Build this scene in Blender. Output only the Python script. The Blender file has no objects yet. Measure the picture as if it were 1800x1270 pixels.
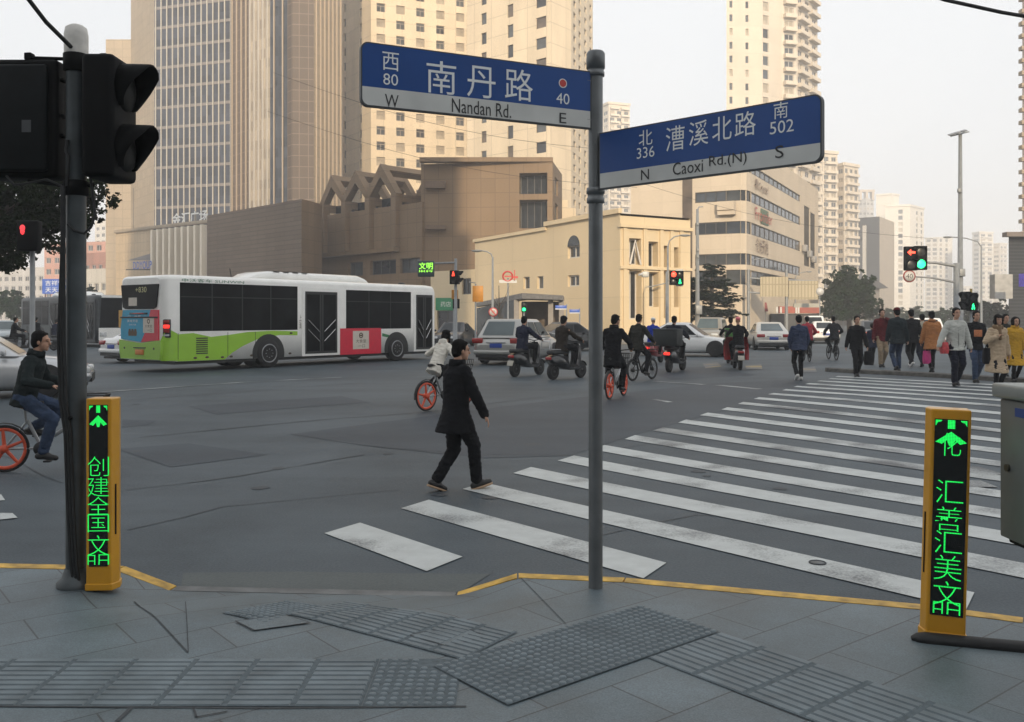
import bpy, bmesh, math, random
from mathutils import Vector as V, Matrix, Euler

random.seed(7)
SC = bpy.context.scene
COL = SC.collection
R = math.radians

# ------------------------------------------------------------------ camera, sky, sun, exposure
F, ZC = 1600.0, 1.87            # focal length in photo pixels, eye height above the near carriageway
cam = bpy.data.cameras.new('camera'); cam_o = bpy.data.objects.new('camera', cam); COL.objects.link(cam_o)
cam.sensor_width = 36; cam.lens = 32; cam.shift_y = -75 / 1800
cam.clip_start = 0.1; cam.clip_end = 6000
cam_o.location = (0, 0, ZC); cam_o.rotation_euler = (R(90), 0, 0)
SC.camera = cam_o

SUN_EL, SUN_DIR = 19.0, V((0.05, -1.0))          # the sun stands low, straight behind the camera
W = bpy.data.worlds.new('World'); SC.world = W; W.use_nodes = True
wn, wl = W.node_tree.nodes, W.node_tree.links
sky = wn.new('ShaderNodeTexSky'); sky.sky_type = 'NISHITA'; sky.sun_disc = False
sky.sun_elevation = R(SUN_EL); sky.sun_rotation = math.atan2(SUN_DIR.x, SUN_DIR.y)
sky.air_density = 1.0; sky.dust_density = 7.0; sky.ozone_density = 1.0
hs = wn.new('ShaderNodeHueSaturation'); hs.inputs['Saturation'].default_value = 0.22
veil = wn.new('ShaderNodeMix'); veil.data_type = 'RGBA'; veil.inputs[0].default_value = .72; veil.inputs[7].default_value = (6.0, 6.2, 6.42, 1)      # the milky winter haze over the sky
wl.new(sky.outputs[0], hs.inputs['Color']); wl.new(hs.outputs[0], veil.inputs[6]); wl.new(veil.outputs[2], wn['Background'].inputs[0])
wn['Background'].inputs[1].default_value = 0.15
sun = bpy.data.lights.new('sun', 'SUN'); sun.energy = 3.6; sun.angle = R(0.6); sun.color = (1.0, 0.81, 0.56)
sun_o = bpy.data.objects.new('sun', sun); COL.objects.link(sun_o)
_s = V((SUN_DIR.x, SUN_DIR.y, 0)).normalized() * math.cos(R(SUN_EL)) + V((0, 0, math.sin(R(SUN_EL))))
sun_o.rotation_euler = _s.to_track_quat('Z', 'Y').to_euler()
SC.view_settings.view_transform = 'Standard'; SC.view_settings.look = 'None'
SC.cycles.volume_bounces = 2
SC.view_settings.exposure = 0.30; SC.view_settings.gamma = 1

# ------------------------------------------------------------------ ground shape and photo measurements
def gz(y):
    t = min(1, max(0, (y - 9) / 11)); return 0.2 * t * t * (3 - 2 * t)      # the carriageway crowns gently towards the junction
def P(px, py, Y): return V(((px - 900) / F * Y, Y, ZC - (py - 560) / F * Y))
def G(px, py, off=0.0):
    Y = 10.0
    for _ in range(80): Y = .5 * Y + .5 * F * (ZC - gz(Y) - off) / (py - 560)
    return V(((px - 900) / F * Y, Y, gz(Y) + off))
def GY(px, Y): return V(((px - 900) / F * Y, Y, gz(Y)))
def lin(h):
    h = h.lstrip('#'); c = [int(h[i:i + 2], 16) / 255 for i in (0, 2, 4)]
    return tuple(x / 12.92 if x <= .04045 else ((x + .055) / 1.055) ** 2.4 for x in c)

# ------------------------------------------------------------------ materials
MATS = {}
def mk(name, col, rough=.6, metal=0.0, var=.12, scale=6.0, bump=0.0, bscale=60.0, emit=0.0, spec=.5, coat=0.0, detail=3.0):
    if name in MATS: return MATS[name]
    m = bpy.data.materials.new(name); m.use_nodes = True; MATS[name] = m
    nt = m.node_tree; b = nt.nodes['Principled BSDF']; L = nt.links
    b.inputs['Roughness'].default_value = rough; b.inputs['Metallic'].default_value = metal
    b.inputs['Specular IOR Level'].default_value = spec; b.inputs['Coat Weight'].default_value = coat
    c = tuple(col)
    tc = nt.nodes.new('ShaderNodeTexCoord')
    if var > 0:
        n = nt.nodes.new('ShaderNodeTexNoise'); n.inputs['Scale'].default_value = scale; n.inputs['Detail'].default_value = detail
        L.new(tc.outputs['Object'], n.inputs['Vector'])
        r = nt.nodes.new('ShaderNodeValToRGB'); L.new(n.outputs['Fac'], r.inputs[0])
        r.color_ramp.elements[0].position = .3; r.color_ramp.elements[1].position = .7
        r.color_ramp.elements[0].color = tuple(x * (1 - var) for x in c) + (1,)
        r.color_ramp.elements[1].color = tuple(min(1, x * (1 + var)) for x in c) + (1,)
        L.new(r.outputs[0], b.inputs['Base Color'])
    else:
        b.inputs['Base Color'].default_value = c + (1,)
    if emit:
        b.inputs['Emission Color'].default_value = c + (1,); b.inputs['Emission Strength'].default_value = emit
    if bump:
        n2 = nt.nodes.new('ShaderNodeTexNoise'); n2.inputs['Scale'].default_value = bscale; n2.inputs['Detail'].default_value = 4
        L.new(tc.outputs['Object'], n2.inputs['Vector'])
        bp = nt.nodes.new('ShaderNodeBump'); bp.inputs['Strength'].default_value = bump; bp.inputs['Distance'].default_value = .02
        L.new(n2.outputs['Fac'], bp.inputs['Height']); L.new(bp.outputs[0], b.inputs['Normal'])
    return m

def wallmat(name, col, bw=3.0, bh=3.0, mortar=.02, mcol=.6, var=.08, rough=.65, offset=0.0, spec=.3, stain=.12):
    """cladding with panel joints, laid out along each wall (position along the wall, height)"""
    if name in MATS: return MATS[name]
    m = bpy.data.materials.new(name); m.use_nodes = True; MATS[name] = m
    nt = m.node_tree; N = nt.nodes.new; L = nt.links; b = nt.nodes['Principled BSDF']
    g = N('ShaderNodeNewGeometry'); sx = N('ShaderNodeSeparateXYZ'); L.new(g.outputs['True Normal'], sx.inputs[0])
    ng = N('ShaderNodeMath'); ng.operation = 'MULTIPLY'; ng.inputs[1].default_value = -1; L.new(sx.outputs[1], ng.inputs[0])
    cx = N('ShaderNodeCombineXYZ'); L.new(ng.outputs[0], cx.inputs[0]); L.new(sx.outputs[0], cx.inputs[1])
    d = N('ShaderNodeVectorMath'); d.operation = 'DOT_PRODUCT'; L.new(g.outputs['Position'], d.inputs[0]); L.new(cx.outputs[0], d.inputs[1])
    sp = N('ShaderNodeSeparateXYZ'); L.new(g.outputs['Position'], sp.inputs[0])
    uv = N('ShaderNodeCombineXYZ'); L.new(d.outputs['Value'], uv.inputs[0]); L.new(sp.outputs[2], uv.inputs[1])
    br = N('ShaderNodeTexBrick'); br.offset = offset; br.squash = 1; L.new(uv.outputs[0], br.inputs['Vector'])
    br.inputs['Scale'].default_value = 1; br.inputs['Brick Width'].default_value = bw; br.inputs['Row Height'].default_value = bh
    br.inputs['Mortar Size'].default_value = mortar; br.inputs['Mortar Smooth'].default_value = .1
    c = tuple(col)
    br.inputs['Color1'].default_value = tuple(x * (1 - var) for x in c) + (1,)
    br.inputs['Color2'].default_value = tuple(min(1, x * (1 + var)) for x in c) + (1,)
    br.inputs['Mortar'].default_value = tuple(x * mcol for x in c) + (1,)
    n = N('ShaderNodeTexNoise'); n.inputs['Scale'].default_value = .35; n.inputs['Detail'].default_value = 5
    st = N('ShaderNodeVectorMath'); st.operation = 'MULTIPLY'; st.inputs[1].default_value = (1, 1, .25)
    L.new(g.outputs['Position'], st.inputs[0]); L.new(st.outputs[0], n.inputs['Vector'])
    mr = N('ShaderNodeMapRange'); mr.inputs[1].default_value = .3; mr.inputs[2].default_value = .7
    mr.inputs[3].default_value = 1 - stain; mr.inputs[4].default_value = 1 + stain * .5; L.new(n.outputs['Fac'], mr.inputs[0])
    mx = N('ShaderNodeVectorMath'); mx.operation = 'SCALE'; L.new(br.outputs['Color'], mx.inputs[0]); L.new(mr.outputs[0], mx.inputs['Scale'])
    L.new(mx.outputs[0], b.inputs['Base Color'])
    b.inputs['Roughness'].default_value = rough; b.inputs['Specular IOR Level'].default_value = spec
    return m

def glassmat(name, col, rough=.08, spec=.6):
    return mk(name, col, rough=rough, var=.35, scale=.8, spec=spec, coat=.0)

# ------------------------------------------------------------------ mesh builder
class MB:
    def __init__(s, M=None): s.v = []; s.f = []; s.m = []; s.s = []; s.M = M or Matrix(); s.c = 0; s.sm = False
    def mi(s, i): s.c = i; return s
    def add(s, vs, fs, smooth=None):
        o = len(s.v); s.v += [s.M @ V(p) for p in vs]
        for f in fs:
            s.f.append([i + o for i in f]); s.m.append(s.c); s.s.append(s.sm if smooth is None else smooth)
    def box(s, x0, x1, y0, y1, z0, z1):
        vs = [(x, y, z) for z in (z0, z1) for y in (y0, y1) for x in (x0, x1)]
        s.add(vs, [(0, 2, 3, 1), (4, 5, 7, 6), (0, 1, 5, 4), (2, 6, 7, 3), (0, 4, 6, 2), (1, 3, 7, 5)], False)
    def cbox(s, c, d, b=.01, seg=2):
        bm = bmesh.new(); bmesh.ops.create_cube(bm, size=1)
        for v in bm.verts: v.co = V((v.co.x * d[0], v.co.y * d[1], v.co.z * d[2])) + V(c)
        bmesh.ops.bevel(bm, geom=bm.edges[:], offset=min(b, min(d) * .45), segments=seg, profile=.5, affect='EDGES')
        bm.verts.ensure_lookup_table(); bm.verts.index_update()
        s.add([v.co for v in bm.verts], [[v.index for v in f.verts] for f in bm.faces], True); bm.free()
    def quad(s, a, b, c, d): s.add([a, b, c, d], [(0, 1, 2, 3)], False)
    def poly(s, pts): s.add(pts, [tuple(range(len(pts)))], False)
    def prism(s, pts, a, b, axis='z'):
        def q(p, w): return {'z': (p[0], p[1], w), 'x': (w, p[0], p[1]), 'y': (p[0], w, p[1])}[axis]
        n = len(pts); vs = [q(p, a) for p in pts] + [q(p, b) for p in pts]
        s.add(vs, [tuple(range(n)), tuple(range(2 * n - 1, n - 1, -1))] + [(i, (i + 1) % n, n + (i + 1) % n, n + i) for i in range(n)], False)
    def loft(s, rings, caps=True, smooth=True):
        n = len(rings[0]); vs = [p for r in rings for p in r]; fs = []
        for k in range(len(rings) - 1):
            for i in range(n): fs.append((k * n + i, k * n + (i + 1) % n, (k + 1) * n + (i + 1) % n, (k + 1) * n + i))
        s.add(vs, fs, smooth)
        if caps: s.add(rings[0], [tuple(range(n))], False); s.add(rings[-1], [tuple(range(n))], False)
    def tube(s, pts, r, n=8, caps=True):
        pts = [V(p) for p in pts]; rr = r if isinstance(r, (list, tuple)) else [r] * len(pts); rings = []; up = None
        for i, p in enumerate(pts):
            d = (pts[min(i + 1, len(pts) - 1)] - pts[max(i - 1, 0)]).normalized()
            if up is None: up = V((0, 0, 1)) if abs(d.z) < .9 else V((0, 1, 0))
            u = d.cross(up); u = u.normalized() if u.length > 1e-6 else V((1, 0, 0)); w = d.cross(u).normalized()
            rings.append([p + (u * math.cos(2 * math.pi * k / n) + w * math.sin(2 * math.pi * k / n)) * rr[i] for k in range(n)])
        s.loft(rings, caps)
    def cyl(s, a, b, r, r2=None, n=12): s.tube([a, b], [r, r if r2 is None else r2], n)
    def lathe(s, prof, n=16, c=(0, 0, 0), axis='z'):
        def q(r, h, t):
            x, y = r * math.cos(t), r * math.sin(t)
            return V(c) + {'z': V((x, y, h)), 'x': V((h, x, y)), 'y': V((x, h, y))}[axis]
        s.loft([[q(max(r, 1e-4), h, 2 * math.pi * k / n) for k in range(n)] for r, h in prof])
    def ell(s, c, r, n=10, M=None):
        rings = []
        for j in range(n + 1):
            th = math.pi * (j / n) * .998 + .003
            ring = []
            for k in range(n + 2):
                ph = 2 * math.pi * k / (n + 2)
                p = V((r[0] * math.sin(th) * math.cos(ph), r[1] * math.sin(th) * math.sin(ph), r[2] * math.cos(th)))
                ring.append(V(c) + (M @ p if M else p))
            rings.append(ring)
        s.loft(rings)
    def torus(s, c, R0, r, axis='x', n=24, m=8, sx=1.0):
        rings = []
        for i in range(n + 1):
            t = 2 * math.pi * i / n; ring = []
            for j in range(m):
                a = 2 * math.pi * j / m; rad = R0 + r * math.cos(a); h = r * sx * math.sin(a)
                x, y = rad * math.cos(t), rad * math.sin(t)
                ring.append(V(c) + {'x': V((h, x, y)), 'y': V((x, h, y)), 'z': V((x, y, h))}[axis])
            rings.append(ring)
        s.loft(rings, False)
    def build(s, name, mats, parent=None, loc=None, recalc=True):
        me = bpy.data.meshes.new(name); me.from_pydata([tuple(p) for p in s.v], [], s.f)
        for m in (mats if isinstance(mats, (list, tuple)) else [mats]): me.materials.append(m)
        me.polygons.foreach_set('material_index', s.m); me.polygons.foreach_set('use_smooth', s.s)
        if recalc and len(s.f) < 60000:
            bm = bmesh.new(); bm.from_mesh(me); bmesh.ops.recalc_face_normals(bm, faces=bm.faces[:]); bm.to_mesh(me); bm.free()
        me.update()
        return link(name, me, parent, loc)

def link(name, me, parent=None, loc=None):
    o = bpy.data.objects.new(name, me); COL.objects.link(o)
    if parent: o.parent = parent
    if loc is not None: o.location = loc
    return o
def tag(o, label, cat, group=None):
    o['label'] = label; o['category'] = cat
    if group: o['group'] = group
    return o
def thing(name, label, cat, loc=(0, 0, 0), rz=0.0, group=None):
    o = bpy.data.objects.new(name, None); COL.objects.link(o); o.empty_display_size = .2
    o.location = loc; o.rotation_euler = (0, 0, rz); return tag(o, label, cat, group)
def struct(o): o['kind'] = 'structure'; return o
def head(d): return math.atan2(-d[0], d[1])        # rotation that turns +y to the direction d

def text_mesh(s, thin=0.0):
    cu = bpy.data.curves.new('lettering', 'FONT'); cu.body = s; cu.size = 1; cu.offset = thin; cu.resolution_u = 3
    ob = bpy.data.objects.new('lettering', cu); COL.objects.link(ob)
    dg = bpy.context.evaluated_depsgraph_get(); dg.update()
    me = bpy.data.meshes.new_from_object(ob.evaluated_get(dg)); bpy.data.objects.remove(ob); bpy.data.curves.remove(cu)
    return me
def text(s, m, parent, o, u, v, w=None, h=.1, name='lettering', thin=0.0, cut=None, bold=0):
    """lettering centred on o, running along u, upright along v; fitted to the width w and height h"""
    me = text_mesh(s, thin); xs = [p.co.x for p in me.vertices]; ys = [p.co.y for p in me.vertices]
    x0, x1, y0, y1 = min(xs), max(xs), min(ys), max(ys); sy = h / (y1 - y0); sx = sy if w is None else w / (x1 - x0)
    if cut is not None:
        bm = bmesh.new(); bm.from_mesh(me)
        bmesh.ops.bisect_plane(bm, geom=bm.verts[:] + bm.edges[:] + bm.faces[:], plane_co=(0, y0 + (y1 - y0) * cut, 0), plane_no=(0, 1, 0), clear_inner=True)
        bm.to_mesh(me); bm.free()
    u, v, o = V(u).normalized(), V(v).normalized(), V(o)
    for p in me.vertices:
        p.co = o + u * ((p.co.x - (x0 + x1) / 2) * sx) + v * ((p.co.y - (y0 + y1) / 2) * sy)
    me.materials.clear(); me.materials.append(m); me.update()
    return link(name, me, parent)
# ------------------------------------------------------------------ carriageway
def asphalt(name, c0, c1, blue=1.0):
    m = bpy.data.materials.new(name); m.use_nodes = True; nt = m.node_tree; N = nt.nodes.new; L = nt.links; b = nt.nodes['Principled BSDF']
    g = N('ShaderNodeNewGeometry')
    def noise(sc, det, dist=0):
        n = N('ShaderNodeTexNoise'); n.inputs['Scale'].default_value = sc; n.inputs['Detail'].default_value = det; n.inputs['Distortion'].default_value = dist
        L.new(g.outputs['Position'], n.inputs['Vector']); return n
    big, fine, grit = noise(.26, 6, .8), noise(3.0, 5), noise(52, 2)
    st = N('ShaderNodeVectorMath'); st.operation = 'MULTIPLY'; st.inputs[1].default_value = (.18, 1.6, 1)      # tyre wear along the traffic
    L.new(g.outputs['Position'], st.inputs[0])
    wear = N('ShaderNodeTexNoise'); wear.inputs['Scale'].default_value = .9; wear.inputs['Detail'].default_value = 4; L.new(st.outputs[0], wear.inputs['Vector'])
    def mth(op, a, bb):
        k = N('ShaderNodeMath'); k.operation = op
        for i, x in enumerate((a, bb)):
            if isinstance(x, float): k.inputs[i].default_value = x
            else: L.new(x, k.inputs[i])
        return k.outputs[0]
    s = mth('ADD', mth('MULTIPLY', big.outputs['Fac'], .62), mth('ADD', mth('MULTIPLY', fine.outputs['Fac'], .16), mth('ADD', mth('MULTIPLY', grit.outputs['Fac'], .50), mth('MULTIPLY', wear.outputs['Fac'], .3))))
    r = N('ShaderNodeValToRGB'); r.color_ramp.elements[0].position = .55; r.color_ramp.elements[1].position = .97
    r.color_ramp.elements[0].color = tuple(c0) + (1,); r.color_ramp.elements[1].color = tuple(c1) + (1,)
    L.new(s, r.inputs[0]); L.new(r.outputs[0], b.inputs['Base Color']); b.inputs['Roughness'].default_value = .62; b.inputs['Specular IOR Level'].default_value = .4
    bp = N('ShaderNodeBump'); bp.inputs['Strength'].default_value = .5; bp.inputs['Distance'].default_value = .006
    L.new(grit.outputs['Fac'], bp.inputs['Height']); L.new(bp.outputs[0], b.inputs['Normal'])
    return m
ASPH = asphalt('asphalt', (.020, .031, .040), (.076, .098, .114))
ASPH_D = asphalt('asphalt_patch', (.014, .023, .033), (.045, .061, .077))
CONC = asphalt('gutter_concrete', (.046, .058, .060), (.088, .104, .106))

ys = [-120, -40, -10, 0, 4] + [5 + .25 * i for i in range(70)] + [24, 28, 34, 45, 60, 90, 140, 250, 500, 1150]
xs = [-700, -400, -200, -80, -40, -20, -10, -5, 0, 5, 10, 20, 40, 80, 200, 400, 700]
mb = MB(); vs = [(x, y, gz(y)) for y in ys for x in xs]; nx = len(xs)
mb.add(vs, [(j * nx + i, j * nx + i + 1, (j + 1) * nx + i + 1, (j + 1) * nx + i) for j in range(len(ys) - 1) for i in range(nx - 1)], True)
struct(mb.build('road', ASPH, recalc=False))

def sheet(pts, lift, n=12):
    """a polygon of ground points, cut into bands so that it follows the crown of the road"""
    bm = bmesh.new(); bm.faces.new([bm.verts.new((p[0], p[1], 0)) for p in pts])
    y0, y1 = min(p[1] for p in pts), max(p[1] for p in pts); k = max(1, int((y1 - y0) / .3))
    for i in range(1, k):
        bmesh.ops.bisect_plane(bm, geom=bm.verts[:] + bm.edges[:] + bm.faces[:], plane_co=(0, y0 + (y1 - y0) * i / k, 0), plane_no=(0, 1, 0))
    bm.verts.index_update(); bm.verts.ensure_lookup_table()
    out = ([(v.co.x, v.co.y, gz(v.co.y) + lift) for v in bm.verts], [[v.index for v in f.verts] for f in bm.faces]); bm.free(); return out

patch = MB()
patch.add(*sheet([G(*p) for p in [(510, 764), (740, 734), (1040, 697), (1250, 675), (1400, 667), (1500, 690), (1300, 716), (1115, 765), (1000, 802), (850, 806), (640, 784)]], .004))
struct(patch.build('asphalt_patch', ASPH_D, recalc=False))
patch = MB(); patch.add(*sheet([G(*p) for p in [(215, 738), (275, 740), (260, 748), (215, 752)]], .004)); struct(patch.build('asphalt_patch', ASPH_D, recalc=False))
gut = MB(); gut.add(*sheet([G(*p) for p in [(322, 1008), (520, 1006), (700, 1009), (862, 1010), (812, 1042), (560, 1038), (318, 1034)]], .004)); struct(gut.build('gutter', CONC, recalc=False))

# sealed cracks, repair edges and drips on the carriageway
SEAL = asphalt('crack_sealant', (.020, .026, .032), (.055, .065, .075))
ck = MB(); rnd = random.Random(11)
def crack(pts, w):
    pts = [G(*p) for p in pts]; out = []
    for a, b in zip(pts, pts[1:]):
        k = max(2, int((b - a).length / .45))
        for i in range(k): out.append(a.lerp(b, i / k) + V((rnd.uniform(-.05, .05), rnd.uniform(-.05, .05), 0)))
    out.append(pts[-1])
    for a, b in zip(out, out[1:]):
        d = (b - a).normalized(); n = V((-d.y, d.x, 0)) * w * rnd.uniform(.2, .5); e = d * w * .2
        ck.add(*sheet([a + n - e, b + n + e, b - n + e, a - n - e], .0055))
for pts, w in (([(222, 862), (420, 838), (640, 800)], .035), ([(640, 784), (860, 800), (1010, 801)], .03), ([(240, 770), (520, 742), (760, 724), (1030, 690)], .05), ([(215, 705), (420, 690), (700, 668), (900, 664)], .05), ([(900, 745), (1035, 730), (1190, 715)], .035), ([(1085, 790), (1180, 775), (1380, 770), (1600, 800)], .02), ([(0, 800), (110, 850)], .02), ([(1250, 660), (1420, 655)], .05), ([(230, 930), (400, 890), (700, 862)], .02), ([(1060, 940), (1230, 905), (1450, 920)], .018)):
    crack(pts, w)
for i in range(24):
    p = G(rnd.uniform(120, 1700), rnd.uniform(665, 880)); r = rnd.uniform(.03, .10) * (1 if i % 5 else 2.0); m_ = 9
    ck.add(*sheet([p + V((r * math.cos(6.28 * k / m_) * rnd.uniform(.7, 1.2), r * math.sin(6.28 * k / m_) * rnd.uniform(.7, 1.3), 0)) for k in range(m_)], .0055))
struct(ck.build('asphalt_stain', SEAL, recalc=False))
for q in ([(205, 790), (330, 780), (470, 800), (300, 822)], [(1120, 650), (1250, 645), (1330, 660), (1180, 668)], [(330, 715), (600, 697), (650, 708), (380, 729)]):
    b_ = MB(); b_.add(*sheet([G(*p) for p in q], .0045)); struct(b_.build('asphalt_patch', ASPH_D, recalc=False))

def paintmat(name, col, wear=.5, road=(.10, .105, .11)):
    m = bpy.data.materials.new(name); m.use_nodes = True; nt = m.node_tree; N = nt.nodes.new; L = nt.links; b = nt.nodes['Principled BSDF']
    g = N('ShaderNodeNewGeometry')
    n1 = N('ShaderNodeTexNoise'); n1.inputs['Scale'].default_value = 55; n1.inputs['Detail'].default_value = 3; L.new(g.outputs['Position'], n1.inputs['Vector'])
    n2 = N('ShaderNodeTexNoise'); n2.inputs['Scale'].default_value = 1.1; n2.inputs['Detail'].default_value = 6; L.new(g.outputs['Position'], n2.inputs['Vector'])
    n3 = N('ShaderNodeTexNoise'); n3.inputs['Scale'].default_value = 6; n3.inputs['Detail'].default_value = 5; L.new(g.outputs['Position'], n3.inputs['Vector'])
    a = N('ShaderNodeMath'); a.operation = 'MULTIPLY'; a.inputs[1].default_value = .35; L.new(n1.outputs['Fac'], a.inputs[0])
    c = N('ShaderNodeMath'); c.operation = 'ADD'; L.new(a.outputs[0], c.inputs[0]); L.new(n2.outputs['Fac'], c.inputs[1])
    r = N('ShaderNodeValToRGB'); r.color_ramp.elements[0].position = .30 + wear * .5; r.color_ramp.elements[1].position = .52 + wear * .5
    r.color_ramp.elements[0].color = (1, 1, 1, 1); r.color_ramp.elements[1].color = (0, 0, 0, 1); L.new(c.outputs[0], r.inputs[0])
    mr = N('ShaderNodeMapRange'); mr.inputs[1].default_value = .3; mr.inputs[2].default_value = .7; mr.inputs[3].default_value = .88; mr.inputs[4].default_value = 1.04; L.new(n3.outputs['Fac'], mr.inputs[0])
    sc = N('ShaderNodeVectorMath'); sc.operation = 'SCALE'; sc.inputs[0].default_value = col; L.new(mr.outputs[0], sc.inputs['Scale'])
    mx = N('ShaderNodeMix'); mx.data_type = 'RGBA'; L.new(r.outputs[0], mx.inputs[0]); mx.inputs[6].default_value = tuple(road) + (1,); L.new(sc.outputs[0], mx.inputs[7])
    L.new(mx.outputs[2], b.inputs['Base Color']); b.inputs['Roughness'].default_value = .6
    return m
PAINT = paintmat('road_paint', (.49, .515, .505), .80); PAINT_W = paintmat('worn_road_paint', (.44, .46, .45), .55); YPAINT = paintmat('yellow_road_paint', (.36, .26, .08), .3)
E1, E2 = V((.645, -.765, 0)).normalized(), V((.53, .85, 0)).normalized()      # along a stripe, along the crossing
tips = [(-1.628, 7.894), (-1.089, 8.931), (-.539, 9.919), (.014, 10.87), (.586, 11.724), (1.10, 12.60), (1.67, 13.499), (2.222, 14.339), (2.778, 15.221), (3.331, 16.152),
        (3.902, 16.966), (4.441, 17.898), (5.016, 18.882), (5.608, 19.941), (6.246, 21.039), (6.832, 22.083), (7.414, 23.034), (8.049, 24.072), (8.662, 24.972), (9.209, 25.942)]
lens = [1.55, 3.15, 5.35, 6.2, 6.4, 6.4, 6.3, 6.2, 5.9, 5.2, 5.6, 5.4, 6.0, 6.0, 6.2, 6.2, 6.2, 6.0, 5.6, 5.0]
wid = [.47, .47, .43, .45, .45, .42, .42, .40, .42, .42, .40, .40, .40, .40, .40, .40, .40, .38, .38, .38]
zeb = MB()
for i, (t, l, w) in enumerate(zip(tips, lens, wid)):
    a = V((t[0], t[1], 0)); jit = random.uniform(-.03, .03)
    zeb.mi(1 if i in (7, 11) else 0).add(*sheet([a, a + E1 * l, a + E1 * (l + jit) + E2 * w, a + E2 * w + E1 * jit], .008))
struct(zeb.build('zebra_crossing', [PAINT, PAINT_W], recalc=False))
lm = MB()
def line(a, b, w, mi=0):
    a, b = G(*a), G(*b); d = (b - a).normalized(); n = V((-d.y, d.x, 0)) * w / 2
    lm.mi(mi).add(*sheet([a + n, b + n, b - n, a - n], .010))
line((165, 691), (425, 673), .13, 1); line((425, 673), (600, 664), .10, 1); line((1150, 671), (1238, 677), .22, 1); line((1262, 678), (1335, 685), .22, 1)
line((1150, 703), (1178, 708), .14, 1); line((1700, 822), (1745, 836), .3, 1); line((1700, 846), (1730, 858), .3, 1)
for q in ([(-60, 868), (2, 871), (9, 881), (-60, 887)], [(-60, 903), (22, 904), (31, 912), (-60, 922)]):
    lm.mi(0).add(*sheet([G(*p) for p in q], .010))
for q in ([(1235, 640), (1262, 638), (1268, 645), (1240, 648)], [(1310, 643), (1338, 641), (1340, 650), (1312, 650)], [(1410, 648), (1432, 645), (1436, 655), (1412, 655)]):
    lm.mi(2).add(*sheet([G(*p) for p in q], .010))
struct(lm.build('road_markings', [PAINT, PAINT_W, YPAINT], recalc=False))

# ------------------------------------------------------------------ pavement with dropped kerb
KP = [(-40, 7.0, .12), (-3.66, 6.51, .12), (-2.73, 6.44, .12), (-2.31, 6.30, .02), (-.37, 6.16, .02), (.04, 6.26, .12), (.77, 6.15, .12), (2.51, 5.58, .12), (3.0, 5.33, .12), (5, 4.1, .12), (9, 1.2, .12), (14, -3.5, .12), (26, -20, .12)]
def kerb_y(x):
    for a, b in zip(KP, KP[1:]):
        if x <= b[0]: return a[1] + (b[1] - a[1]) * (x - a[0]) / (b[0] - a[0])
    return KP[-1][1]
cl = lambda t: max(0.0, min(1.0, t))
def hp(x, y):
    return .12 - .10 * cl((x + 2.75) / .44) * cl((.05 - x) / .42) * cl((y - 5.35) / .75)
def pavemat():
    m = bpy.data.materials.new('paving_stone'); m.use_nodes = True; nt = m.node_tree; N = nt.nodes.new; L = nt.links; b = nt.nodes['Principled BSDF']
    g = N('ShaderNodeNewGeometry'); mp = N('ShaderNodeMapping'); mp.inputs['Rotation'].default_value = (0, 0, R(-38.5)); mp.inputs['Location'].default_value = (.13, .1, 0); L.new(g.outputs['Position'], mp.inputs[0])
    br = N('ShaderNodeTexBrick'); L.new(mp.outputs[0], br.inputs['Vector']); br.inputs['Scale'].default_value = 1
    br.inputs['Brick Width'].default_value = .80; br.inputs['Row Height'].default_value = .40; br.inputs['Mortar Size'].default_value = .0055; br.inputs['Mortar Smooth'].default_value = .3
    br.inputs['Color1'].default_value = (.094, .124, .140, 1); br.inputs['Color2'].default_value = (.114, .145, .161, 1); br.inputs['Mortar'].default_value = (.045, .05, .055, 1)
    n = N('ShaderNodeTexNoise'); n.inputs['Scale'].default_value = 1.3; n.inputs['Detail'].default_value = 7; n.inputs['Roughness'].default_value = .62; L.new(g.outputs['Position'], n.inputs['Vector'])
    n2 = N('ShaderNodeTexNoise'); n2.inputs['Scale'].default_value = 130; n2.inputs['Detail'].default_value = 2; L.new(g.outputs['Position'], n2.inputs['Vector'])
    mr = N('ShaderNodeMapRange'); mr.inputs[1].default_value = .3; mr.inputs[2].default_value = .7; mr.inputs[3].default_value = .58; mr.inputs[4].default_value = 1.28; L.new(n.outputs['Fac'], mr.inputs[0])
    mr2 = N('ShaderNodeMapRange'); mr2.inputs[1].default_value = .3; mr2.inputs[2].default_value = .7; mr2.inputs[3].default_value = .78; mr2.inputs[4].default_value = 1.2; L.new(n2.outputs['Fac'], mr2.inputs[0])
    k = N('ShaderNodeMath'); k.operation = 'MULTIPLY'; L.new(mr.outputs[0], k.inputs[0]); L.new(mr2.outputs[0], k.inputs[1])
    sc = N('ShaderNodeVectorMath'); sc.operation = 'SCALE'; L.new(br.outputs['Color'], sc.inputs[0]); L.new(k.outputs[0], sc.inputs['Scale']); L.new(sc.outputs[0], b.inputs['Base Color'])
    rr = N('ShaderNodeMapRange'); rr.inputs[3].default_value = .38; rr.inputs[4].default_value = .68; L.new(n.outputs['Fac'], rr.inputs[0]); L.new(rr.outputs[0], b.inputs['Roughness'])
    bp = N('ShaderNodeBump'); bp.inputs['Strength'].default_value = .25; bp.inputs['Distance'].default_value = .004; L.new(n2.outputs['Fac'], bp.inputs['Height']); L.new(bp.outputs[0], b.inputs['Normal'])
    return m
PAVE = pavemat()
GRIME = mk('joint_grime', (.045, .05, .055), .8, var=.3, scale=20)
mb = MB(); cols = [-40, -25, -14, -9, -6] + [-4 + .08 * i for i in range(64)] + [1.2 + .2 * i for i in range(12)] + [4, 5, 6.5, 9, 11.5, 14, 18, 22, 26]; rows = [0, .3, .6, .8, .88, .92] + [.93 + .005 * i for i in range(15)]
vs = []
for x in cols:
    e = kerb_y(x) - .12
    for t in rows:
        y = -22 + (e + 22) * t; vs.append((x, y, hp(x, y)))
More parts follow.
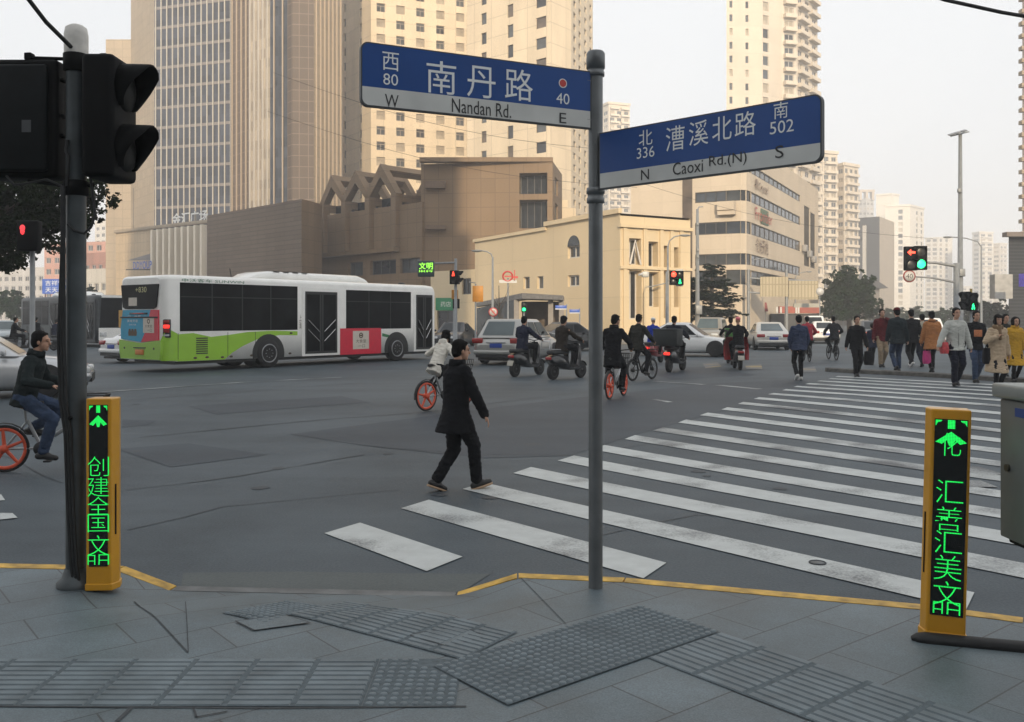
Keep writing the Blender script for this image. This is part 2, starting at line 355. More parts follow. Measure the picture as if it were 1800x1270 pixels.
nr = len(rows)
mb.add(vs, [(i * nr + j, (i + 1) * nr + j, (i + 1) * nr + j + 1, i * nr + j + 1) for i in range(len(cols) - 1) for j in range(nr - 1)], True)
PV = struct(mb.build('pavement', PAVE, recalc=False))
KY = mk('yellow_kerb_paint', (.50, .30, .045), .55, var=.45, scale=9, detail=6); KG = mk('kerb_stone', (.13, .135, .135), .7, var=.25, scale=7)
KB = MB(); prev = None
def kpt(i):
    x, y, z = KP[i]; a = KP[max(i - 1, 0)]; b = KP[min(i + 1, len(KP) - 1)]; d = V((b[0] - a[0], b[1] - a[1], 0)).normalized(); n = V((-d.y, d.x, 0)); return V((x, y, z)), n
for i in range(len(KP) - 1):
    (a, na), (b, nb) = kpt(i), kpt(i + 1); KB.mi(1 if i == 3 else 0)
    segs = max(1, int((b - a).length / .99)); 
    for k in range(segs):
        t0, t1 = k / segs, (k + 1) / segs; gapz = (b - a).normalized() * .006
        p, q = a.lerp(b, t0) + gapz, a.lerp(b, t1) - gapz; m0, m1 = na.lerp(nb, t0), na.lerp(nb, t1); w = .125
        U = V((0, 0, .004)); D = lambda v, zz: V((v.x, v.y, zz))
        c0, c1 = p - m0 * w + U, q - m1 * w + U; o0, o1 = p - m0 * .02 + U, q - m1 * .02 + U; f0, f1 = p - V((0, 0, .016)), q - V((0, 0, .016))
        KB.add([c0, c1, o1, o0, f1, f0, D(q, -.05), D(p, -.05), D(c1, -.05), D(c0, -.05)], [(0, 1, 2, 3), (3, 2, 4, 5), (5, 4, 6, 7), (0, 9, 8, 1), (0, 3, 5, 7, 9), (1, 8, 6, 4, 2)], False)
struct(KB.build('kerb', [KY, KG]))

# tactile paving: ribbed and studded tiles set into the pavement
TB = mk('tactile_groove', (.078, .100, .112), .8, var=.25, scale=30); TR = mk('tactile_rib', (.122, .154, .172), .55, var=.25, scale=5, bump=.2, bscale=200)
def on(p, dz): return V((p.x, p.y, hp(p.x, p.y) + dz))
def base_sheet(mb, o, d, n, L, Wd, k=6, lift=0.0):
    mb.mi(0)
    for i in range(k):
        for j in range(3):
            a, b, c, e = [o + d * (L * (i + u) / k) + n * (Wd * (j + v) / 3) for u, v in ((0, 0), (1, 0), (1, 1), (0, 1))]
            mb.quad(on(a, .0035 + lift), on(b, .0035 + lift), on(c, .0035 + lift), on(e, .0035 + lift))
def ribs(o, d, n, L, Wd, cnt, tile=.30, duty=.76, lift=0.0):
    mb = MB(); base_sheet(mb, o, d, n, L, Wd, max(2, int(L / .25)), lift); mb.mi(1)
    nt_ = max(1, round(L / tile)); tl = L / nt_; p = Wd / cnt; h = .0085 + lift
    for i in range(nt_):
        for j in range(cnt):
            a, b = o + d * (i * tl + .012), o + d * ((i + 1) * tl - .012); w0 = n * (j * p + p * (1 - duty) / 2); w1 = n * (j * p + p * (1 + duty) / 2); tp = n * .004
            vs = [on(a + w0, .002), on(b + w0, .002), on(b + w1, .002), on(a + w1, .002), on(a + w0 + tp + d * .006, h), on(b + w0 + tp - d * .006, h), on(b + w1 - tp - d * .006, h), on(a + w1 - tp + d * .006, h)]
            mb.add(vs, [(4, 5, 6, 7), (0, 1, 5, 4), (1, 2, 6, 5), (2, 3, 7, 6), (3, 0, 4, 7)], False)
    return struct(mb.build('ribbed_paving', [TB, TR], PV, recalc=False))
def studs(o, d, n, L, Wd, pitch=.05, clip=None, lift=0.0):
    mb = MB(); base_sheet(mb, o, d, n, L, Wd, max(2, int(L / .25)), lift); mb.mi(1); a = int(L / pitch); b = int(Wd / pitch)
    for i in range(a):
        for j in range(b):
            c = o + d * ((i + .5) * L / a) + n * ((j + .5) * Wd / b); m_ = 8
            if clip and not clip(c): continue
            vs = [on(c + V((math.cos(2 * math.pi * k / m_), math.sin(2 * math.pi * k / m_), 0)) * r_, z_) for r_, z_ in ((.019, .002 + lift), (.0165, .008 + lift), (.010, .0105 + lift)) for k in range(m_)]
            mb.add(vs, [(r_ * m_ + k, r_ * m_ + (k + 1) % m_, (r_ + 1) * m_ + (k + 1) % m_, (r_ + 1) * m_ + k) for r_ in (0, 1) for k in range(m_)] + [tuple(range(2 * m_, 3 * m_))], True)
    return struct(mb.build('studded_paving', [TB, TR], PV, recalc=False))
e1 = V((.635, -.772, 0)).normalized(); e2 = V((.772, .635, 0)).normalized()
Bp = V((1.157, 5.07, 0)); Ap = Bp - e1 * .6
studs(Bp - e2 * 1.52, e2, -e1, 1.52, .6, .0475, lift=.004)
ribs(Bp - e2 * .60, e1, e2, 3.0, .60, 10, .30)
ribs(V((-4.1, 4.10, 0)), V((1, 0, 0)), V((0, 1, 0)), 3.42, .57, 10, .31)
studs(V((-.674, 4.10, 0)), V((1, 0, 0)), V((0, 1, 0)), .42, .57, .0475, clip=lambda c: (c - (Bp - e2 * 1.52)).dot(e2) < -.02)
d3 = V((.825, -.565, 0)).normalized(); n3 = V((.565, .825, 0)).normalized()
ribs(V((-1.34, 5.40, 0)), d3, n3, 1.32, .50, 10, .24, lift=.0015)
studs(V((-1.63, 5.36, 0)) - d3 * .12, d3, n3, .38, .50, .045)
# sawn joints of the dropped kerb
jm = MB()
def joint(pts, w=.012):
    pts = [V((*p, 0)) for p in pts]
    for a, b in zip(pts, pts[1:]):
        d = (b - a).normalized(); n = V((-d.y, d.x, 0)) * w / 2; k = max(1, int((b - a).length / .15))
        for i in range(k):
            p, q = a.lerp(b, i / k), a.lerp(b, (i + 1) / k); jm.quad(on(p - n, .0042), on(q - n, .0042), on(q + n, .0042), on(p + n, .0042))
def PG(px, py):
    p = G(px, py, .12); return (p.x, p.y)
joint([PG(236, 1046), PG(330, 1148)], .009); joint([PG(326, 1042), PG(331, 1148)], .005); joint([PG(912, 1013), PG(995, 1098)], .005)
joint([PG(0, 1243), PG(470, 1246), PG(820, 1243)], .012)
joint([PG(340, 1246), PG(345, 1262), PG(400, 1252)], .01); joint([PG(230, 1246), PG(205, 1270)], .02)
for x0, y0 in ((-.9, 4.0), (-2.0, 3.9), (.1, 3.85)): pass
struct(jm.build('pavement_joint', GRIME, PV, recalc=False))
# cast covers let into the pavement
IRON = mk('cover_iron', (.105, .115, .12), .5, .3, var=.3, scale=12)
def cover(pts, label):
    c = V((sum(p[0] for p in pts) / 4, sum(p[1] for p in pts) / 4, 0)); t = thing('access_cover', label, 'access cover', (c.x, c.y, hp(c.x, c.y)))
    mb, fr = MB(), MB(); q = [V((p[0], p[1], 0)) for p in pts]
    L3 = lambda p, z: on(p, z) - V((c.x, c.y, hp(c.x, c.y)))
    mb.quad(*[L3(c.lerp(p, .93), .0065) for p in q])
    for a, b in zip(q, q[1:] + q[:1]):
        fr.quad(L3(a, .0085), L3(b, .0085), L3(c.lerp(b, .94), .0085), L3(c.lerp(a, .94), .0085))
    mb.build('lid', PAVE, t, recalc=False); fr.build('rim', GRIME, t, recalc=False)
cover([PG(412, 1094), PG(502, 1082), PG(547, 1097), PG(446, 1111)], 'small square access cover flush in the grey paving, left of the ribbed strip')
cover([PG(716, 1118), PG(812, 1102), PG(858, 1122), PG(784, 1139)], 'square access cover cut across the ribbed tactile strip')
mh = thing('manhole_cover', 'small round manhole cover on a white zebra stripe', 'manhole cover', G(1437, 992))
b_ = MB(); b_.lathe([(.001, .012), (.052, .014), (.055, .008)], 24); b_.build('lid', IRON, mh); b_ = MB(); b_.torus((0, 0, .012), .060, .006, 'z', 28, 6); b_.build('rim', GRIME, mh)
# low stone kerb of the refuge at the far end of the crossing
isl = MB(); pts = [G(1452, 654), G(1500, 657), G(1570, 660), G(1640, 664), G(1720, 669), G(1830, 676)]
rg = []
for i, p in enumerate(pts):
    w = .10 if i == 0 else .28; rg.append([p + V((0, 0, -.02)), p + V((.03, .02, .11)), p + V((.1, w, .13)), p + V((.1, w + .25, .12)), p + V((.1, w + .3, -.02))])
isl.loft(rg, True, False); struct(isl.build('refuge_kerb', mk('refuge_stone', (.085, .08, .072), .85, var=.4, scale=6, bump=.4, bscale=25)))
# ------------------------------------------------------------------ buildings
def xy(px, Y): return V(((px - 900) / F * Y, Y, 0))
def zt(py, Y): return ZC - (py - 560) / F * Y
def u_at(A, B, px):
    q = (px - 900) / F; d = (B - A).normalized(); return (q * A.y - A.x) / (d.x - q * d.y)
WIN_CACHE = {}
def window_mesh(w, h, pane, frame, style):
    k = (round(w, 2), round(h, 2), pane.name, frame.name, style)
    if k in WIN_CACHE: return WIN_CACHE[k]
    mb = MB(); t = min(.10, w * .09)
    if style == 'bare': t = min(.05, w * .05)
    mb.mi(0).quad((-w / 2, .02, -h / 2), (w / 2, .02, -h / 2), (w / 2, .02, h / 2), (-w / 2, .02, h / 2))
    mb.mi(1); d0, d1 = -.03, .06
    mb.box(-w / 2, -w / 2 + t, d0, d1, -h / 2, h / 2); mb.box(w / 2 - t, w / 2, d0, d1, -h / 2, h / 2)
    mb.box(-w / 2 + t, w / 2 - t, d0, d1, -h / 2, -h / 2 + t); mb.box(-w / 2 + t, w / 2 - t, d0, d1, h / 2 - t, h / 2)
    if style == 'tee':
        mb.box(-t / 2, t / 2, d0, d1, -h / 2 + t, h * .18); mb.box(-w / 2 + t, w / 2 - t, d0, d1, h * .18, h * .18 + t)
    elif style == 'mid': mb.box(-t / 2, t / 2, d0, d1, -h / 2 + t, h / 2 - t)
    elif isinstance(style, int):
        for i in range(1, style):
            x = -w / 2 + w * i / style; mb.box(x - t / 3, x + t / 3, d0, d1, -h / 2 + t, h / 2 - t)
    o = mb.build('window', [pane, frame]); me = o.data; bpy.data.objects.remove(o); WIN_CACHE[k] = me; return me
class Bld:
    def __init__(s, name, label, cat, loc, group=None):
        s.loc = V((loc[0], loc[1], 0)); s.o = thing(name, label, cat, s.loc, 0, group); s.T = Matrix.Translation(-s.loc); s.mb = MB(s.T); s.wins = []; s.n = 0
    def facade(s, A, B, z0, z1, rects=(), depth=.25, mi=0, win=True, style='tee', jitter=0, pane=None):
        A, B = V((A.x, A.y, 0)), V((B.x, B.y, 0)); d = (B - A).normalized(); n = V((d.y, -d.x, 0)); L = (B - A).length
        us = sorted({0, L} | {min(L, max(0, round(r[i], 3))) for r in rects for i in (0, 1)}); vs = sorted({z0, z1} | {min(z1, max(z0, round(r[i], 3))) for r in rects for i in (2, 3)})
        pt = lambda u, v, k=0: A + d * u - n * k + V((0, 0, v)); s.mb.mi(mi)
        rs = [tuple(round(x, 3) for x in r[:4]) for r in rects]
        for j in range(len(vs) - 1):
            v0, v1 = vs[j], vs[j + 1]; vm = (v0 + v1) / 2; act = [r for r in rs if r[2] < vm < r[3]]; run = None
            for i in range(len(us) - 1):
                um = (us[i] + us[i + 1]) / 2; hole = any(r[0] < um < r[1] for r in act)
                if not hole and run is None: run = us[i]
                if hole and run is not None:
                    s.mb.quad(pt(run, v0), pt(us[i], v0), pt(us[i], v1), pt(run, v1)); run = None
            if run is not None: s.mb.quad(pt(run, v0), pt(us[-1], v0), pt(us[-1], v1), pt(run, v1))
        for r in rs:
            u0, u1, v0, v1 = max(0, r[0]), min(L, r[1]), max(z0, r[2]), min(z1, r[3])
            if u1 - u0 < .05 or v1 - v0 < .05: continue
            s.mb.quad(pt(u0, v0), pt(u0, v0, depth), pt(u0, v1, depth), pt(u0, v1)); s.mb.quad(pt(u1, v0), pt(u1, v1), pt(u1, v1, depth), pt(u1, v0, depth))
            s.mb.quad(pt(u0, v0), pt(u1, v0), pt(u1, v0, depth), pt(u0, v0, depth)); s.mb.quad(pt(u0, v1), pt(u0, v1, depth), pt(u1, v1, depth), pt(u1, v1))
            if win: s.wins.append((pt((u0 + u1) / 2, (v0 + v1) / 2, depth - .03), u1 - u0, v1 - v0, math.atan2(d.y, d.x), style, pane))
    def shell(s, pts, z0, z1, specs, back=None, roof_mi=0, **kw):
        """visible facades from left to right, then plain walls round the back and a flat roof"""
        for (a, b), sp in zip(zip(pts, pts[1:]), specs):
            sp = dict(sp or {}); s.facade(a, b, z0, z1, **{**kw, **sp})
        c = [V((p.x, p.y, 0)) for p in pts] + [V((p.x, p.y, 0)) for p in (back or [])]
        k = len(pts) - 1
        for i in range(k, len(c)):
            a, b = c[i], c[(i + 1) % len(c)]; s.mb.mi(0).quad(a + V((0, 0, z0)), b + V((0, 0, z0)), b + V((0, 0, z1)), a + V((0, 0, z1)))
        s.mb.mi(roof_mi).poly([p + V((0, 0, z1)) for p in c])
    def done(s, wall, pane, frame, limit=100, name='wall'):
        mats = wall if isinstance(wall, list) else [wall]
        if s.mb.v: s.mb.build(name, mats, s.o, recalc=False)
        panes = pane if isinstance(pane, list) else [pane]
        rest = []
        for i, (c, w, h, rz, st, pn) in enumerate(s.wins):
            pm = pn or panes[(i * 7 + i // 3) % len(panes)]
            if i < limit:
                o = link('window', window_mesh(w, h, pm, frame, st), s.o, c - s.loc); o.rotation_euler.z = rz
            else: rest.append((c, w, h, rz, st, pm))
        if rest:
            bm = bmesh.new(); used = []
            for c, w, h, rz, st, pm in rest:
                me = window_mesh(w, h, pm, frame, st).copy(); me.transform(Matrix.Translation(c - s.loc) @ Matrix.Rotation(rz, 4, 'Z')); k = len(bm.faces)
                bm.from_mesh(me); bm.faces.ensure_lookup_table()
                if pm not in used: used.append(pm)
                for f in bm.faces[k:]: f.material_index = used.index(pm) if f.material_index == 0 else 15
                bpy.data.meshes.remove(me)
            for f in bm.faces:
                if f.material_index == 15: f.material_index = len(used)
            me = bpy.data.meshes.new('window'); bm.to_mesh(me); bm.free()
            for m in used + [frame]: me.materials.append(m)
            o = link('window', me, s.o); o['kind'] = 'stuff'
        return s.o
def grid(us, w, zs, h): return [(u - w / 2, u + w / 2, z - h / 2, z + h / 2) for z in zs for u in us]
def frange(a, b, st):
    out = []
    while a < b: out.append(a); a += st
    return out
G_DARK = glassmat('dark_glass', (.020, .024, .030), .12, .5); G_GREY = glassmat('grey_glass', (.06, .068, .075), .12, .5); G_BLIND = mk('curtained_glass', (.34, .29, .22), .25, var=.3, scale=.7)
G_BLUE = glassmat('blue_glass', (.045, .055, .07), .10, .6); G_BRONZE = glassmat('bronze_glass', (.10, .075, .055), .12, .5); FR_W = mk('white_frame', (.55, .52, .48), .5, var=.05); FR_D = mk('dark_frame', (.06, .055, .05), .5, var=.1); FR_T = mk('tan_frame', (.34, .27, .20), .5, var=.05)
CREAM = wallmat('cream_panels', (.66, .55, .40), 3.6, 2.95, .05, .72, .05, stain=.12); STONE = wallmat('tan_stone', (.36, .295, .22), 1.6, 1.6, .05, .75, .06, stain=.08)
BROWN = wallmat('brown_panels', (.20, .135, .080), 1.5, 1.5, .035, .72, .07, stain=.14); BROWN2 = wallmat('brown_strip_panels', (.175, .130, .095), 4.0, .5, .05, .74, .09, offset=.5, stain=.14)
FIN = mk('pale_fin', (.50, .46, .40), .45, .1, var=.05); FINT = mk('tan_fin', (.40, .32, .235), .5, var=.06)

# --- tall hotel, rear wing
A0, A1, A2 = xy(596, 186), xy(652, 174), xy(823, 181)
b = Bld('hotel_tower', 'cream hotel tower with five columns of square windows behind the left street sign', 'tower', A1)
zs = [zt(286, 176) + 2.95 * k for k in range(-3, 18)]
b.shell([A0, A1, A2], 0, 80, [dict(rects=grid([u_at(A0, A1, 606), u_at(A0, A1, 634)], 1.0, zs, 1.7), style='bare'), dict(rects=grid([u_at(A1, A2, p) for p in (669.5, 704, 739, 774, 809)], 1.7, zs, 1.65))], back=[xy(823, 181) + V((6, 30, 0)), xy(596, 186) + V((-4, 25, 0))])
b.done(CREAM, [G_BLIND, G_BLIND, G_GREY, G_BLIND, G_GREY, G_DARK], FR_T)
# --- hotel front wing
A0, A1, A2, A3 = xy(821, 141), xy(967, 130), xy(1004, 134), xy(1042, 150)
b = Bld('hotel_tower', 'cream faceted hotel tower rising right behind the sign post', 'tower', A1)
zs = [zt(266, 134) + 3.0 * k for k in range(-4, 18)]
ua = lambda p: u_at(A0, A1, p)
r1 = grid([ua(850.5)], 1.1, zs, 1.75) + grid([ua(897)], 1.15, zs, 1.9) + grid([ua(951)], 1.9, zs, 1.6)
r3 = grid([u_at(A2, A3, p) for p in (1010, 1019, 1029, 1038)], 1.5, [zt(380, 138) + 1.75 * k for k in range(0, 34)], .95)
b.shell([A0, A1, A2, A3], 0, 76, [dict(rects=r1, style='bare'), {}, dict(rects=r3, style='bare')], back=[A3 + V((-2, 22, 0)), A0 + V((2, 18, 0))])
b.done(CREAM, [G_BRONZE, G_DARK, G_GREY], FR_D)

# --- fin-clad office tower at the far left
A0, A1, A2 = xy(230, 172), xy(271, 160), xy(409, 155)
b = Bld('office_tower', 'tan office tower with a blue glass curtain wall of slender white fins', 'tower', A1)
ztop = 80
b.shell([A0, A1, A2], 0, ztop, [dict(mi=0), dict(mi=1)], back=[A2 + V((0, 30, 0)), A0 + V((0, 30, 0))])
b.done([STONE, wallmat('curtain_glass', (.036, .042, .058), 1.05, 1.75, .05, 1.5, .45, .10, spec=.7, stain=.3)], G_DARK, FR_D)
d = (A2 - A1).normalized(); n = V((d.y, -d.x, 0)); rz = math.atan2(d.y, d.x); L = (A2 - A1).length
f = MB(b.T)
for i in range(14):
    p = A1 + d * (L * (i + .3) / 13.6); f.M = b.T @ Matrix.Translation(p) @ Matrix.Rotation(rz, 4, 'Z'); f.box(-.085, .085, -.16, 0, 14, ztop)
f.build('fin', FIN, b.o)
f = MB(b.T)
for k in range(int((ztop - 14) / 3.5)):
    f.M = b.T @ Matrix.Translation(A1) @ Matrix.Rotation(rz, 4, 'Z'); f.box(.05, L, -.10, 0, 14 + 3.5 * k, 14.5 + 3.5 * k)
f.build('spandrel', mk('spandrel_grey', (.20, .18, .17), .5, var=.1), b.o)
f = MB(b.T); f.box(xy(210, 178).x, xy(231, 172).x, 172, 182, 0, zt(78, 175)); f.build('side_wing', STONE, b.o)
f = MB(b.T); f.box(xy(232, 170).x, xy(237, 170).x, 170.5, 171.5, 0, zt(330, 170)); f.build('duct', FR_D, b.o)
# --- rounded office tower with fins
pp = [(405, 152), (437, 147), (475, 144), (505, 143), (514, 141.5), (552, 142), (602, 150)]
pts = [xy(*p) for p in pp]
b = Bld('office_tower', 'rounded brown and glass office tower with pale and tan vertical fins, beside the hotel', 'tower', pts[2])
GC = wallmat('gold_reflection_glass', (.30, .25, .19), 1.0, 1.6, .04, 1.25, .30, .12, spec=.7, stain=.25); DKC = wallmat('dark_curtain_glass', (.035, .038, .045), .9, 1.6, .03, 1.6, .5, .10, spec=.7, stain=.3); BRP = wallmat('brown_tower_panels', (.115, .088, .068), 1.4, 1.7, .06, 1.9, .06, stain=.05)  # GC paints a gold reflection into the glass colour
b.shell(pts, 0, 78, [dict(mi=2), dict(mi=1), dict(mi=3), dict(mi=2), dict(mi=2), dict(mi=0)], back=[pts[-1] * 1.12 + V((-.6, 0, 0)), pts[0] * 1.12 + V((.6, 0, 0))])
b.done([STONE, GC, BRP, DKC], G_DARK, FR_D)
for k, (cnt, mt) in enumerate([(4, FINT), (5, FIN), (2, FINT), (0, FIN), (0, FIN), (7, FINT)]):
    if not cnt: continue
    a, c = pts[k], pts[k + 1]; dd = (c - a).normalized(); f = MB()
    for i in range(cnt):
        p = a.lerp(c, (i + .5) / cnt); f.M = b.T @ Matrix.Translation(p) @ Matrix.Rotation(math.atan2(dd.y, dd.x), 4, 'Z'); f.box(-.09, .09, -.2, 0, 10, 78)
    f.build('fin', mt, b.o)

# --- podium with white fins
A0, A1 = xy(204, 150), xy(368, 134); b = Bld('podium_building', 'low beige podium with a row of white fins behind the bus roof', 'building', A1)
A0b = A0.lerp(A1, .43)
b.shell([A0, A0b, A1], 0, zt(402, 142), [{}, dict(mi=1)], back=[A1 + V((0, 16, 0)), A0 + V((0, 16, 0))])
b.done([wallmat('beige_cladding', (.50, .39, .265), .9, 1.4, .05, .80, .05), wallmat('podium_glass', (.13, .12, .11), 1.2, 2, .05, .7, .2, .2)], G_DARK, FR_D)
dd = (A1 - A0).normalized(); f = MB()
for i in range(9):
    p = A0b.lerp(A1, (i + .5) / 9); f.M = b.T @ Matrix.Translation(p) @ Matrix.Rotation(math.atan2(dd.y, dd.x), 4, 'Z'); f.box(-.26, .26, -.9, 0, 0, zt(400, 138))
f.build('fin', mk('white_fin', (.70, .62, .50), .5, var=.05), b.o)
f = MB(b.T @ Matrix.Translation(A0 - b.loc * 0) @ Matrix.Rotation(math.atan2(dd.y, dd.x), 4, 'Z')); f.box(-.2, (A1 - A0).length, -.3, .3, zt(402, 142), zt(402, 142) + .5); f.build('parapet', STONE, b.o)
nn = V((dd.y, -dd.x, 0))
BLUE_S = mk('blue_sign', (.02, .09, .42), .4, var=.05); WH = mk('white_sign', (.72, .72, .70), .45, var=.05)
s = thing('shop_sign', 'blue raised letters on the beige podium above the bus', 'shop sign', xy(253, 143))
text('DDYOUP', BLUE_S, s, V((0, -.6, zt(467, 143))), dd, (0, 0, 1), 5.4, 1.25, thin=.02)
f = MB(); f.box(-2.7, 2.7, -.25, -.05, zt(467, 143) - .75, zt(467, 143) - .6); f.build('rail', FR_D, s)
f = MB(); f.prism([(-2.4, zt(458, 143)), (3.1, zt(440, 143)), (3.1, zt(458, 143))], -.3, -.1, 'y'); f.build('backboard', mk('grey_board', (.22, .21, .21), .6), s)
s = thing('rooftop_sign', 'big white rooftop characters above the podium fins', 'rooftop sign', xy(335, 139) + V((0, 0, zt(402, 142))))
text('金汇广场', WH, s, V((0, -.4, 1.3)), dd, (0, 0, 1), 9.5, 1.9, thin=.02)
f = MB()
for x in (-4, -1.4, 1.4, 4): f.cyl(V((0, -.2, 0)) + dd * x, V((0, -.3, 2.2)) + dd * x, .06, n=6)
f.build('bracket', FR_D, s)

# --- brown brutalist block: left wing, gabled frames, right block
A0, A1, A2 = xy(364, 114.5), xy(530, 98.5), xy(566, 103)
b = Bld('brown_block', 'low brown windowless block with stripe cladding behind the bus roof', 'building', A1)
b.shell([A0, A1, A2], 0, zt(350, 98.5), [dict(mi=0), dict(mi=1)], back=[A2 + V((-14, 14, 0)), A0 + V((6, 12, 0))]); b.done([BROWN2, BROWN], G_DARK, FR_D)
A0, A1 = xy(552, 110), xy(742, 95.6)
b = Bld('gabled_hall', 'brown concrete hall with three open gabled frames on its roof', 'building', A1)
z1 = zt(368, 102); ws = [(u_at(A0, A1, p0), u_at(A0, A1, p1), zt(481, 98), zt(455, 98)) for p0, p1 in ((612, 638), (651, 696), (703, 738))]
b.shell([A0, A1], 0, z1, [dict(rects=ws, style=3, depth=.4)], back=[A1 + V((6, 10, 0)), A0 + V((8, 12, 0))]); b.done(BROWN, [G_GREY, G_DARK], FR_D)
dd = (A1 - A0).normalized(); nn = V((dd.y, -dd.x, 0)); rz = math.atan2(dd.y, dd.x)
M0 = b.T @ Matrix.Translation(A0) @ Matrix.Rotation(rz, 4, 'Z'); uu = lambda p: u_at(A0, A1, p)
f = MB(M0)
f.box(uu(573), uu(702), -.7, 0, zt(448, 103), zt(441, 103)); f.build('ledge', BROWN, b.o)
vx = [uu(p) for p in (572, 610, 652, 698)]; pk = [uu(p) for p in (589, 631, 675)]; zv = zt(344, 100); zp = [zt(309, 104), zt(302, 101), zt(291, 98)]
for i in range(3):
    for k, (y0, y1) in enumerate(((-.55, .35), (6.2, 6.9))):
        f = MB(M0); a, c, e = vx[i], pk[i], vx[i + 1]; t = .85
        f.prism([(a - t * .55, zv), (c, zp[i] + .5), (e + t * .55, zv), (e - t * .5, zv), (c, zp[i] - .95), (a + t * .5, zv)], y0, y1, 'y'); f.build('gable_frame', BROWN, b.o)
    f = MB(M0); f.prism([(pk[i] - .5, zp[i] - .15), (pk[i], zp[i] + .45), (pk[i] + .5, zp[i] - .15), (pk[i], zp[i] - .75)], .36, 6.19, 'y'); f.build('ridge_beam', BROWN, b.o)
for i in range(4):
    f = MB(M0); f.box(vx[i] - .42, vx[i] + .42, -.55, .35, zt(440, 103), zv - .02); f.build('pier', BROWN, b.o)
    f = MB(M0); f.box(vx[i] - .4, vx[i] + .4, .36, 6.19, zv - .9, zv - .05); f.build('side_beam', BROWN, b.o)
f = MB(M0)
for i in range(3): f.box(vx[i] + .45, vx[i + 1] - .45, 1.2, 1.35, z1, z1 + (zv - z1) * .92)
f.build('clerestory', G_DARK, b.o)
A0, A1, A2 = xy(740, 96), xy(972, 94.5), xy(988, 103)
b = Bld('brown_block', 'tall brown panelled block with two stacked dark loggias at its right end', 'building', A1)
z1 = zt(286, 95); ua = lambda p: u_at(A0, A1, p)
rc = [(ua(913), ua(962), zt(342, 95), zt(305, 95)), (ua(913), ua(962), zt(402, 95), zt(352, 95))]
b.shell([A0, A1, A2], 0, z1, [dict(rects=rc, depth=1.4, style=4), dict(rects=[(2, 4.5, zt(345, 98), zt(315, 98)), (2, 4.5, zt(402, 98), zt(360, 98))], style='bare')], back=[A2 + V((-4, 18, 0)), A0 + V((0, 20, 0))])
b.done(BROWN, G_DARK, FR_D)
for p0, p1, q0, q1 in ((749, 783, 332, 320), (750, 784, 404, 397)): f = MB(b.T); f.box(A0.x + ua(p0), A0.x + ua(p1), A0.y - 1.1, A0.y - .1, zt(q0, 95.5), zt(q1, 95.5)); f.build('vent_slot', mk('vent_brown', (.13, .085, .055), .7), b.o)
f = MB(b.T); f.box(A0.x, A1.x, 94.42, 95.6, z1, z1 + .45); f.build('coping', BROWN, b.o)
b2 = Bld('stepped_annex', 'small pale stepped annex squeezed between the brown block and hotel', 'building', xy(1000, 106))
f = b2.mb
for p0, p1, q in ((972, 986, 338), (986, 998, 352), (998, 1012, 366)): f.box(xy(p0, 106).x, xy(p1, 106).x, 106, 112, 0, zt(q, 106))
b2.done(CREAM, G_DARK, FR_D)

# --- cream corner building
YEL = wallmat('cream_render', (.66, .53, .345), 7.0, 3.4, .025, .86, .03, stain=.07)
C0 = xy(1090, 65); L0 = xy(835, 86); dl = (C0 - L0).normalized(); dr = V((-dl.y, dl.x, 0)); dr = V((.86, .51, 0)).normalized(); R0 = C0 + dr * 6.6
b = Bld('corner_building', 'cream rendered corner building with an arched window, opposite the crossing', 'building', C0)
M1 = L0 + dl * u_at(L0, C0, 961); ul = lambda p: u_at(L0, C0, p); yl = lambda p: (L0 + dl * ul(p)).y
def rl(p0, p1, q0, q1): return (ul(p0), ul(p1), zt(q1, yl((p0 + p1) / 2)), zt(q0, yl((p0 + p1) / 2)))
zl = zt(420, 82); zh = zt(378, 66)
b.facade(L0, M1, 0, zl, [rl(920, 931, 487, 508), rl(944, 955, 486, 508)], style='bare')
ul2 = lambda p: u_at(M1, C0, p)
def rl2(p0, p1, q0, q1): return (ul2(p0), ul2(p1), zt(q1, yl((p0 + p1) / 2)), zt(q0, yl((p0 + p1) / 2)))
b.facade(M1, C0, 0, zh, [rl2(998, 1019, 432, 454), rl2(998, 1018, 484, 504)], style='mid')
ur = lambda p: u_at(C0, R0, p); zr = lambda q: zt(q, 66)
rects = [(ur(1106), ur(1127), zr(466), zr(420)), (ur(1140), ur(1157), zr(468), zr(424)), (ur(1106), ur(1128), zr(562), zr(476)), (ur(1141), ur(1158), zr(540), zr(478)), (ur(1167), ur(1176), zr(560), zr(430)), (ur(1183), ur(1193), zr(540), zr(432))]
b.facade(C0, R0, 0, zr(382), rects, depth=.7, style='mid')
b.mb.mi(0); bk = [R0 + V((-8, 14, 0)), L0 + V((6, 10, 0))]
for a, c, z in ((R0, bk[0], zh), (bk[0], bk[1], zl), (bk[1], L0, zl)): b.mb.quad(a, c, c + V((0, 0, z)), a + V((0, 0, z)))
b.mb.quad(M1 + V((0, 0, zl)), M1 + V((0, 0, zh)), M1 + V((5, 8, zh)), M1 + V((5, 8, zl)))
U = lambda p, z: V((p.x, p.y, z)); b.mb.poly([U(L0, zl), U(M1, zl), U(bk[0], zl), U(bk[1], zl)]); b.mb.poly([U(M1, zh), U(C0, zh), U(R0, zh), U(bk[0], zh)])
b.done(YEL, [G_DARK, G_GREY], FR_W)
rzl = math.atan2(dl.y, dl.x); rzr = math.atan2(dr.y, dr.x)
f = MB(b.T @ Matrix.Translation(C0) @ Matrix.Rotation(rzr, 4, 'Z'))
for p in (1098, 1133, 1162, 1180, 1197): f.box(ur(p) - .16, ur(p) + .16, -.12, 0, 0, zr(400))
f.build('pilaster', YEL, b.o)
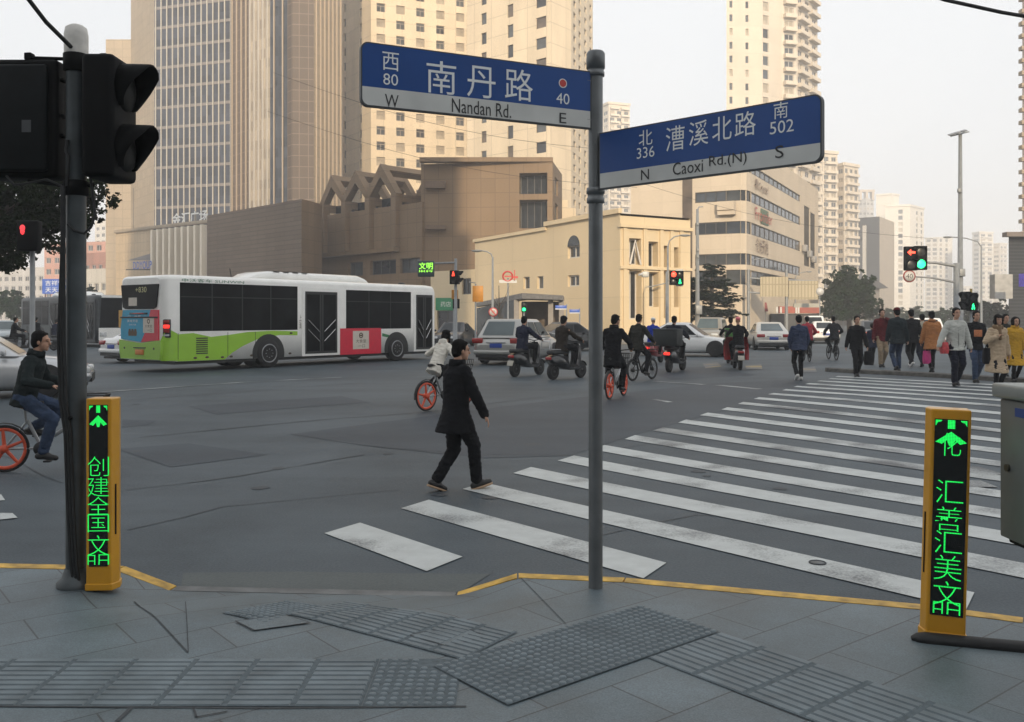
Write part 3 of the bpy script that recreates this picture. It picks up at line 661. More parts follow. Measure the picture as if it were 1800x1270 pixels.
f = MB(b.T @ Matrix.Translation(C0) @ Matrix.Rotation(rzr, 4, 'Z')); f.box(-.12, 6.7, -.24, .1, zr(402), zr(396)); f.box(-.06, 6.64, -.18, .05, zr(474), zr(469)); f.build('cornice', YEL, b.o)
f = MB(b.T @ Matrix.Translation(M1) @ Matrix.Rotation(rzl, 4, 'Z')); f.box(-.15, (C0 - M1).length + .1, -.22, .1, zh, zh + .35); f.build('parapet', YEL, b.o)
f = MB(b.T @ Matrix.Translation(L0) @ Matrix.Rotation(rzl, 4, 'Z')); f.box(-.15, (M1 - L0).length, -.18, .1, zl, zl + .28); f.build('coping', YEL, b.o)
# arched head over its window
f = MB(b.T @ Matrix.Translation(M1) @ Matrix.Rotation(rzl, 4, 'Z')); uc = (ul2(998) + ul2(1019)) / 2; w_ = (ul2(1019) - ul2(998)) / 2; zc = zt(433, yl(1008))
f.prism([(uc + w_ * math.cos(t * math.pi / 12), zc + w_ * .95 * math.sin(t * math.pi / 12)) for t in range(13)], -.03, .05, 'y'); f.build('arched_pane', G_DARK, b.o)
f = MB(b.T @ Matrix.Translation(C0) @ Matrix.Rotation(rzr, 4, 'Z'))
f.tube([(ur(1107), -.02, zr(466)), (ur(1116), -.02, zr(424)), (ur(1126), -.02, zr(466))], .09, 6); f.build('brace', FR_W, b.o)
# low wing to its left
A0, A1 = xy(757, 92), xy(838, 87.5); b = Bld('shop_wing', 'low cream shop wing with a green shop sign left of the corner building', 'building', A1)
b.shell([A0, A1], 0, zt(474, 88), [dict(rects=[(u_at(A0, A1, 812), u_at(A0, A1, 828), zt(518, 89), zt(490, 89)), (u_at(A0, A1, 768), u_at(A0, A1, 800), 0.1, zt(546, 89))], style='mid')], back=[A1 + V((0, 10, 0)), A0 + V((0, 10, 0))]); b.done(YEL, G_DARK, FR_D)
s = thing('shop_sign', 'green shop sign on the low cream wing beside the bus front', 'shop sign', xy(784, 89.5))
f = MB(); f.box(-1.0, 1.0, -.35, -.1, zt(546, 89), zt(524, 89)); f.build('sign_box', mk('green_sign', (.02, .22, .10), .4, var=.08), s)
text('药店', WH, s, V((0, -.36, zt(535, 89))), (1, 0, 0), (0, 0, 1), 1.0, .5)

# --- metro entrance canopy in front of the corner building
m = thing('station_entrance', 'dark glazed station entrance with a grey sloping canopy at the cream building', 'station entrance', GY(915, 60))
o = GY(915, 60); Lp = lambda px, Y, z: GY(px, Y) - o + V((0, 0, z))
zc1 = zt(517, 60) - .2
f = MB(); f.loft([[Lp(836, 66, zt(533, 66) - .45), Lp(836, 66, zt(533, 66) - .2), Lp(842, 70, zt(533, 66) - .2), Lp(842, 70, zt(533, 66) - .45)], [Lp(918, 58, zc1 - .35), Lp(918, 58, zc1), Lp(926, 63, zc1), Lp(926, 63, zc1 - .35)], [Lp(990, 60, zc1 - .4), Lp(990, 60, zc1 - .1), Lp(992, 65, zc1 - .1), Lp(992, 65, zc1 - .4)]], True, False)
f.build('canopy', mk('canopy_grey', (.20, .19, .18), .5, .3, var=.2), m)
f = MB(); f.loft([[Lp(838, 65.8, 0), Lp(838, 65.8, zt(535, 66) - .5), Lp(842, 66.5, zt(535, 66) - .5), Lp(842, 66.5, 0)], [Lp(905, 59.2, 0), Lp(905, 59.2, zc1 - .4), Lp(909, 60, zc1 - .4), Lp(909, 60, 0)]], True, False); f.build('glass_side', G_GREY, m)
f = MB(); f.box(Lp(918, 62, 0).x, Lp(988, 62, 0).x, 3, 3.2, 0, zc1 - .45); f.build('back_wall', mk('entrance_brown', (.09, .065, .045), .7, var=.3, scale=2), m)
for p, Y in ((908, 59), (968, 60.2), (987, 60.4)):
    f = MB(); a = Lp(p, Y, 0); f.box(a.x - .17, a.x + .17, a.y, a.y + .35, 0, zc1 - .42); f.build('column', mk('column_grey', (.24, .22, .20), .6), m)

# --- rounded white office block on the right
WO = wallmat('pale_cladding', (.56, .475, .37), 2.4, 1.2, .02, .88, .03, stain=.07)
K = xy(1312, 85); dgr = V((.47, .883, 0)); dgl = V((.883, -.47, 0)); GL = K - dgl * 11.4; 
p1 = K - dgl * 1.9; p2 = K - dgl * .55 + dgr * .12; p3 = K + dgr * .55 - dgl * .12; p4 = K + dgr * 1.9; p5 = p4 + dgr * 37
b = Bld('curved_office', 'pale office block with a rounded corner and dark ribbon windows', 'building', K)
ztop = zt(243, 85); b.pts = [GL, p1, p2, p3, p4, p5]
bands = [(zt(556, 85), zt(548, 85)), (zt(465, 85), zt(445, 85)), (zt(410, 85), zt(388, 85)), (zt(352, 85), zt(333, 85)), (zt(300, 85), zt(285, 85))]
bands = bands[1:]
for i, (a, c) in enumerate(zip(b.pts, b.pts[1:])):
    L = (c - a).length; rs = []
    for v0, v1 in bands:
        if i == 0: rs.append((L - 3.0, L, v0, v1))
        elif i == 4: rs.append((0, 24.5, v0, v1))
        else: rs.append((0, L, v0, v1))
    if i == 4: rs += [(27.0, 30.6, zt(447, 85) + .4, ztop - 3.1), (31.2, 34.6, zt(440, 85), ztop - 3.5), (0, 36.4, zt(500, 85), zt(474, 85))]
    if i < 4: rs.append((L - 3.0 if i == 0 else 0, L, zt(500, 85), zt(474, 85)))
    b.facade(a, c, 0, ztop, rs, depth=.12, style={0: 3, 4: 12}.get(i, 'bare'))
bk = [p5 + V((-14, 8, 0)), GL + V((4, 20, 0))]
for a, c in ((p5, bk[0]), (bk[0], bk[1]), (bk[1], GL)): b.mb.quad(a, c, c + V((0, 0, ztop)), a + V((0, 0, ztop)))
b.mb.poly([V((p.x, p.y, ztop)) for p in b.pts + bk]); b.done(WO, [G_GREY, G_DARK, G_BLUE], FR_D)
rg = math.atan2(-dgl.y * -1, dgl.x); f = MB(b.T @ Matrix.Translation(GL) @ Matrix.Rotation(math.atan2(dgl.y, dgl.x), 4, 'Z'))
f.box(u_at(GL, p1, 1200), u_at(GL, p1, 1217), -.06, .1, 0, ztop - 1); f.build('dark_strip', G_BRONZE, b.o)
f = MB(b.T @ Matrix.Translation(GL) @ Matrix.Rotation(math.atan2(dgl.y, dgl.x), 4, 'Z')); f.box(u_at(GL, p1, 1264), u_at(GL, p1, 1294), -.75, 0, zt(371, 86), zt(356, 86)); f.box(u_at(GL, p1, 1264), u_at(GL, p1, 1294), -.6, 0, zt(379, 86), zt(371, 86)); f.build('balcony', WO, b.o)
f = MB(b.T @ Matrix.Translation(GL) @ Matrix.Rotation(math.atan2(dgl.y, dgl.x), 4, 'Z')); f.box(u_at(GL, p1, 1262), (p1 - GL).length, -.9, 0, zt(486, 86), zt(468, 86)); f.build('lower_balcony', WO, b.o)
ng = V((dgr.y, -dgr.x, 0))
LET = mk('brown_letters', (.20, .13, .085), .5, var=.1)
def wall_sign(label, s_, px_u, py, w, h, m_, cat='shop sign', thin=.01):
    p = p4 + dgr * px_u; t = thing('wall_sign', label, cat, (p.x, p.y, 0))
    text(s_, m_, t, ng * .12 + V((0, 0, py)), dgr, (0, 0, 1), w, h, thin=thin)
    f = MB(); 
    for k in (-.45, 0, .45): q = dgr * (w * k) + V((0, 0, py)); f.cyl(q, q + ng * .11, .05, n=6)
    f.build('standoff', FR_D, t); return t
wall_sign('brown raised letters between the upper ribbon windows of the rounded office', '鼎Crystal', 4.0, zt(321, 86.5), 5.6, 1.15, LET)
wall_sign('brown raised characters between the lower ribbon windows of the rounded office', '食尚天地', 4.2, zt(428, 86.5), 5.4, 1.5, LET)
t = wall_sign('red and green lettering strip hung below a ribbon window of the rounded office', 'Frontier', 5.0, zt(373, 87), 7.5, 1.2, mk('red_letters', (.42, .09, .06), .5, var=.2), thin=.0)
f = MB(Matrix.Rotation(math.atan2(dgr.y, dgr.x), 4, 'Z'))
f.box(-1.2, 2.0, -.10, -.04, zt(373, 87) - .75, zt(373, 87) + .7); f.build('green_panel', mk('faded_green', (.10, .15, .10), .6, var=.3), t)
for k in range(3):
    f = MB(); p = p4 + dgr * (26 + k * 3) + V((0, 0, zt(405, 87) - k * .5)) + ng * .3; f.M = b.T @ Matrix.Translation(p) @ Matrix.Rotation(math.atan2(dgr.y, dgr.x), 4, 'Z'); f.cbox((0, 0, 0), (1.1, .5, .8), .05); f.build('air_conditioner', mk('unit_grey', (.30, .29, .28), .5), b.o)

# --- residential towers
HW = wallmat('pale_render', (.56, .49, .40), 12, 3.0, .05, .86, .03, stain=.08)
def flats(label, pp, ztop, fl=3.0, z0=2, wall=HW, group=None, bays=None, small=None, cat='tower', limit=100, crown=True, cols=None):
    pts = [xy(*p) for p in pp]; b = Bld('residential_tower', label, cat, pts[1], group); sp = []
    for i, (a, c) in enumerate(zip(pts, pts[1:])):
        L = (c - a).length; zs = frange(z0 + 1.6, ztop - 1.4, fl); k = (cols or {}).get(i, 3)
        if k == 0: sp.append({}); continue
        if isinstance(k, tuple): sp.append(dict(rects=grid([u_at(a, c, q) for q in k[0]], k[1], zs, k[2]), style='bare')); continue
        sp.append(dict(rects=grid([L * (j + .5) / k for j in range(k)], L / k * .62, zs, fl * .52), style='mid'))
    b.shell(pts, 0, ztop, sp, back=[pts[-1] * 1.07 + V((-.6, 0, 0)), pts[0] * 1.07 + V((.6, 0, 0))])
    b.done(wall, [G_GREY, G_BLUE, G_BLIND, G_DARK], FR_W, limit)
    n = 0
    for i in (bays or {}):
        a, c = pts[i], pts[i + 1]; d = (c - a).normalized(); L = (c - a).length; k = bays[i]; w = L / k * .40; me = None
        for z in frange(z0, ztop - 2, fl):
            for j in range(k):
                loc = a + d * (L * (j + .5) / k) + V((0, 0, z)) - b.loc
                if me is None: f = MB(); f.box(-w, w, -1.1, -.02, -.12, .75); bo = f.build('balcony', wall, b.o); me = bo.data
                else: bo = link('balcony', me, b.o)
                bo.location = loc; bo.rotation_euler.z = math.atan2(d.y, d.x)
    if crown:
        f = MB(b.T)
        for a, c in zip(pts, pts[1:]):
            d = (c - a).normalized(); f.M = b.T @ Matrix.Translation(a) @ Matrix.Rotation(math.atan2(d.y, d.x), 4, 'Z'); f.box(-.2, (c - a).length + .2, -.5, .3, ztop, ztop + 1.0)
        f.build('parapet', wall, b.o)
    return b
flats('very tall cream apartment tower with balcony stacks, above the right street sign', [(1277, 199), (1340, 200), (1374, 203), (1400, 204), (1437, 214)], 81, 3.0, z0=24.0, bays={2: 1, 3: 2}, cols={0: ((1285, 1313), .7, 1.5), 1: ((1346,), 1.7, 2.0), 2: 1, 3: 3})
flats('mid-height cream apartment tower right of the rounded office', [(1434, 300), (1446, 296), (1472, 298)], zt(271, 297), 2.95, bays={1: 1}, cols={0: 1, 1: 2})
flats('slimmer cream apartment tower with dark window columns, stepped behind its taller neighbour', [(1470, 305), (1484, 301), (1509, 306)], zt(292, 302), 2.95, bays={1: 1}, cols={0: 1, 1: 3})
flats('cream apartment tower seen between the rounded office and its neighbours', [(1384, 262), (1400, 258), (1445, 262)], zt(282, 258), 2.95, cols={0: 1, 1: 3}, bays={1: 2})
flats('pale distant apartment tower with a stepped top behind the sign post', [(1058, 410), (1070, 404), (1107, 408)], zt(184, 405), 3.1, cols={0: 1, 1: 3}, bays={1: 2})
flats('pale low apartment slab behind the corner building roof', [(1058, 430), (1110, 424), (1134, 426)], zt(332, 425), 3.1, cols={0: 4, 1: 2}, bays={0: 3})
flats('faint stepped apartment slab right of the pale low one', [(1130, 436), (1150, 432), (1166, 436)], zt(352, 433), 3.1, cols={0: 2, 1: 2}, bays={0: 2})
PALE = wallmat('pale_white_render', (.60, .56, .50), 20, 6, .05, .9, .02, stain=.05)
flats('broad white slab tower with one dark window column, far down the road', [(1556, 480), (1600, 478), (1624, 492)], zt(364, 480), 3.2, wall=PALE, cols={0: ((1583,), 2.2, 2.2), 1: ((1612, 1620), 2.4, 2.0)})
flats('white stepped tower behind the dark glass office', [(1540, 520), (1566, 516), (1580, 520)], zt(344, 518), 3.2, wall=PALE, cols={0: 0, 1: 0})
flats('faint pale tower between the white slab and the lamp mast', [(1626, 700), (1650, 694), (1674, 702)], zt(420, 697), 3.4, wall=PALE, cols={0: ((1632, 1643), 3, 2.2), 1: ((1654, 1664), 3, 2.2)})
flats('faint pale tower right of the lamp mast, taller of the two', [(1709, 660), (1722, 652), (1746, 656)], zt(410, 654), 3.4, wall=PALE, cols={0: 1, 1: 2}, bays={1: 1})
flats('faint pale tower at the right, lower of the two', [(1744, 680), (1758, 674), (1770, 678)], zt(430, 676), 3.4, wall=PALE, cols={0: 1, 1: 2}, bays={1: 1})
flats('pale building block crossing the end of the distant road', [(1625, 850), (1690, 846), (1745, 850)], zt(505, 847), 3.6, wall=PALE, cols={0: 6, 1: 5})
b = flats('grey tower with an open square crown, far behind the dark glass office', [(1509, 620), (1523, 616), (1536, 620)], zt(352, 617), 3.3, wall=wallmat('grey_render', (.40, .39, .38), 8, 3.3, .05, .8), cols={0: 2, 1: 2})
f = MB(b.T)
for p in (1511, 1522, 1533): f.box(xy(p, 618).x - .8, xy(p, 618).x + .8, 616, 620, zt(352, 617), zt(338, 617))
f.box(xy(1509, 618).x, xy(1536, 618).x, 616, 620, zt(338, 617), zt(334, 617)); f.build('crown', FR_T, b.o)
A0, A1, A2 = xy(1506, 372), xy(1546, 366), xy(1572, 388); b = Bld('glass_office', 'dark glass office slab with one pale vertical stripe', 'building', A1)
b.shell([A0, A1, A2], 0, zt(382, 368), [dict(mi=1), {}], back=[A2 + V((0, 15, 0)), A0 + V((0, 15, 0))]); b.done([STONE, wallmat('slate_glass', (.016, .020, .028), 2.2, 3.3, .06, 1.6, .3, .3, spec=.2)], G_DARK, FR_D)
d = (A1 - A0).normalized(); f = MB(b.T @ Matrix.Translation(A0) @ Matrix.Rotation(math.atan2(d.y, d.x), 4, 'Z')); f.box(u_at(A0, A1, 1517), u_at(A0, A1, 1523), -.6, 0, 0, zt(396, 368)); f.build('stripe_pier', FIN, b.o)
# dark low pavilion roof before it
b = Bld('pavilion', 'low dark-roofed pavilion among the trees right of the rounded office', 'building', xy(1525, 210))
b.mb.box(xy(1499, 210).x, xy(1546, 210).x, 210, 222, 0, zt(507, 210)); b.done(wallmat('pavilion_wall', (.22, .20, .18), 2, 3, .05, .7), G_DARK, FR_D)
f = MB(b.T); a = xy(1525, 210); f.loft([[a + V((-4, -1.5, zt(507, 210))), a + V((4.2, -1.5, zt(507, 210))), a + V((4.2, 12, zt(507, 210))), a + V((-4, 12, zt(507, 210)))], [a + V((-4, -1, zt(492, 210))), a + V((1.5, -1, zt(492, 210))), a + V((1.5, 10, zt(492, 210))), a + V((-4, 10, zt(492, 210)))]], True, False); f.build('roof', mk('roof_dark', (.05, .05, .055), .7), b.o)

# --- right edge: tower and dark billboard building
b = Bld('corner_tower', 'pale tiled tower cut by the right edge of the photo', 'tower', xy(1830, 112))
A0, A1 = xy(1797, 118), xy(1900, 108)
b.shell([A0, A1], 0, 48, [dict(rects=grid(frange(1.2, 6.5, 2.2), 1.3, frange(12, 46, 1.6), .8), style='bare')], back=[A1 + V((4, 14, 0)), A0 + V((14, 14, 0))]); b.done(wallmat('pink_tile', (.52, .42, .37), 1.5, 1.5, .06, .8, .06), [G_GREY, G_DARK], FR_W)
f = MB(b.T)
for z in frange(11, 47, 1.6): f.box(A0.x - .28, A0.x + .3, A0.y - .4, A0.y + .4, z, z + .5)
f.build('cornice', STONE, b.o)
b = Bld('shop_block', 'dark louvred shop block at the right edge below the tower', 'building', xy(1790, 92))
b.mb.prism([tuple(p.xy) for p in (xy(1773, 92), xy(1860, 92), xy(1860, 104), xy(1776, 104))], 0, zt(413, 92), 'z'); b.done(wallmat('louvre_dark', (.018, .020, .023), 8, .35, .07, 2.2, .1), G_DARK, FR_D)
f = MB(b.T); f.box(xy(1770, 91).x, xy(1850, 91).x, 91, 91.9, zt(416, 91), zt(408, 91)); f.build('eave', mk('eave_brown', (.16, .13, .11), .7), b.o)
f = MB(b.T); f.box(xy(1764, 89).x, xy(1796, 89).x, 90.6, 91.6, zt(525, 90), zt(482, 90)); f.build('white_panel', mk('panel_pale', (.34, .33, .31), .6, var=.2, scale=2), b.o)
f = MB(b.T); f.box(xy(1812, 84).x, xy(1840, 84).x, 85, 86, zt(503, 84), zt(480, 84)); f.build('lit_panel', mk('violet_screen', (.10, .06, .45), .4, emit=.25, var=.4, scale=3), b.o)

# --- left background
PK = wallmat('pink_render', (.50, .27, .21), 5, 3.2, .05, .8, .06, stain=.15)
def simple(name, label, p0, p1, Y, q, wall, cols, fl=3.2, style='mid', dY=8):
    A0, A1 = xy(p0, Y + dY), xy(p1, Y); b = Bld(name, label, 'building', A1); z = zt(q, Y); L = (A1 - A0).length
    b.shell([A0, A1], 0, z, [dict(rects=grid([L * (j + .5) / cols for j in range(cols)], L / cols * .6, frange(2.2, z - 1.2, fl), 1.6), style=style)], back=[A1 + V((0, 14, 0)), A0 + V((0, 14, 0))]); b.done(wall, [G_GREY, G_BLUE, G_DARK], FR_W); return b
simple('pink_building', 'salmon pink shop building far left behind the traffic signal pole', 78, 212, 250, 424, PK, 9)
simple('pink_building', 'lower brick-red building right of the signal pole, before the podium', 148, 206, 232, 442, wallmat('brick_red', (.34, .17, .13), 3, 3.2, .05, .8, .08), 5)
simple('grey_tower', 'narrow white-grey tower glimpsed between the signal pole and the office tower', 167, 196, 420, 386, PALE, 3)
simple('apartment_block', 'pale grey block at the far left edge under the tree', -30, 78, 300, 470, wallmat('grey_block', (.45, .43, .41), 4, 3.2, .05, .8, .05), 9)
simple('glass_shop', 'long low pale glazed shop front behind the second bus', 140, 262, 190, 470, wallmat('pale_shop', (.50, .47, .42), 1.5, 3.2, .05, .75, .05), 10)
b = Bld('distant_block', 'tall hazy grey block at the far left edge', 'building', xy(10, 520)); b.shell([xy(-60, 530), xy(42, 520)], 0, zt(440, 520), [dict(rects=grid(frange(2, 30, 3.4), 1.8, frange(3, 36, 3.2), 1.5))], back=[xy(42, 540), xy(-60, 545)]); b.done(PALE, G_GREY, FR_W)
s = thing('shop_sign', 'blue shop sign board with white characters behind the signal pole', 'shop sign', xy(103, 150)); f = MB(); f.box(-2.6, 2.6, -.2, .2, zt(517, 150), zt(491, 150)); f.build('board', BLUE_S, s)
for k, z in enumerate((zt(498, 150), zt(510, 150))): text('吉祥馄饨' if k == 0 else '天天超市', WH, s, V((0, -.22, z)), (1, 0, 0), (0, 0, 1), 4.2, .85)
for x in (-2.2, 2.2): f = MB(); f.cyl((x, 0, -.01), (x, 0, zt(517, 150)), .1, n=8); f.build('post', FR_D, s)

# --- pavement in front of the far buildings
FPV = mk('far_paving', (.20, .19, .175), .75, var=.2, scale=.8)
for pts in ([xy(-60, 100), xy(300, 84), xy(640, 74), xy(836, 60), xy(985, 55), xy(1085, 58), xy(1215, 62), xy(1225, 90), xy(700, 130), xy(-60, 160)], [xy(1232, 76), xy(1320, 79), xy(1442, 108), xy(1480, 150), xy(1400, 150), xy(1240, 100)]):
    f = MB(); f.prism([(p.x, p.y) for p in pts], .1, .34, 'z'); struct(f.build('far_pavement', FPV))
# --- unseen blocks added behind the photographer to shade the junction from the low sun
b = Bld('shade_block', 'unseen tall grey block behind the camera, added to shade the junction', 'building', (2, -46, 0))
def rear(x0, x1, y0, y1, z): b.mb.box(x0, x1, y0, y1, 0, z)
rear(-52, 1.6, -62, -46, 83); rear(1.6, 2.8, -60, -47, 60); rear(2.8, 75, -60, -48, 35); rear(-95, -52, -62, -50, 46); b.done(wallmat('rear_grey', (.48, .47, .46), 2, 3.3, .08, .5, .1), G_DARK, FR_D)  # heights set for the shadow edge, pale walls to bounce fill light
# ------------------------------------------------------------------ street furniture near the camera
STEEL = mk('galvanised_steel', (.16, .17, .175), .42, .6, var=.18, scale=5, detail=5); DKST = mk('dark_pole_paint', (.055, .066, .072), .5, .2, var=.25, scale=6); BLK = mk('black_plastic', (.0045, .005, .0055), .7, var=.2, spec=.14); RUB = mk('rubber', (.014, .015, .016), .7, var=.3, scale=15)
SB = mk('sign_blue', (.007, .060, .245), .35, var=.10, scale=2.5, spec=.35); SW = mk('sign_white', (.56, .57, .55), .4, var=.10, scale=4); SLET = mk('sign_lettering_white', (.74, .77, .78), .4, var=.03); SBK = mk('sign_lettering_black', (.02, .02, .022), .5, var=0); SEDGE = mk('sign_edge', (.05, .055, .06), .5); REDD = mk('sign_red', (.50, .035, .03), .4, var=.05)
SP = G(1047, 1033, .12)
t = thing('street_sign_post', 'grey steel street name post with two blue signs at right angles', 'street sign', SP)
b = MB(); b.lathe([(.046, 0), (.046, 2.36), (.047, 3.42)], 20); b.build('post', STEEL, t)
b = MB(); zz = zt(345, SP.y) - .12; b.lathe([(.048, zz - .05), (.058, zz - .045), (.058, zz - .015), (.052, zz - .01), (.052, zz + .01), (.06, zz + .015), (.06, zz + .05), (.048, zz + .055)], 20); b.build('collar', STEEL, t)
zz = zt(90, SP.y) - .12; b = MB(); b.lathe([(.047, zz - .17), (.058, zz - .165), (.058, zz - .14), (.053, zz - .135), (.053, zz - .12), (.061, zz - .115), (.061, zz - .02), (.05, zz - .004), (.001, zz)], 20); b.build('cap', STEEL, t)
def plate(A, B, ztop, zbot, frac, texts, dot=None, label=None, round_left=True):
    A, B = V(A), V(B); d = (B - A).normalized(); L = (B - A).length; n = V((d.y, -d.x, 0)); o = V((A.x - SP.x, A.y - SP.y, 0)); H = ztop - zbot
    pt = lambda u, z, k=0: o + d * u + n * k + V((0, 0, z - SP.z - A.z + A.z))
    def outline(g, r):
        out = []; x0, x1, y0, y1 = g, L - g, zbot + g, ztop - g
        def arc(cx, cy, a0): return [(cx + r * math.cos(R(a0 + 90 * i / 6)), cy + r * math.sin(R(a0 + 90 * i / 6))) for i in range(7)]
        if round_left: return arc(x0 + r, y1 - r, 90) + arc(x0 + r, y0 + r, 180) + [(x1, y0), (x1, y1)]
        return [(x0, y1), (x0, y0)] + arc(x1 - r, y0 + r, 270) + arc(x1 - r, y1 - r, 0)
    b = MB(); ol = outline(0, .045); N_ = len(ol); vs = [pt(u, z, -.016) for u, z in ol] + [pt(u, z, .016) for u, z in ol]
    b.add(vs, [tuple(range(N_)), tuple(range(2 * N_ - 1, N_ - 1, -1))] + [(i, (i + 1) % N_, N_ + (i + 1) % N_, N_ + i) for i in range(N_)], False)
    pl = b.build('sign_plate', SEDGE, t)
    if label: pl['label'] = label
    zs = ztop - H * frac
    ol = outline(.008, .04)
    def clip(poly, above):
        out = []
        for (u0, z0), (u1, z1) in zip(poly, poly[1:] + poly[:1]):
            i0, i1 = (z0 >= zs) == above, (z1 >= zs) == above
            if i0: out.append((u0, z0))
            if i0 != i1: q = (zs - z0) / (z1 - z0); out.append((u0 + (u1 - u0) * q, zs))
        return out
    for nm, ab, m_ in (('blue_field', True, SB), ('white_strip', False, SW)):
        b = MB(); c = clip(ol, ab); b.poly([pt(u, z, .0175) for u, z in c]); b.poly([pt(u, z, -.0175) for u, z in reversed(c)]); b.build(nm, m_, pl, recalc=False)
    for s_, px, py, w, h, m_ in texts:
        u = u_at(A, B, px); Yu = (A + d * u).y; fs = abs(d.x) + .0; sc = Yu / F
        q = (px - 900) / F; kx = 1 / abs(d.x - q * d.y)          # metres along the plate per metre across the view
        text(s_, m_, pl, pt(u, zt(py, Yu), .0195), d, (0, 0, 1), None if w is None else w * sc * kx, h * sc)
    if dot:
        px, py, r = dot; u = u_at(A, B, px); Yu = (A + d * u).y
        for rr, m_, k in ((r, SLET, .0188), (r * .8, REDD, .0196)):
            b = MB(); rr = rr * Yu / F; b.poly([pt(u + rr * math.cos(R(a)), zt(py, Yu) + rr * math.sin(R(a)), k) for a in range(0, 360, 12)]); b.build('dot', m_, pl, recalc=False)
    b = MB()
    ue = L if round_left else 0
    for z in (zbot + .06, ztop - .06):
        q = pt(ue, z); b.cyl(q - d * .03, q + d * .05 if round_left else q - d * .05, .018, n=8)
    b.build('bracket', STEEL, pl)
dA = V((-.907, -.42, 0)).normalized()
A_ = xy(633, 5.25); B_ = xy(1037, 5.90)
plate(A_, B_, zt(127, 5.9), zt(228, 5.9), .695, [('西', 685, 110, 29, 32, SLET), ('80', 685, 141.5, 26, 20, SLET), ('W', 687, 179, 24, 22, SBK), ('南', 774, 138, 52, 57, SLET), ('丹', 844, 146, 50, 55, SLET), ('路', 910, 151, 49, 55, SLET), ('Nandan Rd.', 845, 192, 104, 24, SBK), ('40', 987, 175, 23, 19, SLET), ('E', 987, 209, 12, 18, SBK)], dot=(987, 148, 8.2), label='blue and white sign reading Nandan Rd., 80 W to 40 E')
A_ = xy(1056, 5.86); B_ = xy(1447, 4.82)
plate(A_, B_, zt(236, 5.88), zt(335, 5.88), .72, [('北', 1138, 243, 24, 27, SLET), ('336', 1138, 269, 31, 19, SLET), ('N', 1137, 308, 14, 18, SBK), ('漕', 1190, 244, 33, 43, SLET), ('溪', 1231, 235, 34, 43, SLET), ('北', 1272, 227, 34, 42, SLET), ('路', 1313, 219, 37, 43, SLET), ('南', 1375.5, 195, 25, 29, SLET), ('502', 1377, 224, 42, 22, SLET), ('Caoxi', 1212, 295, 53, 22, SBK), ('Rd.(N)', 1282, 283, 66, 24, SBK), ('S', 1373, 268, 15, 22, SBK)], round_left=False, label='blue and white sign reading Caoxi Rd.(N), 336 N to 502 S')

# --- near traffic signal pole with two black signal heads
TP = G(134, 1030, .12); yT = TP.y
t = thing('traffic_signal', 'near grey signal pole with two big black signal heads and a white dome', 'traffic light', TP)
hz_ = lambda py: zt(py, yT) - .12
b = MB(); b.lathe([(.064, 0), (.064, 1.1), (.061, 2.0), (.062, hz_(125)), (.062, hz_(98))], 24); b.build('pole', DKST, t)
b = MB(); b.lathe([(.074, hz_(98)), (.074, hz_(62)), (.066, hz_(50)), (.04, hz_(45)), (.001, hz_(44))], 24); b.build('cap', mk('dome_grey', (.62, .60, .56), .6, var=.15, scale=12), t)
b = MB(); b.lathe([(.066, hz_(128)), (.080, hz_(126)), (.080, hz_(97)), (.066, hz_(95))], 20); b.build('clamp', BLK, t); b = MB(); b.lathe([(.064, hz_(345)), (.078, hz_(343)), (.078, hz_(320)), (.064, hz_(318))], 20); b.build('clamp', BLK, t)
b = MB(); b.lathe([(.12, 0.001), (.12, .03), (.09, .06), (.068, .12)], 16); b.build('base', DKST, t)
def X_(px): return (px - 134) / F * yT
# right head, seen from the side, lamps towards +x
hd = MB(); hd.cbox(((X_(165) + X_(221)) / 2, 0, (hz_(107) + hz_(318)) / 2), (X_(221) - X_(165), .38, hz_(107) - hz_(318)), .035, 3); h1 = hd.build('signal_head', BLK, t)
for zc_ in (hz_(158), hz_(264)):
    v = MB(); rings = []; r = .165
    for k in range(17):                                     # a cut-away tunnel visor, long above and short below
        a = math.pi * (-.28 + 1.56 * k / 16); yy, z_ = r * math.cos(a), r * math.sin(a); out = .035 + .150 * cl((math.sin(a) + .75) / 1.45) ** 1.3
        rings.append([(X_(220), yy, zc_ + z_), (X_(220) + out, yy * .97, zc_ + z_ * .97), (X_(220) + out, yy * .90, zc_ + z_ * .90), (X_(220), yy * .93, zc_ + z_ * .93)])
    v.loft(rings, True, True); vi = v.build('visor', BLK, h1)
    l = MB(); l.lathe([(.001, X_(221) + .035), (.08, X_(221) + .03), (.14, X_(221) + .012), (.15, X_(221) - .01)], 20, (0, 0, zc_), 'x'); l.build('lens', mk('dark_lens', (.010, .011, .011), .6, var=.3, spec=.15), h1)
# left head, seen from behind
hd = MB(); cx, w_ = (X_(-22) + X_(105)) / 2, X_(105) - X_(-22); hd.cbox((cx, .06, (hz_(106) + hz_(314)) / 2), (w_, .20, hz_(106) - hz_(314)), .03, 3); h2 = hd.build('signal_head', BLK, t)
hd = MB(); hd.cbox((cx - .02, -.055, (hz_(118) + hz_(304)) / 2), (w_ * .86, .05, hz_(118) - hz_(304)), .02); hd.build('back_cover', mk('cover_black', (.008, .010, .011), .6, var=.2, spec=.15), h2)
hd = MB(); hd.box(X_(50), X_(66), -.0835, -.0805, hz_(237), hz_(216)); hd.build('type_plate', mk('dull_label', (.06, .065, .07), .4), h2)
hd = MB()
for py in (140, 203, 238): hd.cbox((X_(107), .03, hz_(py)), (.03, .05, .025), .006)
hd.build('hinge', BLK, h2)
for zc_ in (hz_(158), hz_(262)):
    v = MB(); v.lathe([(.15, .15), (.16, .36), (.155, .36), (.145, .15)], 20, (cx, 0, zc_), 'y'); v.build('visor', BLK, h2)
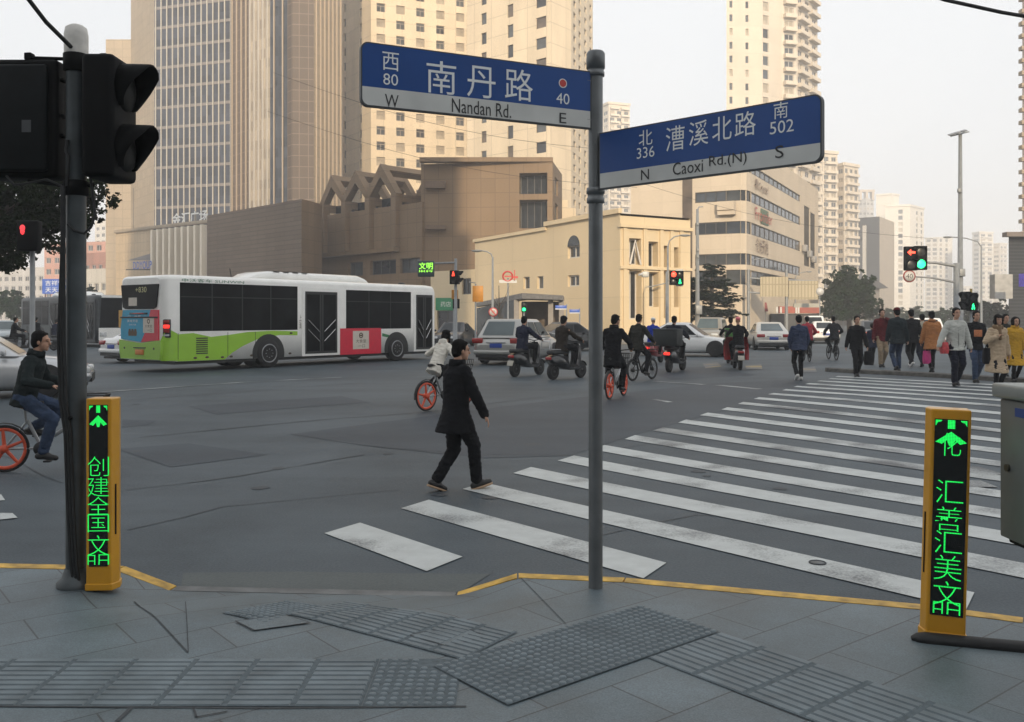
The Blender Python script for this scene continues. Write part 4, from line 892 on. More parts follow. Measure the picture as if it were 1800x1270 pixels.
b = MB(); zb = hz_(106); b.tube([(X_(45), 0, zb + .015), (0, 0, zb + .005), (X_(180), 0, zb + .01)], .012, 8); b.tube([(X_(50), 0, hz_(318)), (0, 0, hz_(330)), (X_(165), 0, hz_(325))], .012, 8); b.cbox((X_(52), 0, zb + .02), (.05, .06, .05), .01); b.cbox((X_(184), 0, zb + .015), (.05, .06, .05), .01); b.build('bracket', BLK, t)
def cable(mb, pts, r=.008): mb.tube([V(p) for p in pts], r, 6)
b = MB()
cable(b, [(X_(150), -.03, hz_(128)), (X_(154), -.05, hz_(150)), (X_(164), -.06, hz_(178))])
cable(b, [(X_(166), -.06, hz_(188)), (X_(157), -.09, hz_(225)), (X_(158), -.09, hz_(250)), (X_(166), -.08, hz_(300)), (X_(174), -.08, hz_(350)), (X_(177), -.08, hz_(380)), (X_(170), -.08, hz_(402)), (X_(158), -.08, hz_(413)), (X_(140), -.07, hz_(408)), (X_(128), -.07, hz_(396))], .009)
cable(b, [(X_(20), -.06, hz_(312)), (X_(35), -.07, hz_(328)), (X_(55), -.07, hz_(326)), (X_(90), -.06, hz_(318)), (X_(118), -.07, hz_(330))], .008)
for k, dx in enumerate((-12, -7, -2)):
    cable(b, [(X_(118 + k * 2), -.066 - .004 * k, hz_(330)), (X_(122 + dx * .3), -.068, hz_(420)), (X_(124 + dx), -.07, hz_(600)), (X_(127 + dx), -.072, hz_(700)), (X_(136 + dx), -.074, hz_(760)), (X_(141 + dx), -.08, hz_(880)), (X_(148 + dx), -.09, hz_(985)), (X_(150 + dx), -.06, .02)], .011)
cable(b, [(X_(128), -.07, hz_(250)), (X_(126), -.075, hz_(270)), (X_(132), -.085, hz_(280)), (X_(127), -.07, hz_(330))], .012)
b.build('cable', RUB, t)
b = MB(); b.cbox((X_(133), -.072, hz_(733)), (.02, .03, .02), .005); b.build('bolt', BLK, t)

# --- two yellow display pillars
YP = mk('pillar_yellow', (.58, .28, .012), .35, var=.10, scale=3, detail=5, coat=.2); LEDB = mk('display_black', (.008, .010, .010), .25, var=.2)
def ledmat():
    m = bpy.data.materials.new('green_led'); m.use_nodes = True; nt = m.node_tree; N = nt.nodes.new; L = nt.links; b = nt.nodes['Principled BSDF']
    b.inputs['Base Color'].default_value = (.0, .12, .02, 1); b.inputs['Emission Color'].default_value = (.012, .80, .10, 1)
    tc = N('ShaderNodeTexCoord'); sp = N('ShaderNodeVectorMath'); sp.operation = 'SCALE'; sp.inputs['Scale'].default_value = 2 * math.pi / .0078; L.new(tc.outputs['Object'], sp.inputs[0])
    sn = N('ShaderNodeVectorMath'); sn.operation = 'SINE'; L.new(sp.outputs[0], sn.inputs[0]); sx = N('ShaderNodeSeparateXYZ'); L.new(sn.outputs[0], sx.inputs[0])
    a = N('ShaderNodeMath'); a.operation = 'ADD'; L.new(sx.outputs[0], a.inputs[0]); L.new(sx.outputs[2], a.inputs[1])
    mr = N('ShaderNodeMapRange'); mr.inputs[1].default_value = -1.2; mr.inputs[2].default_value = .8; mr.inputs[3].default_value = .35; mr.inputs[4].default_value = 1.25; L.new(a.outputs[0], mr.inputs[0]); L.new(mr.outputs[0], b.inputs['Emission Strength'])
    return m
LED = ledmat()
def pillar(label, c, rz, H, w, dsp, side, slot, chars, arrow, tilt=0, base=False):
    """local frame: front face towards -y, width along x"""
    t = thing('display_pillar', label, 'display pillar', c, rz); t.rotation_euler[1] = tilt
    D = .14; s = side
    foot = [(-w / 2, 0), (w / 2, 0), (w / 2 + (.026 if s > 0 else 0.0), .07), (w / 2 + (.01 if s > 0 else 0.0), D), (-w / 2 - (.01 if s < 0 else 0), D), (-w / 2 - (.026 if s < 0 else 0), .07)]
    b = MB(); b.prism(foot, 0, H, 'z'); cs = b.build('casing', YP, t)
    bv = cs.modifiers.new('edge', 'BEVEL'); bv.width = .008; bv.segments = 2; bv.limit_method = 'ANGLE'; bv.angle_limit = R(20)
    b = MB(); q = [(x * 1.07, (y - D / 2) * 1.08 + D / 2) for x, y in foot]; b.prism(q, .001, .045, 'z'); bo = b.build('foot', YP, t); bv = bo.modifiers.new('edge', 'BEVEL'); bv.width = .006; bv.segments = 2
    x0, x1, z0, z1 = dsp; b = MB(); b.box(x0, x1, -.004, .01, z0, z1); b.build('display', LEDB, t)
    for ch, zc_, wd, h, cut in chars: text(ch, LED, t, ((x0 + x1) / 2, -.006, zc_), (1, 0, 0), (0, 0, 1), wd, h, thin=-.014, cut=cut)
    xc = (x0 + x1) / 2; hw = (x1 - x0) / 2; za = arrow; b = MB(); y_ = -.0062
    kv = min(1.0, (z1 - za - .004) / (1.75 * hw)); P_ = lambda pts: b.poly([(xc + u * hw, y_, za + v_ * hw * kv) for u, v_ in pts])
    P_([(-.22, .85), (.22, .85), (.22, 1.75), (-.22, 1.75)]); P_([(0, .55), (.95, -.55), (.55, -.75), (.25, -.35), (.12, -.9), (-.12, -.9), (-.25, -.35), (-.55, -.75), (-.95, -.55)])
    P_([(-.95, 1.72), (-.55, 1.72), (-.62, 1.55), (-.8, 1.5), (-.95, 1.1)]); P_([(.95, 1.72), (.55, 1.72), (.62, 1.55), (.8, 1.5), (.95, 1.1)])
    b.build('arrow', LED, t, recalc=False)
    b = MB(); sx, sy, sz0, sz1 = slot
    a0, a1 = ((w / 2, 0), (w / 2 + .026, .07)) if s > 0 else ((-w / 2 - .026, .07), (-w / 2, 0))
    m0 = V((a0[0] + (a1[0] - a0[0]) * sx, a0[1] + (a1[1] - a0[1]) * sx, 0)); dd_ = (V((*a1, 0)) - V((*a0, 0))).normalized(); nn_ = V((dd_.y, -dd_.x, 0)) * .003; hw_ = dd_ * .006
    b.loft([[m0 - hw_ + nn_ + V((0, 0, z)), m0 + hw_ + nn_ + V((0, 0, z)), m0 + hw_ - nn_ + V((0, 0, z)), m0 - hw_ - nn_ + V((0, 0, z))] for z in (sz0, sz1)], True, False); b.build('slot', BLK, t)
    return t
PL = G(173, 1039, .12); zl_ = lambda py: zt(py, PL.y) - .12
pillar('yellow pillar with green display text beside the near signal pole at the left', PL, R(3), zl_(701), .158, (-.058, .060, zl_(996), zl_(712)), 1, (.55, 0, zl_(942), zl_(853)),
       [(c_, zl_(y_), .135, h_, k_) for c_, y_, h_, k_ in (('创', 820, .125, None), ('建', 856, .125, None), ('全', 889, .115, None), ('国', 920, .115, None), ('文', 959, .13, None), ('明', 991, .12, .45))], zl_(738))
for i in (0,): pass
PR = G(1662, 1127, .12); zr_ = lambda py: zt(py, PR.y) - .12
pr = pillar('yellow pillar with green display text standing alone at the right kerb', PR, R(-19), zr_(720), .196, (-.082, .082, zr_(1083), zr_(737)), -1, (.45, 0, zr_(1013), zr_(905)),
       [('化', zr_(781), .10, .125, None)] + [(c_, zr_(y_), .135, h_, k_) for c_, y_, h_, k_ in (('汇', 864, .125, None), ('善', 912, .13, None), ('汇', 953, .12, None), ('美', 998, .135, None), ('文', 1043, .13, None), ('明', 1078, .125, .47))], zr_(768), tilt=R(1.4))
# black rubber strip running from the right pillar
a, c = G(1602, 1124, .12), G(1900, 1152, .12); t = thing('cable_protector', 'black rubber cable strip lying on the pavement by the right pillar', 'cable cover', a)
b = MB(); d = (c - a).normalized(); n = V((-d.y, d.x, 0)); rg = []
for u, k in ((0, .4), (.03, .85), (.07, 1), ((c - a).length, 1)):
    p = d * u; rg.append([p - n * .055 * k + V((0, 0, .001)), p - n * .04 * k + V((0, 0, .035 * k)), p + n * .02 * k + V((0, 0, .04 * k)), p + n * .05 * k + V((0, 0, .03 * k)), p + n * .06 * k + V((0, 0, .001))])
b.loft(rg); b.build('strip', RUB, t)

# --- control cabinet on a post at the right edge
yc = 4.75; cb = thing('control_cabinet', 'grey steel control cabinet with an overhanging lid at the right edge', 'control box', (2.86, 4.5, .12))
zc_ = lambda py: zt(py, yc) - .12; xl = (1757 - 900) / F * yc - 2.86
CG = mk('cabinet_grey', (.115, .125, .12), .45, .1, var=.12, scale=6, detail=5)
b = MB(); b.cbox((xl + .30, -.01, (zc_(942) + zc_(700)) / 2), (.60, .52, zc_(700) - zc_(942)), .012); b.build('body', CG, cb)
b = MB(); b.cbox((xl + .30, -.01, zc_(686)), (.66, .58, .075), .015); b.build('lid', mk('cabinet_lid', (.20, .215, .205), .4, .1, var=.1), cb)
b = MB(); b.cyl((xl, .165, zc_(818)), (xl - .014, .165, zc_(818)), .019, n=16); b.build('lock', mk('lock_brass', (.10, .09, .06), .4, .6), cb)
b = MB(); b.box(xl - .0035, xl - .0005, -.05, .10, zc_(727), zc_(712)); pl_ = b.build('label_plate', mk('label_blue', (.015, .05, .22), .4), cb)
b = MB(); b.cyl((.10, -.05, .001), (.10, -.05, zc_(940)), .06, n=16); b.build('post', STEEL, cb)
b = MB(); b.cbox((xl + .30, -.01, zc_(946)), (.54, .46, .03), .01); b.build('tray', BLK, cb)
# overhead cables
b = MB(); e = V((TP.x, TP.y, zt(92, yT))); s0 = P(20, -40, 5.2); b.tube([s0, s0.lerp(e, .5) + V((0, 0, -.03)), e], .014, 6); tag(b.build('overhead_cable', RUB), 'black cable slanting down to the top of the near signal pole', 'cable')
b = MB(); b.tube([P(1600, -22, 11), P(1660, 0, 11), P(1760, 22, 11), P(1900, 46, 11)], .022, 6); tag(b.build('overhead_cable', RUB), 'black cable crossing the sky at the upper right corner', 'cable')

for q0, q1, zz, lab in (((480, 128), (1120, 268), 62, 'thin wire sagging across the front of the hotel towers, upper one'), ((470, 196), (1120, 330), 64, 'thin wire sagging across the hotel and brown block, lower one'), ((1060, 300), (1640, 420), 75, 'thin wire sagging in front of the rounded office')):
    a, c = P(*q0, zz), P(*q1, zz); b = MB(); b.tube([a.lerp(c, k / 12) - V((0, 0, 1.1 * math.sin(math.pi * k / 12))) for k in range(13)], .013, 5); tag(b.build('overhead_wire', RUB), lab, 'wire')
# ------------------------------------------------------------------ mid-distance signals, signs and lamps
RED_L = mk('red_lamp', (1.0, .06, .03), .4, emit=2.6, var=0); GRN_L = mk('green_lamp', (.02, .90, .28), .4, emit=1.9, var=0); OFF_L = mk('unlit_lens', (.03, .03, .028), .3, var=.3)
POLEG = mk('pole_grey', (.24, .25, .255), .5, .2, var=.12)
def sig_head(parent, c, rz, lamps, s=.30, icon=None):
    M = Matrix.Translation(c) @ Matrix.Rotation(rz, 4, 'Z'); n = len(lamps); H = n * s * 1.16
    b = MB(M); b.cbox((0, .09, 0), (s * 1.25, .2, H), .03); hd = b.build('signal_head', BLK, parent)
    for i, l in enumerate(lamps):
        z = H / 2 - s * 1.16 * (i + .5); b = MB(M)
        if icon and l is not OFF_L and icon == 'man':
            for e_, r_ in (((0, -.02, z + s * .30), (s * .10, .015, s * .10)), ((0, -.02, z + .02), (s * .16, .015, s * .20)), ((-s * .12, -.02, z - s * .26), (s * .09, .015, s * .17)), ((s * .14, -.02, z - s * .24), (s * .09, .015, s * .17))): b.ell(e_, r_, 6)
        elif icon and l is not OFF_L and icon == 'arrow': b.prism([(-s * .40, z), (-s * .05, z + s * .30), (-s * .05, z + s * .1), (s * .36, z + s * .1), (s * .36, z - s * .1), (-s * .05, z - s * .1), (-s * .05, z - s * .30)], -.035, -.012, 'y')
        else: b.lathe([(.001, -.035), (s * .3, -.03), (s * .44, -.012)], 16, (0, 0, z), 'y')
        b.build('lens', l, hd)
        b = MB(M); rg = []
        for k in range(11):
            a = math.pi * (-.15 + 1.3 * k / 10); ln = .06 + .14 * cl(math.sin(a) + .3); x_, z_ = s * .5 * math.cos(a), s * .5 * math.sin(a)
            rg.append([(x_, -.01, z + z_), (x_, -.01 - ln, z + z_), (x_ * .92, -.01 - ln, z + z_ * .92), (x_ * .92, -.01, z + z_ * .92)])
        b.loft(rg, True); b.build('visor', BLK, hd)
    return hd
def pole(parent, r0, r1, h, n=10, name='pole', m=None, c=(0, 0)):
    b = MB(); b.lathe([(r0 * 1.5, .001), (r0 * 1.5, .04), (r0, .06), (r1, h), (.001, h + .01)], n, (c[0], c[1], 0)); return b.build(name, m or POLEG, parent)
# signal gantry beside the bus front
g = GY(801, 46); t = thing('traffic_signal', 'traffic signal with a red lamp and a green display board on its arm', 'traffic light', g)
lz = lambda py, Y=46: zt(py, Y) - g.z; lx = lambda px, Y=46: (px - 900) / F * Y - g.x
pole(t, .09, .07, lz(455)); sig_head(t, V((lx(797), -.12, lz(488))), 0, [RED_L, OFF_L], .30, 'man'); sig_head(t, V((lx(807), -.05, lz(488))), R(80), [OFF_L, OFF_L], .30)
b = MB(); b.tube([(0, 0, lz(462)), (lx(750), 0, lz(464))], .05, 8); b.build('arm', POLEG, t)
b = MB(); b.cbox((lx(749), -.05, lz(473)), (.84, .16, .80), .03); db = b.build('display_board', mk('board_green', (.03, .055, .06), .5), t); YG = mk('yellow_green_led', (.30, .85, .06), .4, emit=1.8, var=0)
text('文明', YG, db, (lx(749), -.135, lz(468)), (1, 0, 0), (0, 0, 1), .70, .34); text('出行', YG, db, (lx(749), -.135, lz(478)), (1, 0, 0), (0, 0, 1), .70, .18, cut=.3)
g = GY(836, 48); t = thing('direction_sign', 'orange rectangular sign board on a slim pole', 'road sign', g); pole(t, .05, .045, zt(500, 48) - g.z)
OR = mk('sign_orange', (.50, .21, .02), .5, var=.12, scale=4); b = MB(); b.cbox((.12, -.08, zt(517, 48) - g.z), (.56, .05, .84), .015); b.build('board', OR, t); b = MB(); b.tube([(0, 0, zt(498, 48) - g.z), (-.35, 0, zt(496, 48) - g.z)], .03, 6); b.build('arm', POLEG, t)
g = GY(798, 47.5); t = thing('direction_sign', 'small orange sign with a green panel low behind the bus front', 'road sign', g); pole(t, .06, .05, zt(510, 47) - g.z); b = MB(); b.cbox((.05, -.09, zt(518, 47) - g.z), (.34, .06, .5), .015); b.build('board', OR, t); b = MB(); b.cbox((.12, -.10, zt(534, 47) - g.z), (.36, .08, .5), .015); b.build('panel', BLK, t)
# street lamp in front of the cream wall
def lamp(label, px, Y, ytop, arm, rz=0, r=.09, kind='street_lamp', group=None):
    g = GY(px, Y); t = thing(kind, label, 'street lamp', g, 0, group); h = zt(ytop, Y) - g.z; pole(t, r, r * .6, h)
    ax = (arm[0] - px) / F * Y; az = zt(arm[1], Y) - g.z
    b = MB(); b.tube([(0, 0, h - .1), (ax * .12, 0, h + (az - h) * .45), (ax * .5, 0, h + (az - h) * .85), (ax, 0, az)], .04, 8); b.build('arm', POLEG, t)
    b = MB(); b.ell((ax + (.25 if ax > 0 else -.25), 0, az - .01), (.36, .12, .07), 8); b.build('lamp_head', mk('lamp_shell', (.20, .21, .21), .4, .3), t)
    b = MB(); b.ell((ax + (.27 if ax > 0 else -.27), 0, az - .05), (.24, .09, .05), 6); b.build('lamp_lens', mk('lamp_lens', (.35, .36, .36), .3), t); return t
lamp('slender grey street lamp with a curved arm, before the cream wall', 866, 54, 452, (846, 441))
lamp('grey street lamp with its arm reaching up to the right, at the cream corner', 1174, 58, 432, (1197, 414))
lamp('white street lamp with a long arm rising to the right, before the rounded office', 1306, 88, 470, (1338, 455))
lamp('far white street lamp with a raised arm, below the rounded office', 1398, 105, 488, (1418, 478))
lamp('distant white street lamp among the right-hand trees', 1482, 118, 512, (1501, 504)); lamp('most distant white street lamp, at the dark pavilion', 1518, 140, 520, (1538, 514))
lamp('street lamp on a long thin arm reaching left, right of the tall mast', 1725, 66, 432, (1672, 417))
g = GY(1226, 70); t = thing('utility_pole', 'tall pale utility pole before the rounded office', 'pole', g); h = zt(368, 70) - g.z; pole(t, .19, .10, h); b = MB(); b.tube([(0, 0, h - .05), (.1, 0, h + .15), (.42, 0, h + .2)], .05, 6); b.build('arm', POLEG, t)
b = MB()
for q in (395, 440, 452): b.cbox((0, -.16, zt(q, 70) - g.z), (.16, .1, .2), .02)
b.build('bracket', POLEG, t); b = MB(); b.cbox((.05, -.2, zt(545, 70) - g.z), (.5, .3, .7), .04); b.build('junction_box', POLEG, t)
# pedestrian and vehicle signal pair on the right of the sign post
g = GY(1172, 46); t = thing('traffic_signal', 'signal pair with red on the left and a green walking figure on the right', 'traffic light', g); lz = lambda py: zt(py, 46) - g.z; lx = lambda px: (px - 900) / F * 46 - g.x
pole(t, .07, .06, lz(478)); b = MB(); b.tube([(0, 0, lz(495)), (lx(1180), 0, lz(492))], .04, 6); b.tube([(0, 0, lz(498)), (lx(1140), 0, lz(505))], .03, 6); b.build('arm', POLEG, t)
sig_head(t, V((lx(1183.5), -.1, lz(489))), 0, [RED_L, OFF_L], .31); sig_head(t, V((lx(1194.5), -.1, lz(489))), 0, [OFF_L, GRN_L], .31, 'man')
b = MB(); b.box(lx(1189), lx(1201.5), .12, .14, lz(503.5), lz(473.5)); b.build('backing', mk('signal_backing', (.45, .46, .45), .5), t)
b = MB(); b.cbox((lx(1134), -.05, lz(483)), (.35, .25, .28), .05); b.cyl((lx(1129), -.1, lz(482)), (lx(1122), -.3, lz(484)), .06, n=8); b.build('camera', mk('camera_white', (.5, .5, .48), .4), t)
# small pedestrian signal under the canopy
g = GY(921, 52); t = thing('pedestrian_signal', 'small pedestrian signal with a green lamp before the station canopy', 'traffic light', g); pole(t, .05, .05, zt(545, 52) - g.z); sig_head(t, V((0, -.15, zt(540, 52) - g.z)), 0, [OFF_L, GRN_L], .24)
# round signs
def round_sign(label, px, Y, py, r, face, ring, extra=None, polebot=True, sym=None, rim=.80):
    g = GY(px, Y); t = thing('road_sign', label, 'road sign', g); z = zt(py, Y) - g.z; rr = r / F * Y; pole(t, .045, .04, z - rr * .4)
    b = MB(); b.lathe([(.001, -.09), (rr, -.09), (rr, -.06), (.001, -.06)], 24, (0, 0, z), 'y'); b.build('disc', ring, t)
    b = MB(); b.lathe([(.001, -.095), (rr * rim, -.095), (rr * rim, -.091)], 24, (0, 0, z), 'y'); b.build('face', face, t)
    if sym: sym(t, z, rr)
    return t
def slash(t, z, rr):
    b = MB(); q = rr * .55; b.prism([(-q - .02, z + q), (-q + .05, z + q + .02), (q + .02, z - q), (q - .05, z - q - .02)], -.102, -.097, 'y'); b.build('bar', REDD, t)
    text('停', SBK, t, (0, -.0965, z), (1, 0, 0), (0, 0, 1), rr * .8, rr * .8)
WH2 = mk('sign_face_white', (.55, .54, .52), .45, var=.05)
round_sign('round red-rimmed prohibition sign above the minivan roof', 867, 50, 549, 8, WH2, REDD, sym=slash)
g = GY(893, 57); t = thing('station_sign', 'red and white round station totem over the canopy', 'station sign', g); z = zt(489, 57) - g.z; pole(t, .05, .05, z)
b = MB(); b.torus((-.02, -.1, z + .1), .30, .055, 'y', 24, 6); b.build('ring', REDD, t); b = MB(); b.box(-.55, .55, -.14, -.11, z - .32, z - .14); b.build('name_bar', WH2, t); b = MB(); b.box(-.22, .22, -.15, -.06, z + .06, z + .14); b.build('bar', REDD, t); b = MB(); b.box(.38, .44, -.14, -.1, z - .2, z + .5); b.box(.28, .62, -.145, -.105, z - .02, z + .1); b.build('red_mark', REDD, t)
for px, py, lab, w_ in ((986, 541, 'small blue street sign on a pole beside the canopy, left of its twin', 20), (1009, 548, 'small blue street sign under the cream corner, right of its twin', 18)):
    g = GY(px + 10, 56); t = thing('street_sign', lab, 'street sign', g); z = zt(py, 56) - g.z; pole(t, .04, .04, z + .2); b = MB(); b.cbox((-w_ / F * 56 * .5, -.02, z), (w_ / F * 56, .04, .26), .01); b.build('plate', mk('far_sign_blue', (.02, .09, .42), .4), t); b = MB(); b.box(-w_ / F * 56, 0, -.045, -.041, z - .125, z - .06); b.build('white_strip', WH2, t)
round_sign('white round sign with dark marks by the rounded office', 1441, 80, 513, 7, WH2, mk('sign_grey_rim', (.4, .4, .4), .5))
# signal mast on the right with the 40 sign
g = GY(1681, 44); t = thing('traffic_signal', 'mast arm signal with a red left arrow and a green lamp above the 40 sign', 'traffic light', g); lz = lambda py: zt(py, 44) - g.z; lx = lambda px: (px - 900) / F * 44 - g.x
pole(t, .15, .13, lz(463), 14); b = MB(); b.tube([(0, 0, lz(468)), (lx(1648), 0, lz(463)), (lx(1600), 0, lz(459))], [.09, .06, .045], 8); b.build('arm', POLEG, t); b = MB(); b.tube([(0, 0, lz(497)), (lx(1640), 0, lz(489)), (lx(1598), 0, lz(486))], [.06, .045, .035], 8); b.build('lower_arm', POLEG, t)
sig_head(t, V((lx(1599.5), -.15, lz(455))), 0, [RED_L, OFF_L, ], .50, 'arrow'); sig_head(t, V((lx(1616.5), -.15, lz(454))), 0, [OFF_L, GRN_L], .50)
rr = 11 / F * 44; b = MB(); b.lathe([(.001, -.10), (rr, -.10), (rr, -.07), (.001, -.07)], 28, (lx(1597), 0, lz(486)), 'y'); sg = b.build('speed_sign', mk('dull_red_rim', (.30, .06, .05), .5), t)
b = MB(); b.lathe([(.001, -.106), (rr * .80, -.106), (rr * .80, -.101)], 28, (lx(1597), 0, lz(486)), 'y'); b.build('sign_face', WH2, sg); text('40', SBK, sg, (lx(1597), -.109, lz(486)), (1, 0, 0), (0, 0, 1), rr * 1.05, rr * .75)
g = GY(1707, 38); t = thing('pedestrian_signal', 'pedestrian signal with a green walking figure above the crossing crowd', 'traffic light', g); lz = lambda py: zt(py, 38) - g.z
pole(t, .055, .05, lz(520)); sig_head(t, V((0, -.16, lz(531))), 0, [OFF_L, GRN_L], .33, 'man'); sig_head(t, V((-.27, .02, lz(529))), R(-70), [OFF_L, OFF_L], .33)
b = MB(); b.cyl((0, 0, lz(518)), (0, 0, lz(508)), .05, n=8); b.build('finial', mk('finial_yellow', (.5, .36, .1), .5), t)
# tall lighting mast
g = GY(1688, 47); t = thing('lighting_mast', 'tall grey lighting mast with a cluster of flat floodlights at its top', 'lighting mast', g); h = zt(236, 47) - g.z; pole(t, .16, .085, h, 14)
for k, (dx, dz) in enumerate(((-.46, -.02), (-.15, .07), (.17, .16))):
    b = MB(Matrix.Translation((dx, 0, h + dz)) @ Matrix.Rotation(R(-20), 4, 'Z') @ Matrix.Rotation(R(-16), 4, 'Y') @ Matrix.Rotation(R(14), 4, 'X')); b.cbox((0, 0, 0), (.25, .75, .06), .02); b.build('floodlight', mk('flood_grey', (.20, .21, .22), .45, .2), t)
b = MB(); b.tube([(-.5, 0, h - .12), (.45, 0, h + .12)], .035, 6); b.build('crossbar', POLEG, t)
b = MB(); b.cbox((-.1, -.12, zt(336, 47) - g.z), (.2, .14, .22), .03); b.cbox((0, -.15, zt(480, 47) - g.z), (.3, .2, .4), .03); b.build('control_box', POLEG, t)
# striped panels on a gantry below the rounded office
g = GY(1388, 84); t = thing('gantry_sign', 'cream ribbed backs of two gantry sign boards below the rounded office', 'gantry sign', g); lz = lambda py: zt(py, 84) - g.z; lx = lambda px: (px - 900) / F * 84 - g.x
RIB = wallmat('ribbed_board', (.42, .36, .25), .3, 1.25, .05, .7, .05)
for p0, p1, q0, q1, k in ((1336, 1385, 487, 522, 0), (1386, 1438, 494, 527, 1)):
    b = MB(); b.box(lx(p0), lx(p1), -.1 + k * .02, .02, lz(q1), lz(q0)); b.build('board', RIB, t)
b = MB(); b.box(lx(1392), lx(1437), -.6, -.4, lz(541), lz(534)); b.build('lower_board', mk('board_back', (.34, .33, .28), .6), t)
for p in (1316, 1383): b = MB(); b.lathe([(.16, .001), (.13, lz(474))], 10, (lx(p), .1, 0)); b.build('post', POLEG, t)
b = MB(); b.tube([(lx(1314), .1, lz(489)), (lx(1438), .1, lz(495))], .09, 6); b.tube([(lx(1314), .1, lz(514)), (lx(1438), .1, lz(523))], .09, 6); b.build('rail', POLEG, t)
g = GY(1337, 92); t = thing('kiosk', 'small red-roofed kiosk under the gantry boards', 'kiosk', g); lz = lambda py: zt(py, 92) - g.z; lx = lambda px: (px - 900) / F * 92 - g.x
b = MB(); b.box(lx(1318), lx(1346), 0, 3, 0, lz(548)); b.build('wall', mk('kiosk_grey', (.20, .20, .19), .6, var=.3, scale=1.5), t); b = MB(); b.prism([(lx(1316), lz(548)), (lx(1349), lz(548)), (lx(1346), lz(532)), (lx(1322), lz(532))], -.3, 3.3, 'y'); b.build('roof', mk('kiosk_red', (.20, .05, .05), .6, var=.2), t)
g = GY(1405, 93); t = thing('shop_row', 'red fronted shop strip with dark openings below the gantry boards', 'shop front', g); lx = lambda px: (px - 900) / F * 93 - g.x; lz = lambda py: zt(py, 93) - g.z
b = MB(); b.box(lx(1356), lx(1440), 0, 2.5, 0, lz(552)); b.build('wall', mk('shop_dark', (.05, .05, .05), .6, var=.4, scale=1), t); b = MB(); b.box(lx(1368), lx(1440), -.3, -.01, lz(551), lz(539)); b.build('fascia', mk('fascia_red', (.30, .075, .05), .55, var=.25, scale=1.2), t)
for p in (1364, 1371, 1398, 1402): 
    b = MB(); b.box(lx(p) - .09, lx(p) + .09, -.34, -.31, lz(551), lz(540)); b.build('sign_letter', WH2, t)
# far crossing signal by the left tree
g = GY(57, 17); t = thing('pedestrian_signal', 'black pedestrian signal with a small red lamp, in front of the left tree', 'traffic light', g); lz = lambda py: zt(py, 17) - g.z
pole(t, .05, .045, lz(420)); b = MB(); b.cbox((0, -.1, lz(416)), (.40, .18, .56), .03); hd = b.build('signal_head', BLK, t); b = MB(); b.ell((-.08, -.20, lz(403)), (.05, .02, .06), 8); b.ell((-.08, -.20, lz(409)), (.04, .02, .06), 8); b.build('lens', mk('dim_red_lamp', (.9, .05, .06), .4, emit=1.0, var=0), hd)
# ------------------------------------------------------------------ vehicles
TYRE = mk('tyre_rubber', (.012, .012, .013), .8, var=.3, scale=14); RIM = mk('alloy_rim', (.34, .34, .35), .35, .7, var=.15); RIMD = mk('dark_rim', (.06, .06, .062), .5, .4, var=.2); CGL = glassmat('car_glass', (.012, .015, .018), .08, .3); CGL2 = glassmat('pale_car_glass', (.07, .095, .10), .08, .6)
TAIL = mk('tail_light', (.30, .012, .010), .2, var=.2, coat=.5); TAILON = mk('tail_light_lit', (1.0, .03, .02), .3, emit=1.6, var=0); HEADL = mk('headlight', (.55, .56, .56), .15, var=.2, scale=9); PLB = mk('plate_blue', (.02, .06, .32), .4, var=.05); TRIM = mk('black_trim', (.016, .016, .017), .55, var=.2); CHROME = mk('chrome', (.5, .5, .5), .2, .9, var=.05)
def paint(name, col, metal=.3): return mk(name, col, .28, metal, var=.05, scale=2, coat=.6)
def wheel(parent, c, r, w, rim=RIM, spokes=5, out=1):
    b = MB(); b.lathe([(r * .62, -w / 2), (r * .93, -w / 2), (r, -w * .32), (r, w * .32), (r * .93, w / 2), (r * .62, w / 2)], 28, c, 'x'); wo = b.build('wheel', TYRE, parent)
    b = MB(); x = out * w * .36
    b.torus(V(c) + V((out * w * .42, 0, 0)), r * .60, r * .05, 'x', 28, 6); b.lathe([(.001, x - out * .03), (r * .62, x - out * .05)], 20, c, 'x'); b.lathe([(.001, x + out * .03), (r * .16, x + out * .025), (r * .18, x - out * .03)], 12, c, 'x')
    for k in range(spokes):
        a = 2 * math.pi * k / spokes + .3; dv = V((0, math.cos(a), math.sin(a))); n_ = V((0, -math.sin(a), math.cos(a)))
        q = [V(c) + V((x + out * .012, 0, 0)) + dv * r * t_ + n_ * r * s_ for t_, s_ in ((.12, -.11), (.12, .11), (.6, .075), (.6, -.075))]; q2 = [p - V((out * .03, 0, 0)) for p in q]
        b.loft([q, q2], True, False)
    b.build('rim', rim, wo); return wo
def arch(mb, c, r, out, d=.012):
    x = c[0]; pts = [(c[1] + r * math.cos(a * math.pi / 14 - .35 + .05 * 0), c[2] + r * math.sin(a * math.pi / 14 - .35)) for a in range(0, 18)]
    pts = [p for p in pts]; mb.prism(pts, x, x + out * d, 'x')
